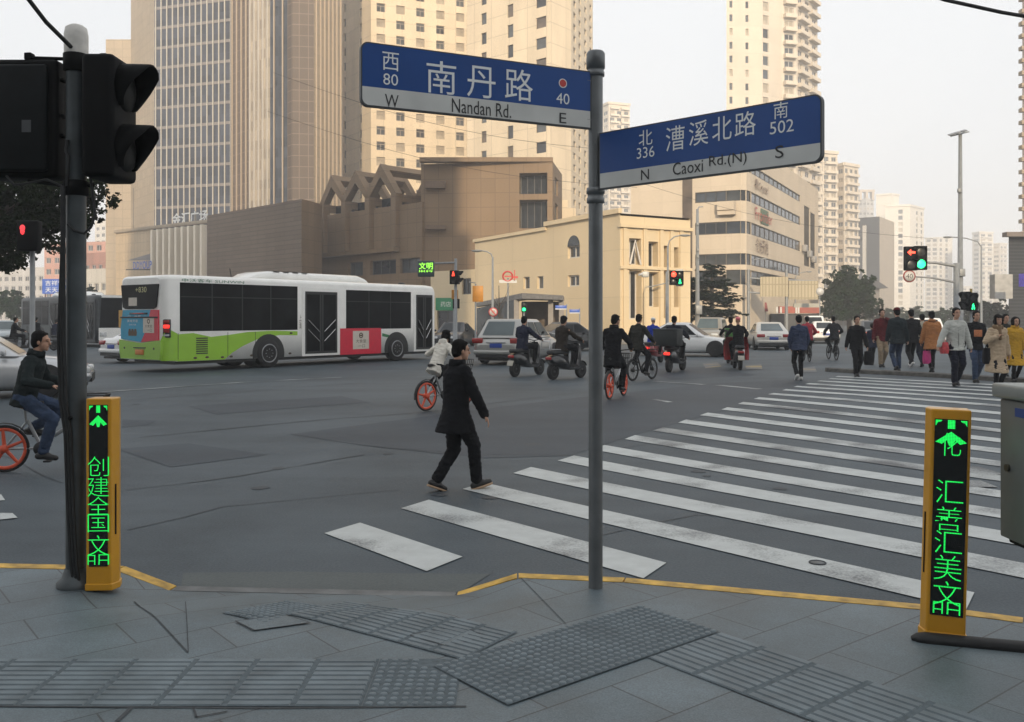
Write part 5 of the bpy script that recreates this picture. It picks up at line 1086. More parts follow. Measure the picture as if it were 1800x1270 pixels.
def car(label, loc, rz, L, Wd, H, kind, col, glass=CGL, group=None, name='parked_car', plate=True, tail=TAIL, cat='car', box=None):
    t = thing(name, label, cat, loc, rz, group); h = Wd / 2; l = L / 2
    tall = kind in ('van', 'suv')
    bz, hz0, dz = (.98, .98, 1.0) if tall else (.90, .86, .96)
    if kind == 'suv': bz, hz0, dz = 1.05, 1.02, 1.05
    st = [(-l, .42, dz - .28, .80), (-l + .05, .34, dz - .12, .93), (-l + .18, .27, dz - .03, .985), (-l * .68, .20, dz, 1), (-l * .3, .19, bz + .02, 1), (l * .2, .19, bz, 1), (l * .45, .20, hz0 + .01, 1), (l * .72, .21, hz0 - .06, .985), (l - .22, .25, hz0 - .17, .94), (l - .06, .32, hz0 - .28, .86), (l, .40, hz0 - .40, .76)]
    rings = []
    for y, z0, z1, k in st:
        w = h * k; m = (z0 + z1) / 2
        rings.append([(-w * .86, y, z0), (-w * .97, y, z0 + .10), (-w, y, m - .03), (-w * .985, y, m + .12 * (z1 - z0)), (-w * .95, y, z1 - .07), (-w * .84, y, z1), (0, y, z1 + .015), (w * .84, y, z1), (w * .95, y, z1 - .07), (w * .985, y, m + .12 * (z1 - z0)), (w, y, m - .03), (w * .97, y, z0 + .10), (w * .86, y, z0), (0, y, z0)])
    b = MB(); b.loft(rings); bo = b.build('body', col, t)
    # greenhouse
    if kind == 'sedan': rb, fb, rr, fr = -l * .80, l * .42, -l * .36, l * .06
    elif kind == 'hatch': rb, fb, rr, fr = -l * .90, l * .44, -l * .60, l * .05
    elif kind == 'suv': rb, fb, rr, fr = -l * .95, l * .40, -l * .80, l * .10
    else: rb, fb, rr, fr = -l * .955, l * .60, -l * .74, l * .16
    wb, wr = h * .93, h * .72
    if tall: wr = h * .77
    zb0, zb1 = dz - .02, bz - .02
    def cabring(y0, y1, w, z0, z1, rad=.30 if kind == 'van' else .18):
        out = []
        for sx_, sy_, a0 in ((1, 1, 0), (-1, 1, 90), (-1, -1, 180), (1, -1, 270)):
            yc_ = y1 - rad if sy_ > 0 else y0 + rad; xc_ = (w - rad) * sx_
            for k in range(5):
                a = R(a0 + 22.5 * k); y = yc_ + rad * math.sin(a); out.append((xc_ + rad * math.cos(a), y, z0 + (z1 - z0) * (y - y0) / (y1 - y0)))
        return out
    crown = [(x * .9, y * .97 + (rr + fr) * .015, H + .035) for x, y, z in cabring(rr, fr, wr, H - .03, H - .03)]
    b = MB(); b.loft([cabring(rb, fb, wb, zb0, zb1), cabring(rr, fr, wr, H - .03, H - .03), [(x * .93, y * .96 + (rr + fr) * .02, H + .012) for x, y, z in cabring(rr, fr, wr, H, H)], [(x * .6, y * .75 + (rr + fr) * .125, H + .03) for x, y, z in cabring(rr, fr, wr, H, H)]]); cb_ = b.build('cabin', col, t)
    def pane(nm, q, u0, u1, v0, v1, k=.010):
        q = [V(p) for p in q]; f_ = lambda u, v: q[0].lerp(q[1], u).lerp(q[3].lerp(q[2], u), v); n = (q[1] - q[0]).cross(q[3] - q[0]).normalized()
        c = sum(q, V()) / 4
        if n.dot(c - V((0, (rb + fb) / 2, (bz + H) / 2))) < 0: n = -n
        b = MB(); b.quad(*[f_(u, v) + n * k for u, v in ((u0, v0), (u1, v0), (u1, v1), (u0, v1))]); return b.build(nm, glass, t)
    a = .13
    pane('windscreen', [(-wb, fb, zb1), (wb, fb, zb1), (wr, fr, H - .03), (-wr, fr, H - .03)], .13, .87, .08, .95, .012)
    pane('rear_window', [(-wb, rb, zb0), (wb, rb, zb0), (wr, rr, H - .03), (-wr, rr, H - .03)], .15, .85, .14, .93, .012)
    for s_ in (1, -1):
        q = [(s_ * wb, rb + a, zb0), (s_ * wb, fb - a, zb1), (s_ * wr, fr - a * .4, H - .03), (s_ * wr, rr + a * .4, H - .03)]
        for u0, u1 in (((.05, .25), (.28, .55), (.58, .93)) if tall else ((.09, .48), (.51, .93))): pane('side_window', q, u0, u1, .10, .90)
        b = MB(); b.cbox((s_ * (h + .07), fb - .30, bz + .06), (.16, .10, .13), .035); b.build('mirror', col, t)
        for yy in ((.02, -.45) if not tall else (.05, -.5)):
            b = MB(); b.cbox((s_ * (h * .99), l * yy, bz - .16), (.03, .18, .03), .01); b.build('door_handle', col, t)
    wr_ = .33 if not tall else .34
    for s_ in (1, -1):
        for y in (-l * .59, l * .62):
            pts = [(y + (wr_ + .055) * math.cos(R(g_)), wr_ + (wr_ + .055) * math.sin(R(g_))) for g_ in range(-25, 206, 14)]
            ar = MB(); ar.prism(pts, s_ * (h - .12), s_ * (h + .004), 'x'); ar.build('wheel_arch_lining', TRIM, t); wheel(t, (s_ * (h - .095), y, wr_), wr_, .21, RIM, 5, s_)
    b = MB(); b.box(-h * .80, h * .80, -l + .12, l - .15, .16, .24); b.box(-h * .84, h * .84, -l - .005, -l + .2, .27, .40); b.box(-h * .62, h * .62, l - .12, l + .004, .30, .46); b.build('underside_trim', TRIM, t)
    for s_ in (1, -1):
        b = MB()
        if kind == 'van' or kind == 'suv': b.cbox((s_ * h * .79, -l + .045, dz - .13), (.42, .10, .19), .04)
        else: b.cbox((s_ * h * .72, -l + .045, dz - .20), (.42, .13, .17), .04)
        b.build('tail_light', tail, t)
        b = MB(); b.cbox((s_ * h * .64, l - .10, hz0 - .30), (.40, .16, .15), .05); b.build('headlight', HEADL, t)
    b = MB(); zz = dz - .30 if tall else dz - .34; b.cbox((0, -l - .008, zz), (.46, .025, .15), .006); b.build('number_plate', PLB, t)
    b = MB(); b.cbox((0, -l - .006, zz + .115), (.75, .03, .04), .01); b.build('boot_trim', CHROME, t)
    b = MB(); b.cbox((0, -l + .02, .46), (Wd * .94, .12, .16), .05); b.build('bumper', col, t)
    if box: b = MB(); b.cbox((0, (rr + fr) / 2, H + .10), (.34, .18, .14), .04); b.build('roof_sign', box, t)
    return t
HB = lambda dx, dy, *_: head((dx, dy))
C_SIL = paint('silver_paint', (.40, .41, .41), .5); C_WHT = paint('white_paint', (.70, .70, .69), 0); C_CHM = paint('champagne_paint', (.42, .38, .32), .5); C_BLK = paint('black_paint', (.015, .016, .018), .3); C_BEI = paint('beige_paint', (.28, .25, .20), .5); C_GRY = paint('grey_paint', (.10, .105, .11), .5)
def at(px, Y, d, back): # a point on the ground seen at px, moved along the direction d
    p = GY(px, Y) + V((d[0], d[1], 0)).normalized() * back; p.z = gz(p.y); return p
d = (.36, .93); car('silver minivan with blue rear plate, ahead of the two scooters', at(872, 32.3, d, 2.35), HB(*d), 4.75, 1.85, 1.62, 'van', paint('minivan_silver', (.36, .355, .335), .45), CGL2, name='minivan', cat='minivan')
d = (.80, .60); car('black sedan half hidden between the minivan and the sign post', GY(1002, 47), HB(*d), 4.6, 1.8, 1.45, 'sedan', C_BLK, name='dark_sedan')
d = (-.2, -.98); car('dark car seen beyond the bus front, left of the minivan', GY(798, 54), HB(*d), 4.5, 1.8, 1.42, 'sedan', C_BLK, name='dark_sedan')
d = (.93, -.37); car('white sedan passing behind the black cargo box scooter', GY(1207, 40.5), HB(*d), 4.5, 1.8, 1.46, 'sedan', C_WHT, name='white_sedan')
d = (-.35, -.94); car('beige sport utility vehicle facing the camera right of the white sedan', GY(1247, 55), HB(*d), 4.5, 1.85, 1.70, 'suv', C_BEI, CGL2, name='beige_suv')
d = (.12, .99); car('silver sedan seen from behind with red tail lights, beyond the pink helmet rider', at(1360, 47.5, d, 2.2), HB(*d), 4.6, 1.82, 1.44, 'sedan', paint('pearl_paint', (.58, .55, .50), .3), CGL2, name='silver_sedan')
d = (.2, .98); car('white sedan far down the road, right of the blue jacket walker', at(1452, 60, d, 2), HB(*d), 4.5, 1.8, 1.44, 'sedan', C_WHT, name='white_sedan')
d = (.2, .98); car('small white van far down the road behind the red jacket cyclist', at(1434, 74, d, 2), HB(*d), 4.4, 1.75, 1.85, 'van', C_WHT, name='white_van')
d = (.22, .97); car('white car glimpsed between the walkers near the white jacket man', at(1632, 52, d, 2), HB(*d), 4.6, 1.85, 1.66, 'suv', C_WHT, name='white_car')
d = (.22, .97); car('grey car glimpsed between the walkers in the far crossing crowd', at(1538, 56, d, 2), HB(*d), 4.6, 1.8, 1.5, 'sedan', C_GRY, name='grey_car')
# left: silver saloon behind the cyclist, white saloon behind the bus, distant cars
d = V((.93, .37, 0)).normalized(); nose = GY(160, 20.2); p = nose - d * 2.25; p.z = gz(p.y); car('silver sedan behind the left cyclist, cut by the left edge', p, HB(*d), 4.6, 1.82, 1.47, 'sedan', paint('bright_silver', (.52, .53, .54), .4), CGL2, name='silver_sedan')
d = V((.60, .80, 0)); p = GY(204, 34) + d * 2.1; p.z = gz(p.y); car('white sedan poking out behind the left side of the green bus', p, HB(*d), 4.6, 1.8, 1.44, 'sedan', C_WHT, name='white_sedan')
d = (.3, -.95); car('pale car in the distance at the far left edge', GY(12, 62), HB(*d), 4.5, 1.8, 1.5, 'hatch', paint('pale_blue_paint', (.42, .46, .48), .3), CGL2, name='distant_car'); car('pale blue taxi between the second bus and the green bus', GY(180, 66), HB(*d), 4.5, 1.8, 1.5, 'sedan', paint('taxi_blue', (.30, .42, .48), .2), CGL2, name='taxi')

# --- city bus
BW = paint('bus_white', (.85, .84, .80), 0); BG = paint('bus_green', (.30, .56, .035), 0); BGL = mk('bus_glass', (.007, .008, .009), .14, var=.6, scale=1.5, spec=.06); BDK = mk('bus_seal', (.012, .013, .013), .5, var=.1)  # BGL: noise in the glass colour imitates window reflections
AD_B = mk('poster_blue', (.008, .32, .52), .35, var=.05); AD_R = mk('poster_red', (.64, .02, .05), .35, var=.05); AD_O = mk('poster_orange', (.60, .32, .05), .35, var=.05); PAPER = mk('poster_paper', (.62, .56, .48), .4, var=.05); BRN = mk('poster_brown', (.10, .06, .03), .5, var=0); SEAT = mk('passenger_pale', (.45, .43, .40), .8, var=.2)
def bus(label, loc, rz, Lb, livery=True):
    t = thing('city_bus', label, 'bus', loc, rz); wd = 2.5; y0 = -.50; y1 = Lb
    def ring(y, k=0, top=0, low=0):
        x0, x1 = -wd + k, -k; z0, z1 = .34 + low, 3.02 - top; r = .20; out = [(x0, y, z0), (x0 - .0, y, 1.2)]
        for i in range(6): a = R(180 - 18 * i); out.append((x0 + r + r * math.cos(a), y, z1 - r * .8 + r * .8 * math.sin(a)))
        for i in range(6): a = R(90 - 18 * i); out.append((x1 - r + r * math.cos(a), y, z1 - r * .8 + r * .8 * math.sin(a)))
        return out + [(x1, y, 1.2), (x1, y, z0)]
    b = MB(); b.loft([ring(y0 + .02, .20, .10, .12), ring(y0 + .08, .10, .05, .06), ring(y0 + .22, .03, .015, .02), ring(y0 + .5, 0), ring(y1 - .6, 0), ring(y1 - .2, .04, .02), ring(y1, .16, .10, .05)])
    body = b.build('body', BW if livery else mk('bus_charcoal', (.028, .034, .038), .4, var=.2), t)
    SX = .004
    def side(pts, m_, nm, k=SX, par=None):
        b = MB(); b.prism([(y, z) for y, z in pts], -.03, k, 'x'); return b.build(nm, m_, par or t)
    # window bands
    def band(ya, yb, za, zb, nm='side_window', n=0):
        w = side([(ya, za), (yb, za), (yb, zb), (ya, zb)], BGL, nm, .006); b = MB()
        for i in range(1, n): y = ya + (yb - ya) * i / n; b.box(.0065, .0095, y - .02, y + .02, za, zb)
        if n: b.box(.0065, .0095, ya, yb, za + (zb - za) * .70, za + (zb - za) * .70 + .03)
        if n: b.build('window_bar', BDK, w)
        return w
    band(.08, 4.68, 1.27, 2.78, n=4); band(6.95, 10.42, 1.27, 2.72, n=3)
    if livery:
        curve = [(.0, 1.18), (.55, 1.21), (1.2, 1.08), (1.9, 1.14), (2.6, 1.22), (3.6, 1.25), (4.68, 1.22), (4.68, 1.08), (3.9, 1.10), (3.0, .98), (2.4, .76), (1.95, .53), (1.7, .345), (0, .345)]
        side(curve, BG, 'green_swoosh', .003)
        side([(8.82, 1.10), (9.3, 1.0), (9.75, .98), (9.75, .93), (9.2, .92), (8.82, .98)], mk('dark_green', (.02, .16, .05), .35), 'dark_green_mark', .003)
        for i, (ya, yb) in enumerate(((.0, .005),)): pass
        v = side([(.62, .52), (1.10, .52), (1.10, 1.10), (.62, 1.10)], BG, 'engine_vent', .0045); b = MB()
        for k in range(8): z = .55 + k * .068; b.box(.005, .012, .65, 1.07, z, z + .036)
        b.build('vent_slat', BDK, v)
        for y, z in ((.62, .43), (1.05, .44), (1.62, .42), (1.95, .43), (2.75, .44), (4.35, .46), (4.4, 1.16)):
            b = MB(); b.ell((.006, y, z), (.012, .07, .035), 6); b.build('side_marker', mk('marker_dark', (.06, .035, .015), .4), t)
        b = MB()
        for y in (.02, 1.82, 2.9): b.box(.0045, .006, y - .008, y + .008, .40, 1.22)
        b.build('panel_seam', BDK, t)
    # doors
    def door(ya, yb, nm='door'):
        fr_ = side([(ya - .14, .34), (yb + .14, .34), (yb + .14, 2.74), (ya - .14, 2.74)], BW if livery else mk('bus_charcoal', (.028, .034, .038), .4, var=.2), nm, .010)
        b = MB(); b.prism([(ya, .42), (yb, .42), (yb, 2.62), (ya, 2.62)], .0, .014, 'x'); p = b.build('door_glass', BGL, fr_); ym = (ya + yb) / 2
        b = MB()
        for y in (ya + .03, ym - .05, ym + .05, yb - .03): b.box(.0145, .024, y - .035, y + .035, .42, 2.62)
        b.box(.0145, .022, ya, yb, .42, .50); b.box(.0145, .022, ya, yb, 2.52, 2.62); b.build('door_frame', BDK, fr_)
        b = MB(); q = (yb - ya) * .42
        for z in (.98, 1.32): b.cyl((.045, ya + .10, z + .30), (.045, ya + q, z - .12), .016, n=6); b.cyl((.045, yb - .10, z + .30), (.045, yb - q, z - .12), .016, n=6)
        b.build('grab_rail', CHROME, fr_); return fr_
    door(5.02, 6.50); door(10.72, 11.68)
    if livery:
        a_ = side([(6.66, .33), (8.75, .33), (8.75, 1.30), (6.66, 1.30)], AD_R, 'side_poster', .013)
        b = MB(); b.box(.0135, .0165, 7.28, 8.10, .52, 1.20); pp = b.build('poster_paper', PAPER, a_); b = MB(); b.torus((.019, 7.69, 1.03), .085, .022, 'x', 18, 5, .1); b.box(.017, .019, 7.63, 7.75, 1.0, 1.06); b.build('round_logo', BRN, pp)
        text('大食堂', BRN, pp, (.0185, 7.69, .82), (0, 1, 0), (0, 0, 1), .52, .13); text('一口', BRN, pp, (.0185, 7.72, .63), (0, 1, 0), (0, 0, 1), .34, .11)
        text('申沃客车 SUNWIN', mk('logo_green', (.02, .16, .07), .4, var=0), t, (.004, 1.30, 2.855), (0, 1, 0), (0, 0, 1), 2.3, .11)
        text('上\n海', BRN, t, (.0125, 4.80, 1.55), (0, 1, 0), (0, 0, 1), .10, .5)
    # wheels
    for y in (3.44, 9.60):
        b = MB(); pts = [(y + .66 * math.cos(R(a)), .48 + .66 * math.sin(R(a))) for a in range(-12, 193, 12)]; b.prism(pts, -.1, .0145, 'x'); b.build('wheel_arch', BDK, t)
        wheel(t, (-.10, y, .49), .49, .28, RIMD, 0, 1); wheel(t, (-2.40, y, .49), .49, .28, RIMD, 0, -1)
        b = MB()
        for k in range(8): b.cyl((.03, y + .14 * math.cos(k * .785), .49 + .14 * math.sin(k * .785)), (.06, y + .14 * math.cos(k * .785), .49 + .14 * math.sin(k * .785)), .018, n=6)
        b.build('wheel_nut', CHROME if False else RIM, t)
        b = MB(); b.torus((.045, y, .49), .30, .022, 'x', 30, 6); b.build('rim_ring', RIM, t)
    b = MB(); b.box(-2.40, -.10, .0, y1 - .3, .24, .34); b.build('underbody', BDK, t)
    # roof unit
    b = MB(); rg = []
    for y, z, k in ((3.15, .02, .70), (3.5, .22, .62), (3.9, .30, .55), (8.1, .30, .55), (8.55, .20, .62), (8.8, .02, .70)): rg.append([(-wd + k, y, 3.0), (-wd + k, y, 3.0 + z * .7), (-wd + k + .12, y, 3.0 + z), (-k - .12, y, 3.0 + z), (-k, y, 3.0 + z * .7), (-k, y, 3.0)])
    b.loft(rg); ac = b.build('roof_unit', BW, t); b = MB()
    for k in range(4): b.box(-.92, -.60, 4.15 + k * .42, 4.42 + k * .42, 3.302, 3.312)
    b.build('roof_vent', BDK, ac)
    b = MB(); b.tube([(-1.0, 2.7, 2.98), (-1.0, 2.62, 3.35)], .015, 6); b.cbox((-.5, 10.4, 3.03), (.2, .25, .14), .05); b.build('aerial', BDK, t)
    # rear
    if livery:
        yr = y0
        def rear(pts, m_, nm, k, par=None): b = MB(); b.prism(pts, yr - k, yr + .25, 'y'); return b.build(nm, m_, par or t)
        rear([(-2.32, .40), (-.16, .40), (-.10, .62), (-.08, 1.0), (-.45, .98), (-1.2, .90), (-2.0, .96), (-2.42, 1.0), (-2.40, .62)], BG, 'rear_bumper', .02)
        b = MB(); pts = [ring(y0 + .03, .17, 0, 0), ring(y0 + .09, .085), ring(y0 + .24, .015), ring(y0 + .5, -.003)]; zt_ = [1.05, 1.22, 1.30, 1.20]
        b.loft([[(p[-1][0] - 0, p[-1][1], .37), (p[-1][0], p[-1][1], z)] for p, z in zip(pts, zt_)], False, False)
        b.add([], []); vs = [((-.17 + .008), y0 + .03, .37), ((-.17 + .008), y0 + .03, 1.0), (-.075, y0 + .09, 1.22), (-.075, y0 + .09, .37), (-.008, y0 + .24, 1.33), (-.008, y0 + .24, .37), (.005, y0 + .5, 1.2), (.005, y0 + .5, .36)]
        b = MB(); b.add([V(p) + V((.004, -.004, 0)) for p in vs], [(0, 3, 2, 1), (3, 5, 4, 2), (5, 7, 6, 4)], True); b.build('corner_green', BG, t)
        w = rear([(-2.20, 2.02), (-2.30, 2.72), (-.22, 2.72), (-.34, 2.02), (-.5, 1.96), (-2.05, 1.96)], BGL, 'rear_window', .022)
        text('+830', mk('amber_dim', (.42, .40, .20), .5, emit=.12, var=.2), w, (-1.15, yr - .026, 2.56), (1, 0, 0), (0, 0, 1), .62, .17); b = MB(); b.box(-1.85, -1.38, yr - .027, yr - .023, 2.06, 2.32); b.build('notice', PAPER, w)
        p = rear([(-2.30, 1.02), (-1.15, .93), (-.84, 1.36), (-.62, 1.93), (-2.32, 1.93)], AD_B, 'rear_poster', .026)
        b = MB(); b.prism([(-1.15, .93), (-.20, 1.0), (-.22, 1.93), (-.62, 1.93), (-.84, 1.36)], yr - .026, yr + .2, 'y'); b.build('poster_red_part', AD_R, p); b = MB(); b.prism([(-2.42, 1.40), (-2.32, 1.35), (-2.18, 1.93), (-2.42, 1.93)], yr - .0285, yr + .2, 'y'); b.build('poster_orange_part', AD_O, p)
        b = MB(); b.box(-1.02, -.42, yr - .0325, yr - .028, 1.22, 1.70); pp = b.build('poster_paper', PAPER, p); b = MB(); b.torus((-.72, yr - .034, 1.58), .06, .018, 'y', 16, 5, .1); b.build('round_logo', BRN, pp); text('大食堂', BRN, pp, (-.72, yr - .0335, 1.43), (1, 0, 0), (0, 0, 1), .40, .09); text('一口', BRN, pp, (-.66, yr - .0335, 1.30), (1, 0, 0), (0, 0, 1), .26, .09)
        text('一口一世界', WH, p, (-1.62, yr - .029, 1.72), (1, 0, 0), (0, 0, 1), .95, .09); text('美味到家', WH, p, (-1.62, yr - .029, 1.59), (1, 0, 0), (0, 0, 1), .62, .09); text('好吃不贵', WH, p, (-1.62, yr - .029, 1.47), (1, 0, 0), (0, 0, 1), .40, .05)
        b = MB()
        for k, x in enumerate((-1.78, -1.62, -1.46)): b.prism([(x - .07, 1.12), (x + .07, 1.12), (x + .09, 1.22), (x + .05, 1.34), (x - .05, 1.34), (x - .09, 1.22)], yr - .0295, yr - .0275, 'y')
        b.build('jar_picture', BRN, p)
        b = MB(); b.cbox((-1.28, yr - .03, 1.73 + .09), (1.0, .04, .055), .015); b.build('vent_grille', BDK, t); b = MB(); b.cbox((-1.28, yr - .035, 1.82), (.62, .05, .045), .012); b.build('brake_lamp', TAIL, t)
        b = MB(); b.cbox((-1.28, yr - .02, 1.70), (2.1, .05, .05), .015); b.build('bonnet_edge', BDK, t)
        for x in (-.045, -2.45):
            b = MB(Matrix.Translation((x, y0 + .165, 1.36)) @ Matrix.Rotation(R(38 if x > -1 else -38), 4, 'Z')); b.cbox((0, 0, 0), (.24, .07, .56), .02); h_ = b.build('tail_light', TRIM, t)
            for k, (m_, z) in enumerate(((TAIL, .20), (TAILON, .06), (TAIL, -.08), (HEADL, -.21))):
                b = MB(Matrix.Translation((x, y0 + .165, 1.36)) @ Matrix.Rotation(R(38 if x > -1 else -38), 4, 'Z')); b.cbox((0, -.034, z), (.18, .03, .105 if k < 3 else .06), .015); b.build('lens', m_, h_)
        b = MB(); b.cbox((-1.22, yr - .035, .62), (.46, .02, .16), .005); pl_ = b.build('number_plate', mk('plate_orange', (.62, .20, .02), .45, var=.08), t); b = MB(); b.box(-1.55, -.90, yr - .045, yr - .02, .74, .77); b.build('plate_lamp', BDK, t)
        for x in (-2.1, -.45): b = MB(); b.lathe([(.001, -.03), (.035, -.028), (.04, -.01)], 12, (x, yr, .74), 'y'); b.build('reflector', TRIM, t)
        for x in (-1.9, -.75): 
            b = MB(); b.lathe([(.25, -.14), (.44, -.14), (.47, -.1), (.47, .1), (.44, .14), (.25, .14)], 24, (x, 3.44, .47), 'x'); b.build('inner_wheel', TYRE, t)
    else:
        b = MB(); b.prism([(-2.3, 1.15), (-.2, 1.15), (-.3, 2.85), (-2.2, 2.85)], y1 - .2, y1 + .012, 'y'); b.build('windscreen', BGL, t); b = MB(); b.prism([(-2.35, .42), (-.15, .42), (-.15, 1.12), (-2.35, 1.12)], y1 - .2, y1 + .010, 'y'); b.build('front_panel', BW, t); b = MB(); b.prism([(-2.2, 2.86), (-.3, 2.86), (-.35, 3.0), (-2.15, 3.0)], y1 - .2, y1 + .004, 'y'); b.build('front_fascia', BW, t)
        for x in (-2.1, -.4): b = MB(); b.cbox((x, y1 + .01, .75), (.4, .06, .25), .03); b.build('headlight', HEADL, t)
        b = MB(); b.prism([(.1, 1.2), (y1 - .1, 1.2), (y1 - .1, 2.8), (.1, 2.8)], -2.53, -2.5, 'x'); b.build('off_side_window', BGL, t)
        side([(.1, .36), (8, .36), (8, 1.2), (.1, 1.2)], mk('dark_bus_side', (.05, .06, .06), .4, var=.3), 'lower_panel', .003)
    return t
bus('white and green city bus with a blue and red poster on its back', V((-10.29, 28.0, gz(28))), HB(.6, .8), 12.0)
d = (.72, -.69); p = GY(166, 52); bus('dark second city bus facing the camera behind the near signal pole', p + V((-d[0], -d[1], 0)) * 11.8, HB(*d), 12.0, False)

# --- bicycles and scooters (local: ahead is +y)
ORG = mk('orange_rim', (.62, .085, .035), .45, var=.12); ALU = mk('bike_silver', (.40, .41, .42), .35, .6, var=.1); BBL = mk('bike_black', (.015, .016, .017), .5, .1, var=.2); SPK = mk('spoke_dark', (.05, .05, .05), .5)
def bike(label, loc, rz, rim=ORG, frame=ALU, r=.30, wb=1.02, group=None, basket=True, steer=0):
    t = thing('bicycle', label, 'bicycle', loc, rz, group); yr, yf = -wb / 2, wb / 2
    for y in (yr, yf):
        b = MB(); b.torus((0, y, r), r - .018, .018, 'x', 32, 8); w = b.build('wheel', TYRE, t); b = MB(); fat = rim is ORG
        b.torus((0, y, r), r - .050, .024 if fat else .014, 'x', 32, 6, .8); b.lathe([(.001, -.05), (.05, -.045), (.05, .045), (.001, .05)], 12, (0, y, r), 'x')
        n = 5 if fat else 14
        for k in range(n):
            a = 2 * math.pi * k / n + .4; rr = .018 if fat else .003
            b.tube([(0, y + .04 * math.cos(a), r + .04 * math.sin(a)), (0, y + (r - .05) * math.cos(a), r + (r - .05) * math.sin(a))], [rr * 1.3, rr], 6)
        b.build('rim', rim, w)
    bb = (0, yr + .42, .28); sc = (0, yr + .26, .62); hd_ = (0, yf - .20, .78); hl = (0, yf - .16, .62)
    b = MB(); b.tube([bb, sc], .022); b.tube([hl, (0, yr + .5, .40), bb], .026); b.tube([sc, (0, yr, r)], .014); b.tube([bb, (0, yr, r)], .016); b.tube([hd_, hl], .026); b.tube([hl, (.035, yf - .03, r + .02)], .016); b.tube([hl, (-.035, yf - .03, r + .02)], .016); b.tube([(0, yr + .24, .60), (0, yr + .22, .80)], .016); b.build('frame', frame, t)
    b = MB(); rg = [[(-w_, y, z), (0, y, z + .025), (w_, y, z), (0, y, z - .035)] for w_, y, z in ((.02, yr + .44, .83), (.05, yr + .34, .83), (.10, yr + .18, .84), (.09, yr + .10, .845), (.03, yr + .06, .84))]; b.loft(rg); b.build('saddle', BBL, t)
    b = MB(); b.tube([hd_, (0, yf - .23, .98)], .014); b.tube([(-.28, yf - .38, 1.02), (-.24, yf - .26, 1.02), (0, yf - .22, .99), (.24, yf - .26, 1.02), (.28, yf - .38, 1.02)], .012); hb = b.build('handlebar', BBL, t)
    b = MB(); b.tube([(.29, yf - .40, 1.02), (.28, yf - .30, 1.02)], .018); b.tube([(-.29, yf - .40, 1.02), (-.28, yf - .30, 1.02)], .018); b.build('grip', RUB, hb)
    b = MB(); b.lathe([(.001, .045), (.085, .045), (.085, .052), (.001, .052)], 18, bb, 'x'); b.tube([(.06, bb[1], bb[2]), (.07, bb[1] + .10, bb[2] - .13)], .010); b.tube([(-.06, bb[1], bb[2]), (-.07, bb[1] - .10, bb[2] + .13)], .010); b.cbox((.12, bb[1] + .10, bb[2] - .14), (.09, .08, .02), .005); b.cbox((-.12, bb[1] - .10, bb[2] + .14), (.09, .08, .02), .005); b.build('crank', BBL, t)
    b = MB()
    for y, a0, a1 in ((yr, 35, 190), (yf, 60, 175)):
        rg = []
        for k in range(9): a = R(a0 + (a1 - a0) * k / 8); c_, s_ = math.cos(a), math.sin(a); rg.append([(-.03, y + (r + .02) * c_, r + (r + .02) * s_), (0, y + (r + .032) * c_, r + (r + .032) * s_), (.03, y + (r + .02) * c_, r + (r + .02) * s_)])
        b.loft(rg, False)
    b.build('mudguard', BBL, t)
    if basket:
        b = MB(); 
        for k in range(7): x = -.15 + .05 * k; b.tube([(x, yf - .14, .92), (x * .8, yf - .12, .72), (x * .8, yf + .10, .72), (x, yf + .14, .92)], .006, 5)
        for z, q in ((.92, 1), (.82, .9)): b.tube([(-.15 * q, yf - .14, z), (.15 * q, yf - .14, z), (.15 * q, yf + .14, z), (-.15 * q, yf + .14, z), (-.15 * q, yf - .14, z)], .007, 5)
        b.build('basket', BBL, t)
    return t
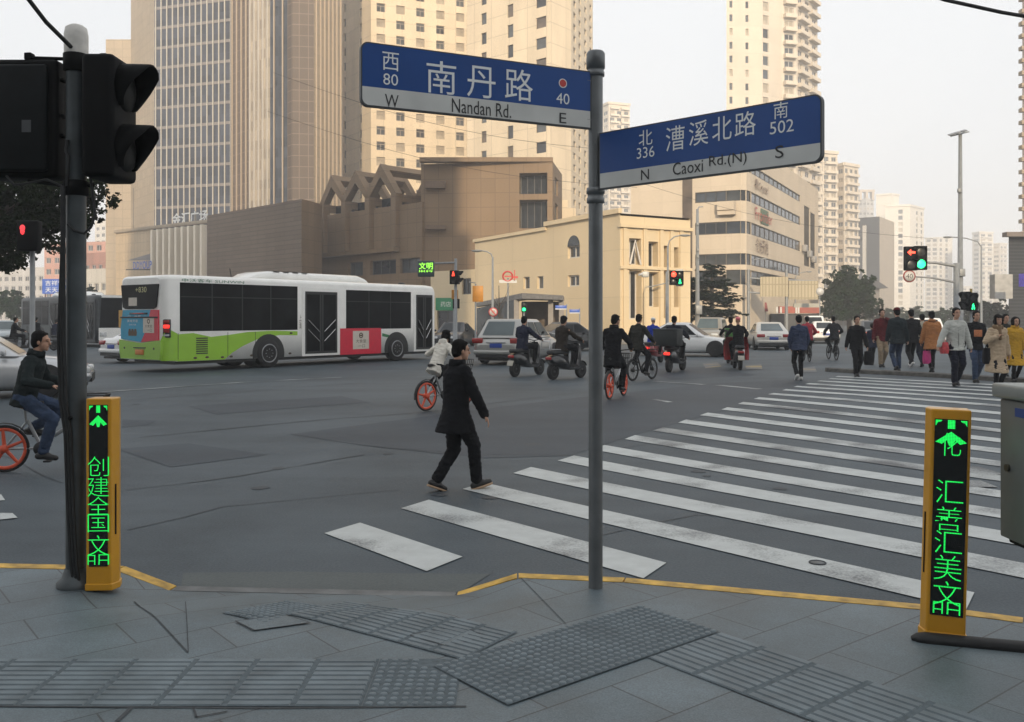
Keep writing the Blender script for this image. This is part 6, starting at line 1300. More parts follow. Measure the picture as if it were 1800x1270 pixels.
def scooter(label, loc, rz, shell, plate=True, box=None, rack=False, light=TAIL, group=None, apron=None, boxs=None):
    t = thing('motor_scooter', label, 'scooter', loc, rz, group); r = .225
    for y in (-.62, .62): wheel(t, (0, y, r), r, .10, RIMD, 5, 1)
    b = MB(); b.loft([[(-.10, -.80, .62), (.10, -.80, .62), (.10, -.80, .52), (-.10, -.80, .52)], [(-.15, -.55, .68), (.15, -.55, .68), (.17, -.55, .36), (-.17, -.55, .36)], [(-.15, -.15, .62), (.15, -.15, .62), (.16, -.15, .26), (-.16, -.15, .26)], [(-.15, -.05, .34), (.15, -.05, .34), (.15, -.05, .25), (-.15, -.05, .25)], [(-.15, .30, .32), (.15, .30, .32), (.15, .30, .25), (-.15, .30, .25)], [(-.16, .38, .55), (.16, .38, .55), (.14, .46, .30), (-.14, .46, .30)], [(-.17, .40, .86), (.17, .40, .86), (.12, .50, .80), (-.12, .50, .80)], [(-.10, .38, .98), (.10, .38, .98), (.08, .46, .95), (-.08, .46, .95)]], True, True); b.build('shell', shell, t)
    b = MB(); b.cbox((0, -.40, .74), (.27, .72, .12), .05); b.build('seat', BBL, t)
    b = MB(); b.tube([(0, .56, r), (0, .44, .70), (0, .36, 1.0)], .025, 8); b.build('fork', BBL, t)
    b = MB(); b.tube([(-.33, .26, 1.04), (-.2, .34, 1.06), (0, .36, 1.02), (.2, .34, 1.06), (.33, .26, 1.04)], .014, 8); hb = b.build('handlebar', BBL, t)
    for s_ in (1, -1): b = MB(); b.tube([(s_ * .2, .34, 1.06), (s_ * .30, .34, 1.24)], .006, 6); b.ell((s_ * .32, .34, 1.26), (.055, .015, .04), 8); b.build('mirror', BBL, hb)
    b = MB(); b.cbox((0, .47, .90), (.16, .10, .13), .04); b.build('headlight', HEADL, t)
    b = MB(); rg = []
    for k in range(7): a = R(25 + 120 * k / 6); rg.append([(-.06, .62 + .26 * math.cos(a), r + .26 * math.sin(a)), (0, .62 + .28 * math.cos(a), r + .28 * math.sin(a)), (.06, .62 + .26 * math.cos(a), r + .26 * math.sin(a))])
    b.loft(rg, False); b.build('mudguard', shell, t)
    b = MB(); b.tube([(.0, -.62, r), (.11, -.55, .5)], .03, 6); b.tube([(-.09, -.62, r), (-.11, -.55, .5)], .03, 6); b.build('shock_absorber', BBL, t)
    b = MB(); b.cbox((0, -.815, .585), (.20, .06, .085), .025); b.build('tail_light', light, t)
    if plate: b = MB(Matrix.Translation((0, -.85, .40)) @ Matrix.Rotation(R(-22), 4, 'X')); b.cbox((0, 0, 0), (.20, .012, .16), .004); b.build('number_plate', mk('scooter_plate', (.45, .42, .36), .5, var=.1), t)
    if rack:
        b = MB(); b.tube([(-.14, -.45, .82), (-.14, -.95, .84), (.14, -.95, .84), (.14, -.45, .82)], .012, 6); b.tube([(-.14, -.95, .84), (-.14, -.92, 1.04), (.14, -.92, 1.04), (.14, -.95, .84)], .012, 6)
        for x in (-.05, .05): b.tube([(x, -.45, .82), (x, -.95, .84)], .009, 6)
        b.build('rack', ALU, t)
    if box:
        w_, d_, h_ = boxs or (.52, .48, .46); b = MB(); b.cbox((0, -.72, .82 + h_ / 2), (w_, d_, h_), .03); bo = b.build('cargo_box', box, t); b = MB(); b.cbox((0, -.72, .82 + h_ * .97), (w_ + .02, d_ + .02, .05), .015); b.build('box_lid', box, bo)
        b = MB(); b.tube([(-.12, -.45, .80), (-.12, -.92, .81), (.12, -.92, .81), (.12, -.45, .80)], .012, 6); b.build('rack', BBL, t)
    if apron:
        b = MB(); rg = []
        for z, y, w_ in ((1.05, .30, .34), (.85, .50, .40), (.5, .48, .42), (.30, .36, .40)): rg.append([(-w_, y - .22, z), (-w_ * .6, y, z), (w_ * .6, y, z), (w_, y - .22, z), (w_ * .98, y - .2, z - .01), (w_ * .58, y - .02, z), (-w_ * .58, y - .02, z), (-w_ * .98, y - .2, z - .01)])
        b.loft(rg, True); b.build('wind_apron', apron, t)
    return t
# ------------------------------------------------------------------ people
from mathutils import noise as mnoise
SKIN = mk('skin', (.42, .235, .155), .55, var=.08, scale=14); HAIR = mk('black_hair', (.006, .0055, .0055), .8, var=.4, scale=40, bump=.6, bscale=90, spec=.12); EYE = mk('eye_dark', (.012, .010, .010), .25, var=0); LIP = mk('lip', (.26, .09, .075), .5, var=0)
def cloth(name, col, var=.16): return mk(name, col, .88, var=var, scale=9, bump=.55, bscale=16, spec=.15, detail=5)
BLACK_C = cloth('black_cloth', (.0085, .009, .011)); NAVY_C = cloth('navy_cloth', (.018, .022, .042)); DENIM = cloth('denim', (.035, .055, .10), .35); DKG = cloth('dark_olive_cloth', (.022, .022, .018)); KHAKI = cloth('khaki_cloth', (.26, .20, .135)); SHOE_B = mk('black_shoe', (.012, .012, .012), .5, var=.2); SHOE_W = mk('white_shoe', (.55, .54, .52), .5, var=.1)
def fuse(name, prims, vox, m, parent, smooth=4, fold=0.0):
    """one continuous skin over a set of tapered limbs and rounded masses"""
    b = MB()
    for p in prims:
        if p[0] == 'c':
            a, c, r0, r1 = V(p[1]), V(p[2]), p[3], p[4]; n = 12; d = c - a
            if d.length < 1e-4: b.ell(a, (r0, r0, r0), 8); continue
            u = d.normalized(); q = u.to_track_quat('Z', 'Y').to_matrix(); rings = []
            prof = [(math.sin(t * math.pi / 8) * r0, -math.cos(t * math.pi / 8) * r0) for t in range(0, 5)] + [(math.cos(t * math.pi / 8) * r1, d.length + math.sin(t * math.pi / 8) * r1) for t in range(0, 5)]
            for r_, h_ in prof: rings.append([a + q @ V((max(r_, 1e-4) * math.cos(2 * math.pi * k / n), max(r_, 1e-4) * math.sin(2 * math.pi * k / n), h_)) for k in range(n)])
            b.loft(rings)
        elif p[0] == 'e': b.ell(p[1], p[2], 12, p[3] if len(p) > 3 else None)
        elif p[0] == 'l': b.loft(p[1])
    me = bpy.data.meshes.new(name); me.from_pydata([tuple(v) for v in b.v], [], b.f); me.update()
    o = bpy.data.objects.new(name, me); COL.objects.link(o)
    md = o.modifiers.new('r', 'REMESH'); md.mode = 'VOXEL'; md.voxel_size = vox
    if smooth: ms = o.modifiers.new('s', 'SMOOTH'); ms.factor = .5; ms.iterations = smooth
    dg = bpy.context.evaluated_depsgraph_get(); dg.update(); new = bpy.data.meshes.new_from_object(o.evaluated_get(dg)); bpy.data.objects.remove(o); bpy.data.meshes.remove(me)
    new.polygons.foreach_set('use_smooth', [True] * len(new.polygons)); new.materials.clear()
    new.materials.append(m); new.name = name
    if fold:
        cos = []; off = V((random.uniform(0, 50), random.uniform(0, 50), random.uniform(0, 50)))
        for v in new.vertices:
            p = v.co; q = V((p.x * 9, p.y * 9, p.z * 17)) + off; k = 1 - abs(mnoise.noise(q)) * 2.2 + .55 * mnoise.noise(q * 2.3)
            cos.append(p + v.normal * fold * (k - .3))
        for v, c in zip(new.vertices, cos): v.co = c
        new.update()
    return link(name, new, parent)
def ik(a, b, l1, l2, pole):
    a, b = V(a), V(b); d = b - a; L = min(d.length, (l1 + l2) * .999); u = d.normalized(); x = (l1 * l1 - l2 * l2 + L * L) / (2 * L); h = math.sqrt(max(0, l1 * l1 - x * x)); p = V(pole); p = (p - u * p.dot(u)).normalized()
    return a + u * x + p * h, a + u * L
def person(label, loc, rz, H=1.70, feet=None, hands=None, hip=.93, lean=3, top=None, legs=BLACK_C, shoes=SHOE_B, hair='short', look=(0, 0), female=False, near=False, hood=None, hat=None, group=None, sole=None, hip_y=0.0, twist=0, build_=1.0, scarf=None, parent_cat='person', elbow=None, knee=None, grip=True, trouser=1.0):
    """local frame: ahead +y, right +x; the figure is 1.72 m before scaling"""
    s = H / 1.72; t = thing('person', label, 'person', loc, rz, group); t.scale = (s, s, s); vox = .008 if near else .0125
    ln = R(lean); ax = V((0, math.sin(ln), math.cos(ln))); fw = V((0, math.cos(ln), -math.sin(ln))); X = V((1, 0, 0)); kb = build_ * (.92 if female else 1)
    pel = V((0, hip_y, hip)); nb = pel + ax * .525; ch = pel + ax * .34; sh = {1: nb - ax * .055 + X * .185 * (.9 if female else 1), -1: nb - ax * .055 - X * .185 * (.9 if female else 1)}
    if twist: rt = Matrix.Rotation(R(twist), 4, ax); sh = {k: nb + rt @ (v - nb) for k, v in sh.items()}
    yaw, pit = look; HM = Matrix.Rotation(R(yaw), 4, 'Z') @ Matrix.Rotation(R(pit), 4, 'X'); hc = nb + ax * .085 + V((0, .012, 0)) + HM @ V((0, .03, .105)); hp_ = lambda x, y, z: hc + HM @ V((x, y, z)); H3 = HM.to_3x3()
    feet = feet or {1: (.09, .0, 0), -1: (-.09, 0, 0)}; hands = hands or {1: (.26, .04, .80), -1: (-.26, .04, .80)}
    body = [('e', pel, (.15 * kb, .10 * kb, .13)), ('c', pel + ax * .05, ch, .115 * kb, .125 * kb), ('e', ch + ax * .03, (.155 * kb, .105 * kb, .17)), ('c', nb - ax * .05, nb + ax * .10 + V((0, .012, 0)), .062, .052),
            ('e', hp_(0, -.012, .035), (.073, .092, .085), H3), ('e', hp_(0, .030, -.035), (.056, .058, .075), H3), ('c', hp_(0, .062, -.075), hp_(0, .066, -.088), .026, .024), ('c', hp_(0, .088, .018), hp_(0, .104, -.022), .010, .015), ('e', hp_(.074, -.005, -.008), (.012, .022, .034), H3), ('e', hp_(-.074, -.005, -.008), (.012, .022, .034), H3),
            ('c', hp_(-.034, .076, .028), hp_(.034, .076, .028), .016, .016), ('c', hp_(-.018, .078, -.052), hp_(.018, .078, -.052), .013, .013)]
    tro, slv, sho, solep = [], [], [], []
    tr = trouser
    for k in (1, -1):
        f = feet[k]; pitch = R(f[3]) if len(f) > 3 else 0.0; toe = R(f[4]) if len(f) > 4 else R(-6 * k)
        hj = pel + X * .085 * k - V((0, 0, .02)); ft = V(f[:3]); fd = V((-math.sin(toe) * math.cos(pitch), math.cos(toe) * math.cos(pitch), -math.sin(pitch))); fu = V((0, math.sin(pitch), math.cos(pitch))); ank = ft + fu * .085 - fd * .0
        kp = (knee or {}).get(k, (.10 * k, 1, 0)); kn, ak = ik(hj, ank, .445, .43, kp)
        body += [('c', hj, kn, .080 * kb, .052), ('c', kn, ak, .050, .036), ('c', ak - fd * .04 - fu * .045, ak + fd * .13 - fu * .055, .034, .030)]
        tro += [('c', hj + V((0, 0, .03)), kn, .100 * kb * tr, .075 * tr), ('c', kn, ak + (kn - ak).normalized() * .03, .072 * tr, .062 * tr)]
        sho += [('c', ak - fd * .045 - fu * .043, ak + fd * .06 - fu * .038, .045, .045), ('c', ak + fd * .05 - fu * .045, ak + fd * .155 - fu * .055, .043, .033), ('c', ak - fu * .03, ak - fu * .005, .042, .046)]
        solep += [('c', ak - fd * .05 - fu * .076, ak + fd * .165 - fu * .076, .030, .026)]
        hd = V(hands[k]); ep = (elbow or {}).get(k, (.35 * k, -1, -.35)); el, wr = ik(sh[k], hd, .285, .255, ep); u = (wr - el).normalized()
        body += [('c', sh[k], el, .050, .040), ('c', el, wr, .040, .027)]
        slv += [('c', sh[k] - X * .02 * k, el, .073 * kb, .062 * kb), ('c', el, wr - u * .0, .062 * kb, .050 * kb)]
        # hand: palm, four unequal fingers curled, thumb from the side of the palm
        side = u.cross(V((0, 0, 1))) if abs(u.z) < .9 else X * (-k); side = side.normalized() * (1 if side.x * k < 0 or abs(u.z) < .9 else 1); nrm = u.cross(side).normalized()
        if abs(u.z) >= .9: side, nrm = V((0, 1, 0)), X * (-k)          # hanging arm: palm faces the thigh, thumb ahead
        pc = wr + u * .048; PM = Matrix((side, u, nrm)).transposed(); body.append(('e', pc, (.040, .052, .017), PM)); curl = .8 if grip else .35
        for j, (o_, l_) in enumerate(((.027, .070), (.009, .078), (-.010, .072), (-.028, .056))):
            k0 = pc + u * .042 + side * o_; k1 = k0 + (u * math.cos(curl * .6) + nrm * math.sin(curl * .6)) * l_ * .5; k2 = k1 + (u * math.cos(curl * 1.9) + nrm * math.sin(curl * 1.9)) * l_ * .5
            body += [('c', k0, k1, .0088, .0082), ('c', k1, k2, .0082, .007)]
        th0 = pc - u * .018 + side * .034; th1 = th0 + (u * .75 + side * .6 + nrm * .3).normalized() * .036; body += [('c', th0, th1, .0105, .0095), ('c', th1, th1 + (u * .9 + nrm * .5).normalized() * .028, .0095, .008)]
    bo = fuse('body', body, vox, SKIN, t, 3)
    # clothes
    kind, m, hem = top[0], top[1], top[2]            # kind jacket|coat, cloth, distance of the hem below the hip
    fl = top[3] if len(top) > 3 else 1.0; fy = max(abs(q[1]) for q in feet.values()) if hip > .86 and not hip_y else 0.0
    def tr_ring(c, rx, ry, n=24): return [c + X * rx * math.cos(2 * math.pi * i / n) + fw * ry * math.sin(2 * math.pi * i / n) for i in range(n)]
    down = V((0, -.02, -1)).normalized() if lean < 15 else -ax
    lo = pel + down * hem; rings = [tr_ring(lo, .190 * kb * fl, .160 * kb * fl + fy * hem * .9 + hem * (.12 if hem > .4 else .05)), tr_ring(lo + (pel - lo) * .5, .186 * kb * (1 + (fl - 1) * .6), .150 * kb + fy * hem * .5), tr_ring(pel + ax * .02, .180 * kb, .134 * kb), tr_ring(pel + ax * .18, .172 * kb, .128 * kb), tr_ring(ch, .188 * kb, .136 * kb), tr_ring(ch + ax * .10, .190 * kb, .130 * kb), tr_ring(nb - ax * .02, .150 * kb, .096), tr_ring(nb + ax * .03, .085, .075)]
    pr = [('l', rings), ('c', sh[1] - X * .03, sh[-1] + X * .03, .080, .080), ('c', nb - ax * .02, nb + ax * .018, .080, .070)] + slv
    if hood: pr += [('e', nb - fw * .055 + ax * .02, (.125, .075, .085))]
    g_ = fuse('coat' if kind == 'coat' else 'jacket', pr, .010 if near else .014, m, t, 3, .006 if near else .010)
    if near or kind == 'coat':                                    # open collar
        b = MB(); c = nb + ax * .035; rg = []
        for i in range(15):
            a = R(70 + 400 * i / 14 - 90 + 0); a = R(-250 + 320 * i / 14); pt = c + X * .082 * math.cos(a) + fw * .078 * math.sin(a); od = (X * math.cos(a) + fw * math.sin(a))
            rg.append([pt - ax * .02, pt + ax * .052 + od * .004, pt + ax * .05 + od * .016, pt - ax * .03 + od * .028])
        b.loft(rg); b.build('collar', m, t)
    fuse('trousers', tro + [('e', pel, (.168 * kb, .122 * kb, .12))], .010 if near else .014, legs, t, 3, .008)
    fuse('shoe', sho[:3], .008, shoes, t, 2); fuse('shoe', sho[3:], .008, shoes, t, 2)
    if sole:
        for q in solep:
            b = MB(); a, c = V(q[1]), V(q[2]); d = (c - a); u = d.normalized(); w = u.cross(V((0, 0, 1))).normalized(); z = w.cross(u); rg = []
            for f_, wd in ((-.16, .02), (-.05, .044), (.5, .05), (.9, .048), (1.1, .02)): p = a + d * f_; rg.append([p - w * wd - z * .016, p + w * wd - z * .016, p + w * wd + z * .008, p - w * wd + z * .008])
            b.loft(rg, True, True); b.build('sole', sole, t)
    # hair or hat, eyes and mouth
    if hat:
        fuse('hat', [('e', hp_(0, -.018, .075), (.088, .106, .072), H3), ('c', hp_(-.05, .05, .06), hp_(.05, .05, .06), .03, .03)], .010, hat, t, 3)
    hr = [('e', hp_(0, -.030, .062), (.083, .094, .078), H3), ('e', hp_(0, -.058, .0), (.078, .066, .095), H3), ('c', hp_(-.045, .040, .094), hp_(.045, .040, .094), .020, .020), ('e', hp_(.064, -.018, .030), (.020, .052, .062), H3), ('e', hp_(-.064, -.018, .030), (.020, .052, .062), H3)]
    if hair == 'long': hr += [('c', hp_(0, -.075, .0), hp_(0, -.09, -.18), .075, .055), ('c', hp_(.072, .005, .03), hp_(.074, .0, -.13), .026, .022), ('c', hp_(-.072, .005, .03), hp_(-.074, .0, -.13), .026, .022)]
    if hair == 'bob': hr += [('e', hp_(0, -.045, -.03), (.098, .075, .095), H3), ('c', hp_(.080, .015, .03), hp_(.080, .018, -.075), .028, .026), ('c', hp_(-.080, .015, .03), hp_(-.080, .018, -.075), .028, .026), ('c', hp_(-.05, .075, .07), hp_(.05, .075, .07), .02, .02)]
    if hair == 'curly': hr += [('e', hp_(.07, -.02, .0), (.055, .06, .11), H3), ('e', hp_(-.07, -.02, .0), (.055, .06, .11), H3), ('e', hp_(0, -.06, -.05), (.10, .06, .11), H3)]
    if hair: fuse('hair', hr, .009, HAIR, t, 2)
    for k in (1, -1):
        b = MB(); b.ell(hp_(.031 * k, .078, .012), (.0125, .008, .006), 8, H3); b.build('eye', EYE, t)
        b = MB(); b.tube([hp_(.018 * k, .088, .032), hp_(.034 * k, .088, .036), hp_(.048 * k, .078, .031)], .0035, 5); b.build('eyebrow', HAIR, t)
    b = MB(); b.tube([hp_(-.022, .086, -.053), hp_(0, .092, -.051), hp_(.022, .086, -.053)], [.003, .0055, .003], 6); b.build('mouth', LIP, t)
    if scarf: fuse('scarf', [('c', nb + ax * .03 - X * .05 + fw * .02, nb + ax * .03 + X * .05 + fw * .02, .075, .075), ('c', nb + ax * .02 + fw * .08, nb - ax * .22 + fw * .14, .045, .04)], .012, scarf, t, 3)
    t['_s'] = s
    return t
def stride(a, b=None, back_pitch=38, w=.075, lift=.05):
    """feet of a walker: right foot ahead when a > 0"""
    f, k = abs(a), (1 if a > 0 else -1)
    return {k: (w * k, f, .012, -12), -k: (-w * k, -f * .95, .03 + lift, back_pitch)}
def swing(a, r=.27, z=.80): return {1: (r, -a * .8 + .04, z + abs(a) * .06), -1: (-r, a * .8 + .04, z + abs(a) * .06)}
def hgt(px, top, feet): p = G(px, feet); return p, (feet - top) / F * p.y
AWAY, NEAR_ = 0.0, math.pi
# the man in black crossing in front of the bus
p, H_ = hgt(800, 608, 866)
person('man in a long black coat striding across the road to the right', p + V((0, .10, 0)), R(-62), H_, feet={1: (.05, .27, .02, -14), -1: (-.06, -.26, .05, 22)}, hands={1: (.33, .27, .82), -1: (-.20, .06, .84)}, hip=.945, lean=2, top=('coat', BLACK_C, .25, 1.0), legs=BLACK_C, look=(-6, -5), near=True, sole=mk('tan_sole', (.40, .27, .17), .6, var=.1), build_=1.12, trouser=1.10, twist=8, grip=False)

# ------------------------------------------------------------------ riders
def rider_bike(label, bike_t, top, H=1.68, legs=BLACK_C, hair='short', look=(0, 0), seat=(0, -.30, .86), grips=(.28, .14, 1.03), pedals=((.12, .0, .16), (-.12, -.20, .43)), lean=16, hood=None, hat=None, near=False, shoes=SHOE_B, cat=None, female=False, elbow=None, kn=.25):
    s = H / 1.72; c = lambda p: (p[0] / s, p[1] / s, p[2] / s); f = {}
    for k, q in ((1, pedals[0]), (-1, pedals[1])): x, y, z = c(q); f[k] = (x, y - .05, z, 4)
    hp0 = c(seat); hd = {1: c(grips), -1: c((-grips[0], grips[1], grips[2]))}
    hd = {k: (v[0], v[1] - .055, v[2] + .028) for k, v in hd.items()}
    return person(label, bike_t.location, bike_t.rotation_euler.z, H, feet=f, hands=hd, hip=hp0[2] + .085, hip_y=hp0[1], lean=lean, top=top, legs=legs, shoes=shoes, hair=hair, look=look, hood=hood, hat=hat, near=near, female=female, elbow=elbow or {1: (.7, -.6, -.5), -1: (-.7, -.6, -.5)}, knee={1: (kn, 1, .2), -1: (-kn, 1, .2)})
def rider_scooter(label, sc, top, H=1.70, **kw):
    kw.setdefault('lean', 8)
    return rider_bike(label, sc, top, H, seat=(0, -.26, .80), grips=(.32, .27, 1.05), pedals=((.14, .20, .33), (-.14, .20, .33)), **kw)
# left cyclist on the orange-wheeled bicycle
q = G(8, 831); d = V((.985, .17, 0)).normalized(); q = q + d * .51
bk = bike('orange-wheeled silver bicycle under the left cyclist', V((q.x, q.y, gz(q.y))), HB(*d), r=.285)
rider_bike('cyclist in a dark green jacket and jeans riding at the left edge', bk, ('jacket', cloth('bottle_green_cloth', (.012, .018, .019)), .10), 1.70, legs=DENIM, lean=14, near=True, seat=(0, -.29, .80), shoes=SHOE_B, look=(-4, -4))
# white coat cyclist, half hidden by the man in black
q = G(750, 724); d = V((.62, .78, 0)).normalized(); q = q + d * .50
bk = bike('red-wheeled bicycle behind the man in black', V((q.x, q.y, gz(q.y))), HB(*d), r=.28)
rider_bike('cyclist in a puffy white hooded coat behind the man in black', bk, ('jacket', cloth('white_padded_cloth', (.66, .63, .56), .08), .16), 1.52, hair='long', hood=True, lean=30, female=True, seat=(0, -.26, .74))
# red bicycle behind the sign post
q = G(1096, 696); d = V((.40, .92, 0)).normalized(); q = q - d * .50
bk = bike('orange-red wheeled bicycle right of the sign post', V((q.x, q.y, gz(q.y))), HB(*d), r=.285)
rider_bike('cyclist in a long black coat on the red-wheeled bicycle by the sign post', bk, ('coat', BLACK_C, .30), 1.68, look=(-30, -8), lean=12)
q = G(1146, 667); d = V((.62, .78, 0)).normalized(); q = q - d * .50
bk = bike('black electric bicycle ahead of the red-wheeled one', V((q.x, q.y, gz(q.y))), HB(*d), rim=BBL, frame=BBL, r=.29)
rider_bike('rider in an olive jacket on the black electric bicycle', bk, ('jacket', DKG, .14), 1.72, lean=8)
MAROON = cloth('maroon_cloth', (.10, .012, .016)); REDC = cloth('red_cloth', (.30, .03, .045)); BLUEC = cloth('royal_blue_cloth', (.012, .035, .30)); SCB = paint('scooter_black', (.015, .016, .018), .2); SCR = paint('scooter_red', (.35, .025, .03), .1); SCW = paint('scooter_white', (.55, .55, .53), 0)
def sc_at(px, py, d, fwd): q = G(px, py); d = V((*d, 0)).normalized(); q = q + d * fwd; return V((q.x, q.y, gz(q.y))), HB(d.x, d.y)
l, rz = sc_at(905, 663, (.58, .81), .62); s1 = scooter('black scooter with a pale rear plate beside the silver minivan', l, rz, SCB); rider_scooter('scooter rider in a navy jacket beside the silver minivan', s1, ('jacket', NAVY_C, .12), 1.74)
l, rz = sc_at(972, 668, (.66, .75), .62); s2 = scooter('dark scooter with a bent metal rear rack left of the sign post', l, rz, SCB, plate=False, rack=True); rider_scooter('scooter rider in a dark brown jacket and cap left of the sign post', s2, ('jacket', cloth('dark_brown_cloth', (.030, .024, .019)), .12), 1.74, hat=BLACK_C)
l, rz = sc_at(1176, 655, (.50, .87), .62); s3 = scooter('scooter carrying a big black cargo box with its red tail light on', l, rz, SCB, plate=False, light=TAILON, box=mk('box_black', (.014, .018, .018), .6, var=.2), boxs=(.78, .55, .52)); rider_scooter('dark jacket rider on the scooter with the black cargo box', s3, ('jacket', cloth('midnight_cloth', (.010, .012, .022)), .12), 1.76)
l, rz = sc_at(1140, 640, (.50, .87), .62); s4 = scooter('red and white scooter in front of the olive jacket rider', l, rz, SCR, light=TAILON); rider_scooter('rider in a bright blue jacket and white helmet', s4, ('jacket', BLUEC, .12), 1.66, hat=mk('helmet_white', (.6, .6, .58), .3, var=.05), hair=None)
l, rz = sc_at(1301, 651, (.10, .99), .62); s5 = scooter('scooter with a red wind apron under the pink helmet rider', l, rz, SCB, apron=mk('apron_red', (.42, .03, .035), .5, var=.15)); rider_scooter('rider in black with a round pink helmet', s5, ('jacket', BLACK_C, .16), 1.70, hat=mk('helmet_pink', (.62, .13, .15), .3, var=.06), hair=None)
l, rz = sc_at(1287, 642, (.12, .99), .62); s6 = scooter('delivery scooter with a green box left of the pink helmet rider', l, rz, SCB, box=mk('box_green', (.06, .20, .035), .55, var=.15), boxs=(.50, .46, .48)); rider_scooter('delivery rider in black ahead of the green box', s6, ('jacket', BLACK_C, .14), 1.68)
q = G(1425, 637); bk = bike('dark bicycle of the red jacket cyclist behind the blue jacket walker', q + V((0, .5, 0)), HB(.10, 1), rim=BBL, frame=BBL); rider_bike('cyclist in a red and dark jacket partly behind the blue jacket walker', bk, ('jacket', REDC, .12), 1.68, hat=BLACK_C)
q = G(1471, 634); bk = bike('dark bicycle ridden away down the road left of the crowd', q + V((0, .5, 0)), HB(.05, 1), rim=BBL, frame=BBL); rider_bike('cyclist in a dark grey jacket riding away left of the crowd', bk, ('jacket', cloth('charcoal_cloth', (.022, .023, .026)), .14), 1.70)

# ------------------------------------------------------------------ walkers on the crossing
def walker(label, px, top_, feet_, face, topc, **kw):
    p, H_ = hgt(px, top_, feet_); H_ = min(H_, 1.92); a = kw.pop('a', .24); rz = kw.pop('rz', 0) + (0 if face == 'away' else 180)
    kw.setdefault('feet', stride(a)); kw.setdefault('hands', swing(a)); kw.setdefault('hip', .95)
    return person(label, p, R(rz), H_, top=topc, **kw)
SLATE = cloth('slate_blue_cloth', (.034, .046, .085)); WHJ = cloth('pale_grey_cloth', (.44, .45, .42), .10); BEI = cloth('beige_cloth', (.44, .34, .235), .12); YELC = cloth('mustard_cloth', (.50, .285, .03), .12); CAM = cloth('camel_cloth', (.36, .155, .06), .15)
walker('walker in a slate blue jacket with hands in pockets, seen from behind', 1405, 559, 669, 'away', ('jacket', SLATE, .12, 1.05), a=.10, legs=BLACK_C, shoes=SHOE_W, hands={1: (.20, .10, .90), -1: (-.20, .10, .90)}, elbow={1: (1, -.5, 0), -1: (-1, -.5, 0)}, build_=1.1, trouser=.9)
m1 = walker('man in a black jacket and trousers walking towards the camera, carrying a bag', 1505, 560, 663, 'near', ('jacket', BLACK_C, .14), a=.18)
walker('man in a red jacket and khaki trousers holding a phone to his face', 1549, 548, 646, 'near', ('jacket', MAROON, .14), legs=KHAKI, a=.15, hands={1: (.27, .05, .80), -1: (-.10, .14, 1.50)}, elbow={-1: (-1, .2, -.8)})
walker('man in a maroon knit hat and dark jacket seen from behind', 1578, 545, 654, 'away', ('jacket', cloth('dark_teal_cloth', (.016, .024, .028)), .16), legs=DENIM, a=.12, hat=MAROON, build_=1.08)
walker('man all in black with a cap and white shoes seen from behind', 1603, 549, 646, 'away', ('jacket', BLACK_C, .20), a=.26, hat=BLACK_C, shoes=SHOE_W, build_=1.08)
w1 = walker('woman in a camel coat seen from behind with a pink bag', 1639, 552, 656, 'away', ('coat', CAM, .26, 1.12), a=.16, legs=BLACK_C, build_=1.15, trouser=.85)
w2 = walker('man in a pale grey zipped jacket walking towards the camera', 1679, 547, 679, 'near', ('jacket', WHJ, .12, 1.05), a=.14, legs=cloth('dark_navy_cloth', (.008, .010, .020)), build_=1.12, hands={1: (.42, .10, .93), -1: (-.33, .06, .86)}, trouser=1.08)
m2 = walker('man in a black jacket with an orange printed chest and jeans', 1714, 552, 673, 'near', ('jacket', BLACK_C, .12), legs=DENIM, a=.16)
walker('woman in a long beige coat with her hand raised to her chest', 1752, 559, 692, 'near', ('coat', BEI, .46, 1.15), a=.11, hair='bob', female=True, legs=BLACK_C, hands={1: (.10, .20, 1.30), -1: (-.25, .05, .84)}, elbow={1: (1, -.3, -.8)}, scarf=cloth('tan_scarf', (.20, .135, .08)), build_=1.15, trouser=.8)
walker('woman in a long mustard yellow coat with curly hair at the right edge', 1783, 562, 673, 'near', ('coat', YELC, .46, 1.22), a=.10, hair='curly', female=True, legs=BLACK_C, build_=1.2, trouser=.8)
walker('dark-haired passer-by hidden between the beige and yellow coated women', 1766, 557, 662, 'near', ('jacket', DKG, .14), a=.12)
walker('person in a dark coat behind the man with the bag', 1534, 572, 642, 'away', ('jacket', NAVY_C, .20), a=.2)
walker('walker in a pale top half hidden behind the black cap man', 1622, 556, 645, 'away', ('jacket', cloth('cream_cloth', (.42, .38, .30)), .12), a=.2, legs=NAVY_C)
# printed chest of the black jacket
pr = MB(); pr.cbox((0, .148, 1.235), (.20, .02, .17), .008); o_ = pr.build('chest_print', mk('print_orange', (.48, .17, .07), .7, var=.2, scale=30), m2)
zp = MB(); zp.box(-.006, .006, .160, .168, .86, 1.36); zp.build('zip', mk('zip_grey', (.16, .16, .15), .5), w2)
# carried bags
def bag(label, cat, px, py0, py1, Y, col, w, strap=True, name='bag'):
    c = P(px, (py0 + py1) / 2, Y); h = (py1 - py0) / F * Y; t = thing(name, label, cat, c - V((0, 0, h / 2))); w = w / F * Y
    b = MB(); b.loft([[(-w * .42, -.06, 0), (w * .42, -.06, 0), (w * .42, .06, 0), (-w * .42, .06, 0)], [(-w * .5, -.08, h * .3), (w * .5, -.08, h * .3), (w * .5, .08, h * .3), (-w * .5, .08, h * .3)], [(-w * .42, -.05, h), (w * .42, -.05, h), (w * .42, .05, h), (-w * .42, .05, h)]], True, True); b.build('bag_body', col, t)
    b = MB(); b.tube([(-w * .25, 0, h * .98), (-w * .12, 0, h * 1.22), (w * .12, 0, h * 1.22), (w * .25, 0, h * .98)], .010, 6); b.build('handle', col, t); return t
pf = lambda px, py: G(px, py).y
bag('black shoulder bag hanging from the black jacket man at the kerb', 'bag', 1527, 618, 642, pf(1505, 663) - .05, BLACK_C, 15)
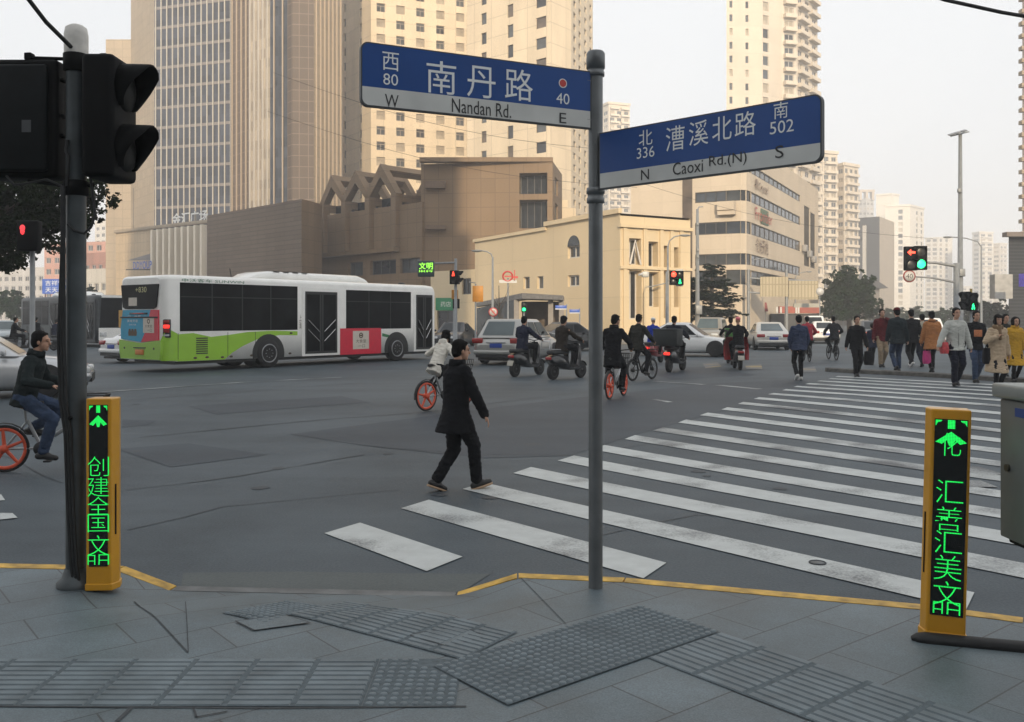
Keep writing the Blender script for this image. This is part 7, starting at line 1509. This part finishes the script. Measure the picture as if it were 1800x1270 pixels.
bag('bright pink carrier bag held by the woman in the camel coat', 'carrier bag', 1629, 617, 640, pf(1639, 656), mk('bag_pink', (.55, .03, .20), .5, var=.12, scale=12), 12, name='carrier_bag')
bag('red and white carrier bag held out by the pale jacket man', 'carrier bag', 1660, 602, 622, pf(1679, 679) - .1, mk('bag_red', (.50, .05, .06), .5, var=.35, scale=14), 12, name='carrier_bag')
bag('dark handbag beside the woman in the long beige coat', 'handbag', 1735, 612, 640, pf(1752, 692), BLACK_C, 12, name='handbag')
# figure in red by the far left cars, and a few dark figures waiting there
walker('person in a bright red jacket between the second bus and the green bus', 190, 566, 602, 'away', ('jacket', REDC, .14), a=.05)
for px, top_, ft, lab, c_ in ((62, 560, 618, 'dark figure on the far left road, left of the signal pole', BLACK_C), (98, 564, 614, 'dark grey figure between the signal pole and the left cyclist', NAVY_C)): walker(lab, px, top_, ft, 'away', ('jacket', c_, .18), a=.12)

for px, py, d_, lab, lab2, c_ in ((34, 622, (.9, .4), 'parked looking dark scooter at the far left edge of the road', 'dark rider on the scooter at the far left edge', BLACK_C), (118, 616, (.85, .5), 'dark scooter just left of the near signal pole, far off', 'dark rider on the far scooter at the signal pole', DKG)):
    l, rz = sc_at(px, py, d_, 0); s_ = scooter(lab.replace('parked looking ', ''), l, rz, SCB); rider_scooter(lab2, s_, ('jacket', c_, .12), 1.72)
# ------------------------------------------------------------------ trees
LEAF_D = mk('dark_leaves', (.018, .028, .011), .85, var=.5, scale=1.6, spec=.06); LEAF_G = mk('cedar_leaves', (.010, .026, .015), .85, var=.5, scale=1.0, spec=.06); LEAF_B = mk('broad_leaves', (.014, .032, .012), .85, var=.5, scale=.8, spec=.06); BARK = mk('bark', (.055, .045, .036), .85, var=.35, scale=9, bump=.6, bscale=22)
def tree(label, loc, h, blobs, leaf, size, n, trunk=.16, bare=.35, seed=1, name='tree', flat=False):
    """blobs: (x, y, z, rx, ry, rz) around the base; leaves are small folded faces spread through them"""
    rnd = random.Random(seed); t = thing(name, label, 'tree', loc)
    b = MB(); tops = []
    b.tube([(0, 0, -.02), (.02 * h * rnd.uniform(-1, 1), .02, h * .3), (.03 * h * rnd.uniform(-1, 1), -.03, h * .62), (.02 * h, 0, h * .88)], [trunk * 1.25, trunk, trunk * .62, trunk * .2], 9)
    for x, y, z, rx, ry, rz in blobs:
        z0 = max(h * bare * .8, min(h * .8, z - rz * .9)); b.tube([(0, 0, z0), (x * .45, y * .45, (z0 + z) / 2 + .05 * h * rnd.uniform(-.5, 1)), (x * .95, y * .95, z + rz * .3)], [trunk * .42, trunk * .26, trunk * .07], 6)
    b.build('trunk', BARK, t)
    vs, fs = [], []; tot = sum(q[3] * q[4] * q[5] for q in blobs)
    for x, y, z, rx, ry, rz in blobs:
        k = max(12, int(n * rx * ry * rz / tot)); cl_ = [(rnd.gauss(0, .48), rnd.gauss(0, .48), rnd.gauss(0, .48), rnd.uniform(.16, .34)) for _ in range(max(5, k // 28))]
        for i in range(k):
            cx, cy, cz, cr = rnd.choice(cl_); m = rnd.random() ** .5; a, e = rnd.uniform(0, 6.283), rnd.uniform(-1, 1); q = math.sqrt(1 - e * e)
            u = V((cx + cr * m * q * math.cos(a), cy + cr * m * q * math.sin(a), (cz + cr * m * e) * (1 if not flat else .8)))
            if u.length > 1.12: u *= 1.12 / u.length
            c = V((x + u.x * rx, y + u.y * ry, z + u.z * rz)); s = size * rnd.uniform(.6, 1.35)
            rot = Euler((rnd.uniform(-1.1, 1.1) * (.4 if flat else 1), rnd.uniform(-1.1, 1.1) * (.4 if flat else 1), rnd.uniform(0, 6.28))).to_matrix(); o = len(vs)
            for px, py, pz in ((-.5, 0, 0), (0, -.32, .10), (.5, 0, 0), (0, .32, .10)): vs.append(tuple(c + rot @ V((px * s, py * s, pz * s))))
            fs += [(o, o + 1, o + 2), (o, o + 2, o + 3)]
    me = bpy.data.meshes.new('crown'); me.from_pydata(vs, [], fs); me.materials.append(leaf); me.update(); link('crown', me, t); return t
def tb(px, py, Y, rx, rz, base, ry=None): # a crown lobe measured in photo pixels at depth Y
    c = P(px, py, Y) - base; return (c.x, c.y, c.z, rx / F * Y, (ry or rx * .9) / F * Y, rz / F * Y)
b0 = GY(-70, 24); Y = 24
tree('big dark street tree filling the left edge behind the signal heads', b0, 6.6, [tb(p, q, Y + dy, rx, rz, b0) for p, q, rx, rz, dy in ((-70, 300, 110, 70, 0), (10, 345, 75, 55, 0), (-30, 400, 95, 62, .6), (70, 352, 62, 48, -.3), (125, 358, 48, 42, .2), (160, 372, 40, 40, 0), (185, 352, 22, 28, .2), (60, 410, 62, 42, .3), (110, 400, 42, 26, 0), (-90, 440, 80, 60, 0), (10, 448, 40, 34, 0), (-120, 340, 90, 80, .5), (90, 430, 30, 16, 0), (150, 340, 55, 38, .4), (60, 320, 80, 40, .4), (10, 420, 70, 50, .3), (70, 385, 70, 40, 0), (-10, 470, 50, 26, 0), (120, 385, 60, 34, .2), (30, 380, 60, 50, .6))], LEAF_D, .125, 34000, .2, seed=3)
b1 = GY(1250, 74); Y = 74
tree('dark layered cedar before the left end of the rounded office', b1, 6.4, [tb(p, q, Y, rx, rz, b1) for p, q, rx, rz in ((1250, 480, 24, 16), (1238, 500, 34, 12), (1262, 503, 32, 13), (1240, 522, 40, 12), (1272, 528, 34, 12), (1225, 545, 30, 12), (1258, 550, 42, 12), (1285, 552, 26, 10), (1252, 468, 14, 9))], LEAF_G, .30, 11000, .2, seed=5, flat=True, name='cedar_tree')
b1 = GY(1212, 72); Y = 72
tree('second dark cedar close to the cream corner building', b1, 5.2, [tb(p, q, Y, rx, rz, b1) for p, q, rx, rz in ((1212, 500, 14, 14), (1210, 522, 18, 14), (1214, 545, 20, 14), (1205, 560, 18, 10))], LEAF_G, .28, 5000, .16, seed=6, flat=True, name='cedar_tree')
b1 = GY(1493, 112); Y = 112
tree('large dark round-headed tree right of the gantry boards', b1, 8.5, [tb(p, q, Y, rx, rz, b1) for p, q, rx, rz in ((1490, 490, 30, 20), (1468, 512, 28, 22), (1512, 505, 30, 22), (1492, 525, 40, 24), (1460, 540, 24, 20), (1522, 535, 26, 22), (1482, 552, 36, 14))], LEAF_B, .38, 14000, .25, seed=8)
for i, (px, Y, top, w, lab) in enumerate(((1583, 190, 543, 40, 'low hazy tree before the broad white slab'), (1612, 185, 541, 36, 'hazy round tree right of the low one'), (1552, 170, 545, 30, 'hazy bushy tree by the dark pavilion'), (1712, 150, 531, 34, 'hazy dark tree behind the green walking figure'), (1748, 140, 526, 36, 'taller hazy dark tree at the right near the shop block'), (1664, 170, 542, 34, 'hazy tree just left of the signal mast'), (1310, 110, 535, 18, 'dark shrubby tree under the gantry post'), (160, 120, 505, 26, 'dull green tree behind the second bus'), (22, 130, 508, 28, 'grey-green tree at the far left edge'), (1640, 185, 546, 30, 'small hazy tree behind the pale jacket man'))):
    b1 = GY(px, Y); m = (560 - top); tree(lab, b1, zt(top, Y) - b1.z, [tb(px + dx * w, top + 8 + k * 6, Y, w * r_, 9 + k * 2, b1) for k, (dx, r_) in enumerate(((0, .6), (-.45, .6), (.45, .6), (0, .9), (-.3, .8), (.4, .7)))], LEAF_B, .0034 * Y, 4000, .0016 * Y, seed=20 + i)
b1 = GY(877, 55); tr_ = thing('bare_tree', 'thin bare winter tree beside the street lamp on the cream wall', 'tree', b1); rnd = random.Random(4)
b = MB(); b.tube([(0, 0, -.02), (.02, 0, 1.4), (0, .03, zt(508, 55))], [.07, .05, .02], 7)
for k in range(16): a = rnd.uniform(0, 6.28); z = rnd.uniform(1.2, 2.6); l = rnd.uniform(.5, 1.0); b.tube([(0, 0, z), (l * .5 * math.cos(a), l * .4 * math.sin(a), z + l * .7), (l * .75 * math.cos(a + .3), l * .6 * math.sin(a + .3), z + l * 1.5)], [.025, .014, .005], 5)
b.build('trunk', BARK, tr_)
# ------------------------------------------------------------------ haze
hz = MB(); hz.box(-720, 720, -140, 1180, -1, 86); h = hz.build('haze', []); h['kind'] = 'stuff'
hm = bpy.data.materials.new('haze'); hm.use_nodes = True; nt = hm.node_tree; nt.nodes.remove(nt.nodes['Principled BSDF'])
pv = nt.nodes.new('ShaderNodeVolumePrincipled'); pv.inputs['Color'].default_value = (.98, .98, .99, 1); pv.inputs['Density'].default_value = .0012; pv.inputs['Anisotropy'].default_value = .0
nt.links.new(pv.outputs[0], nt.nodes['Material Output'].inputs['Volume']); h.data.materials.append(hm)
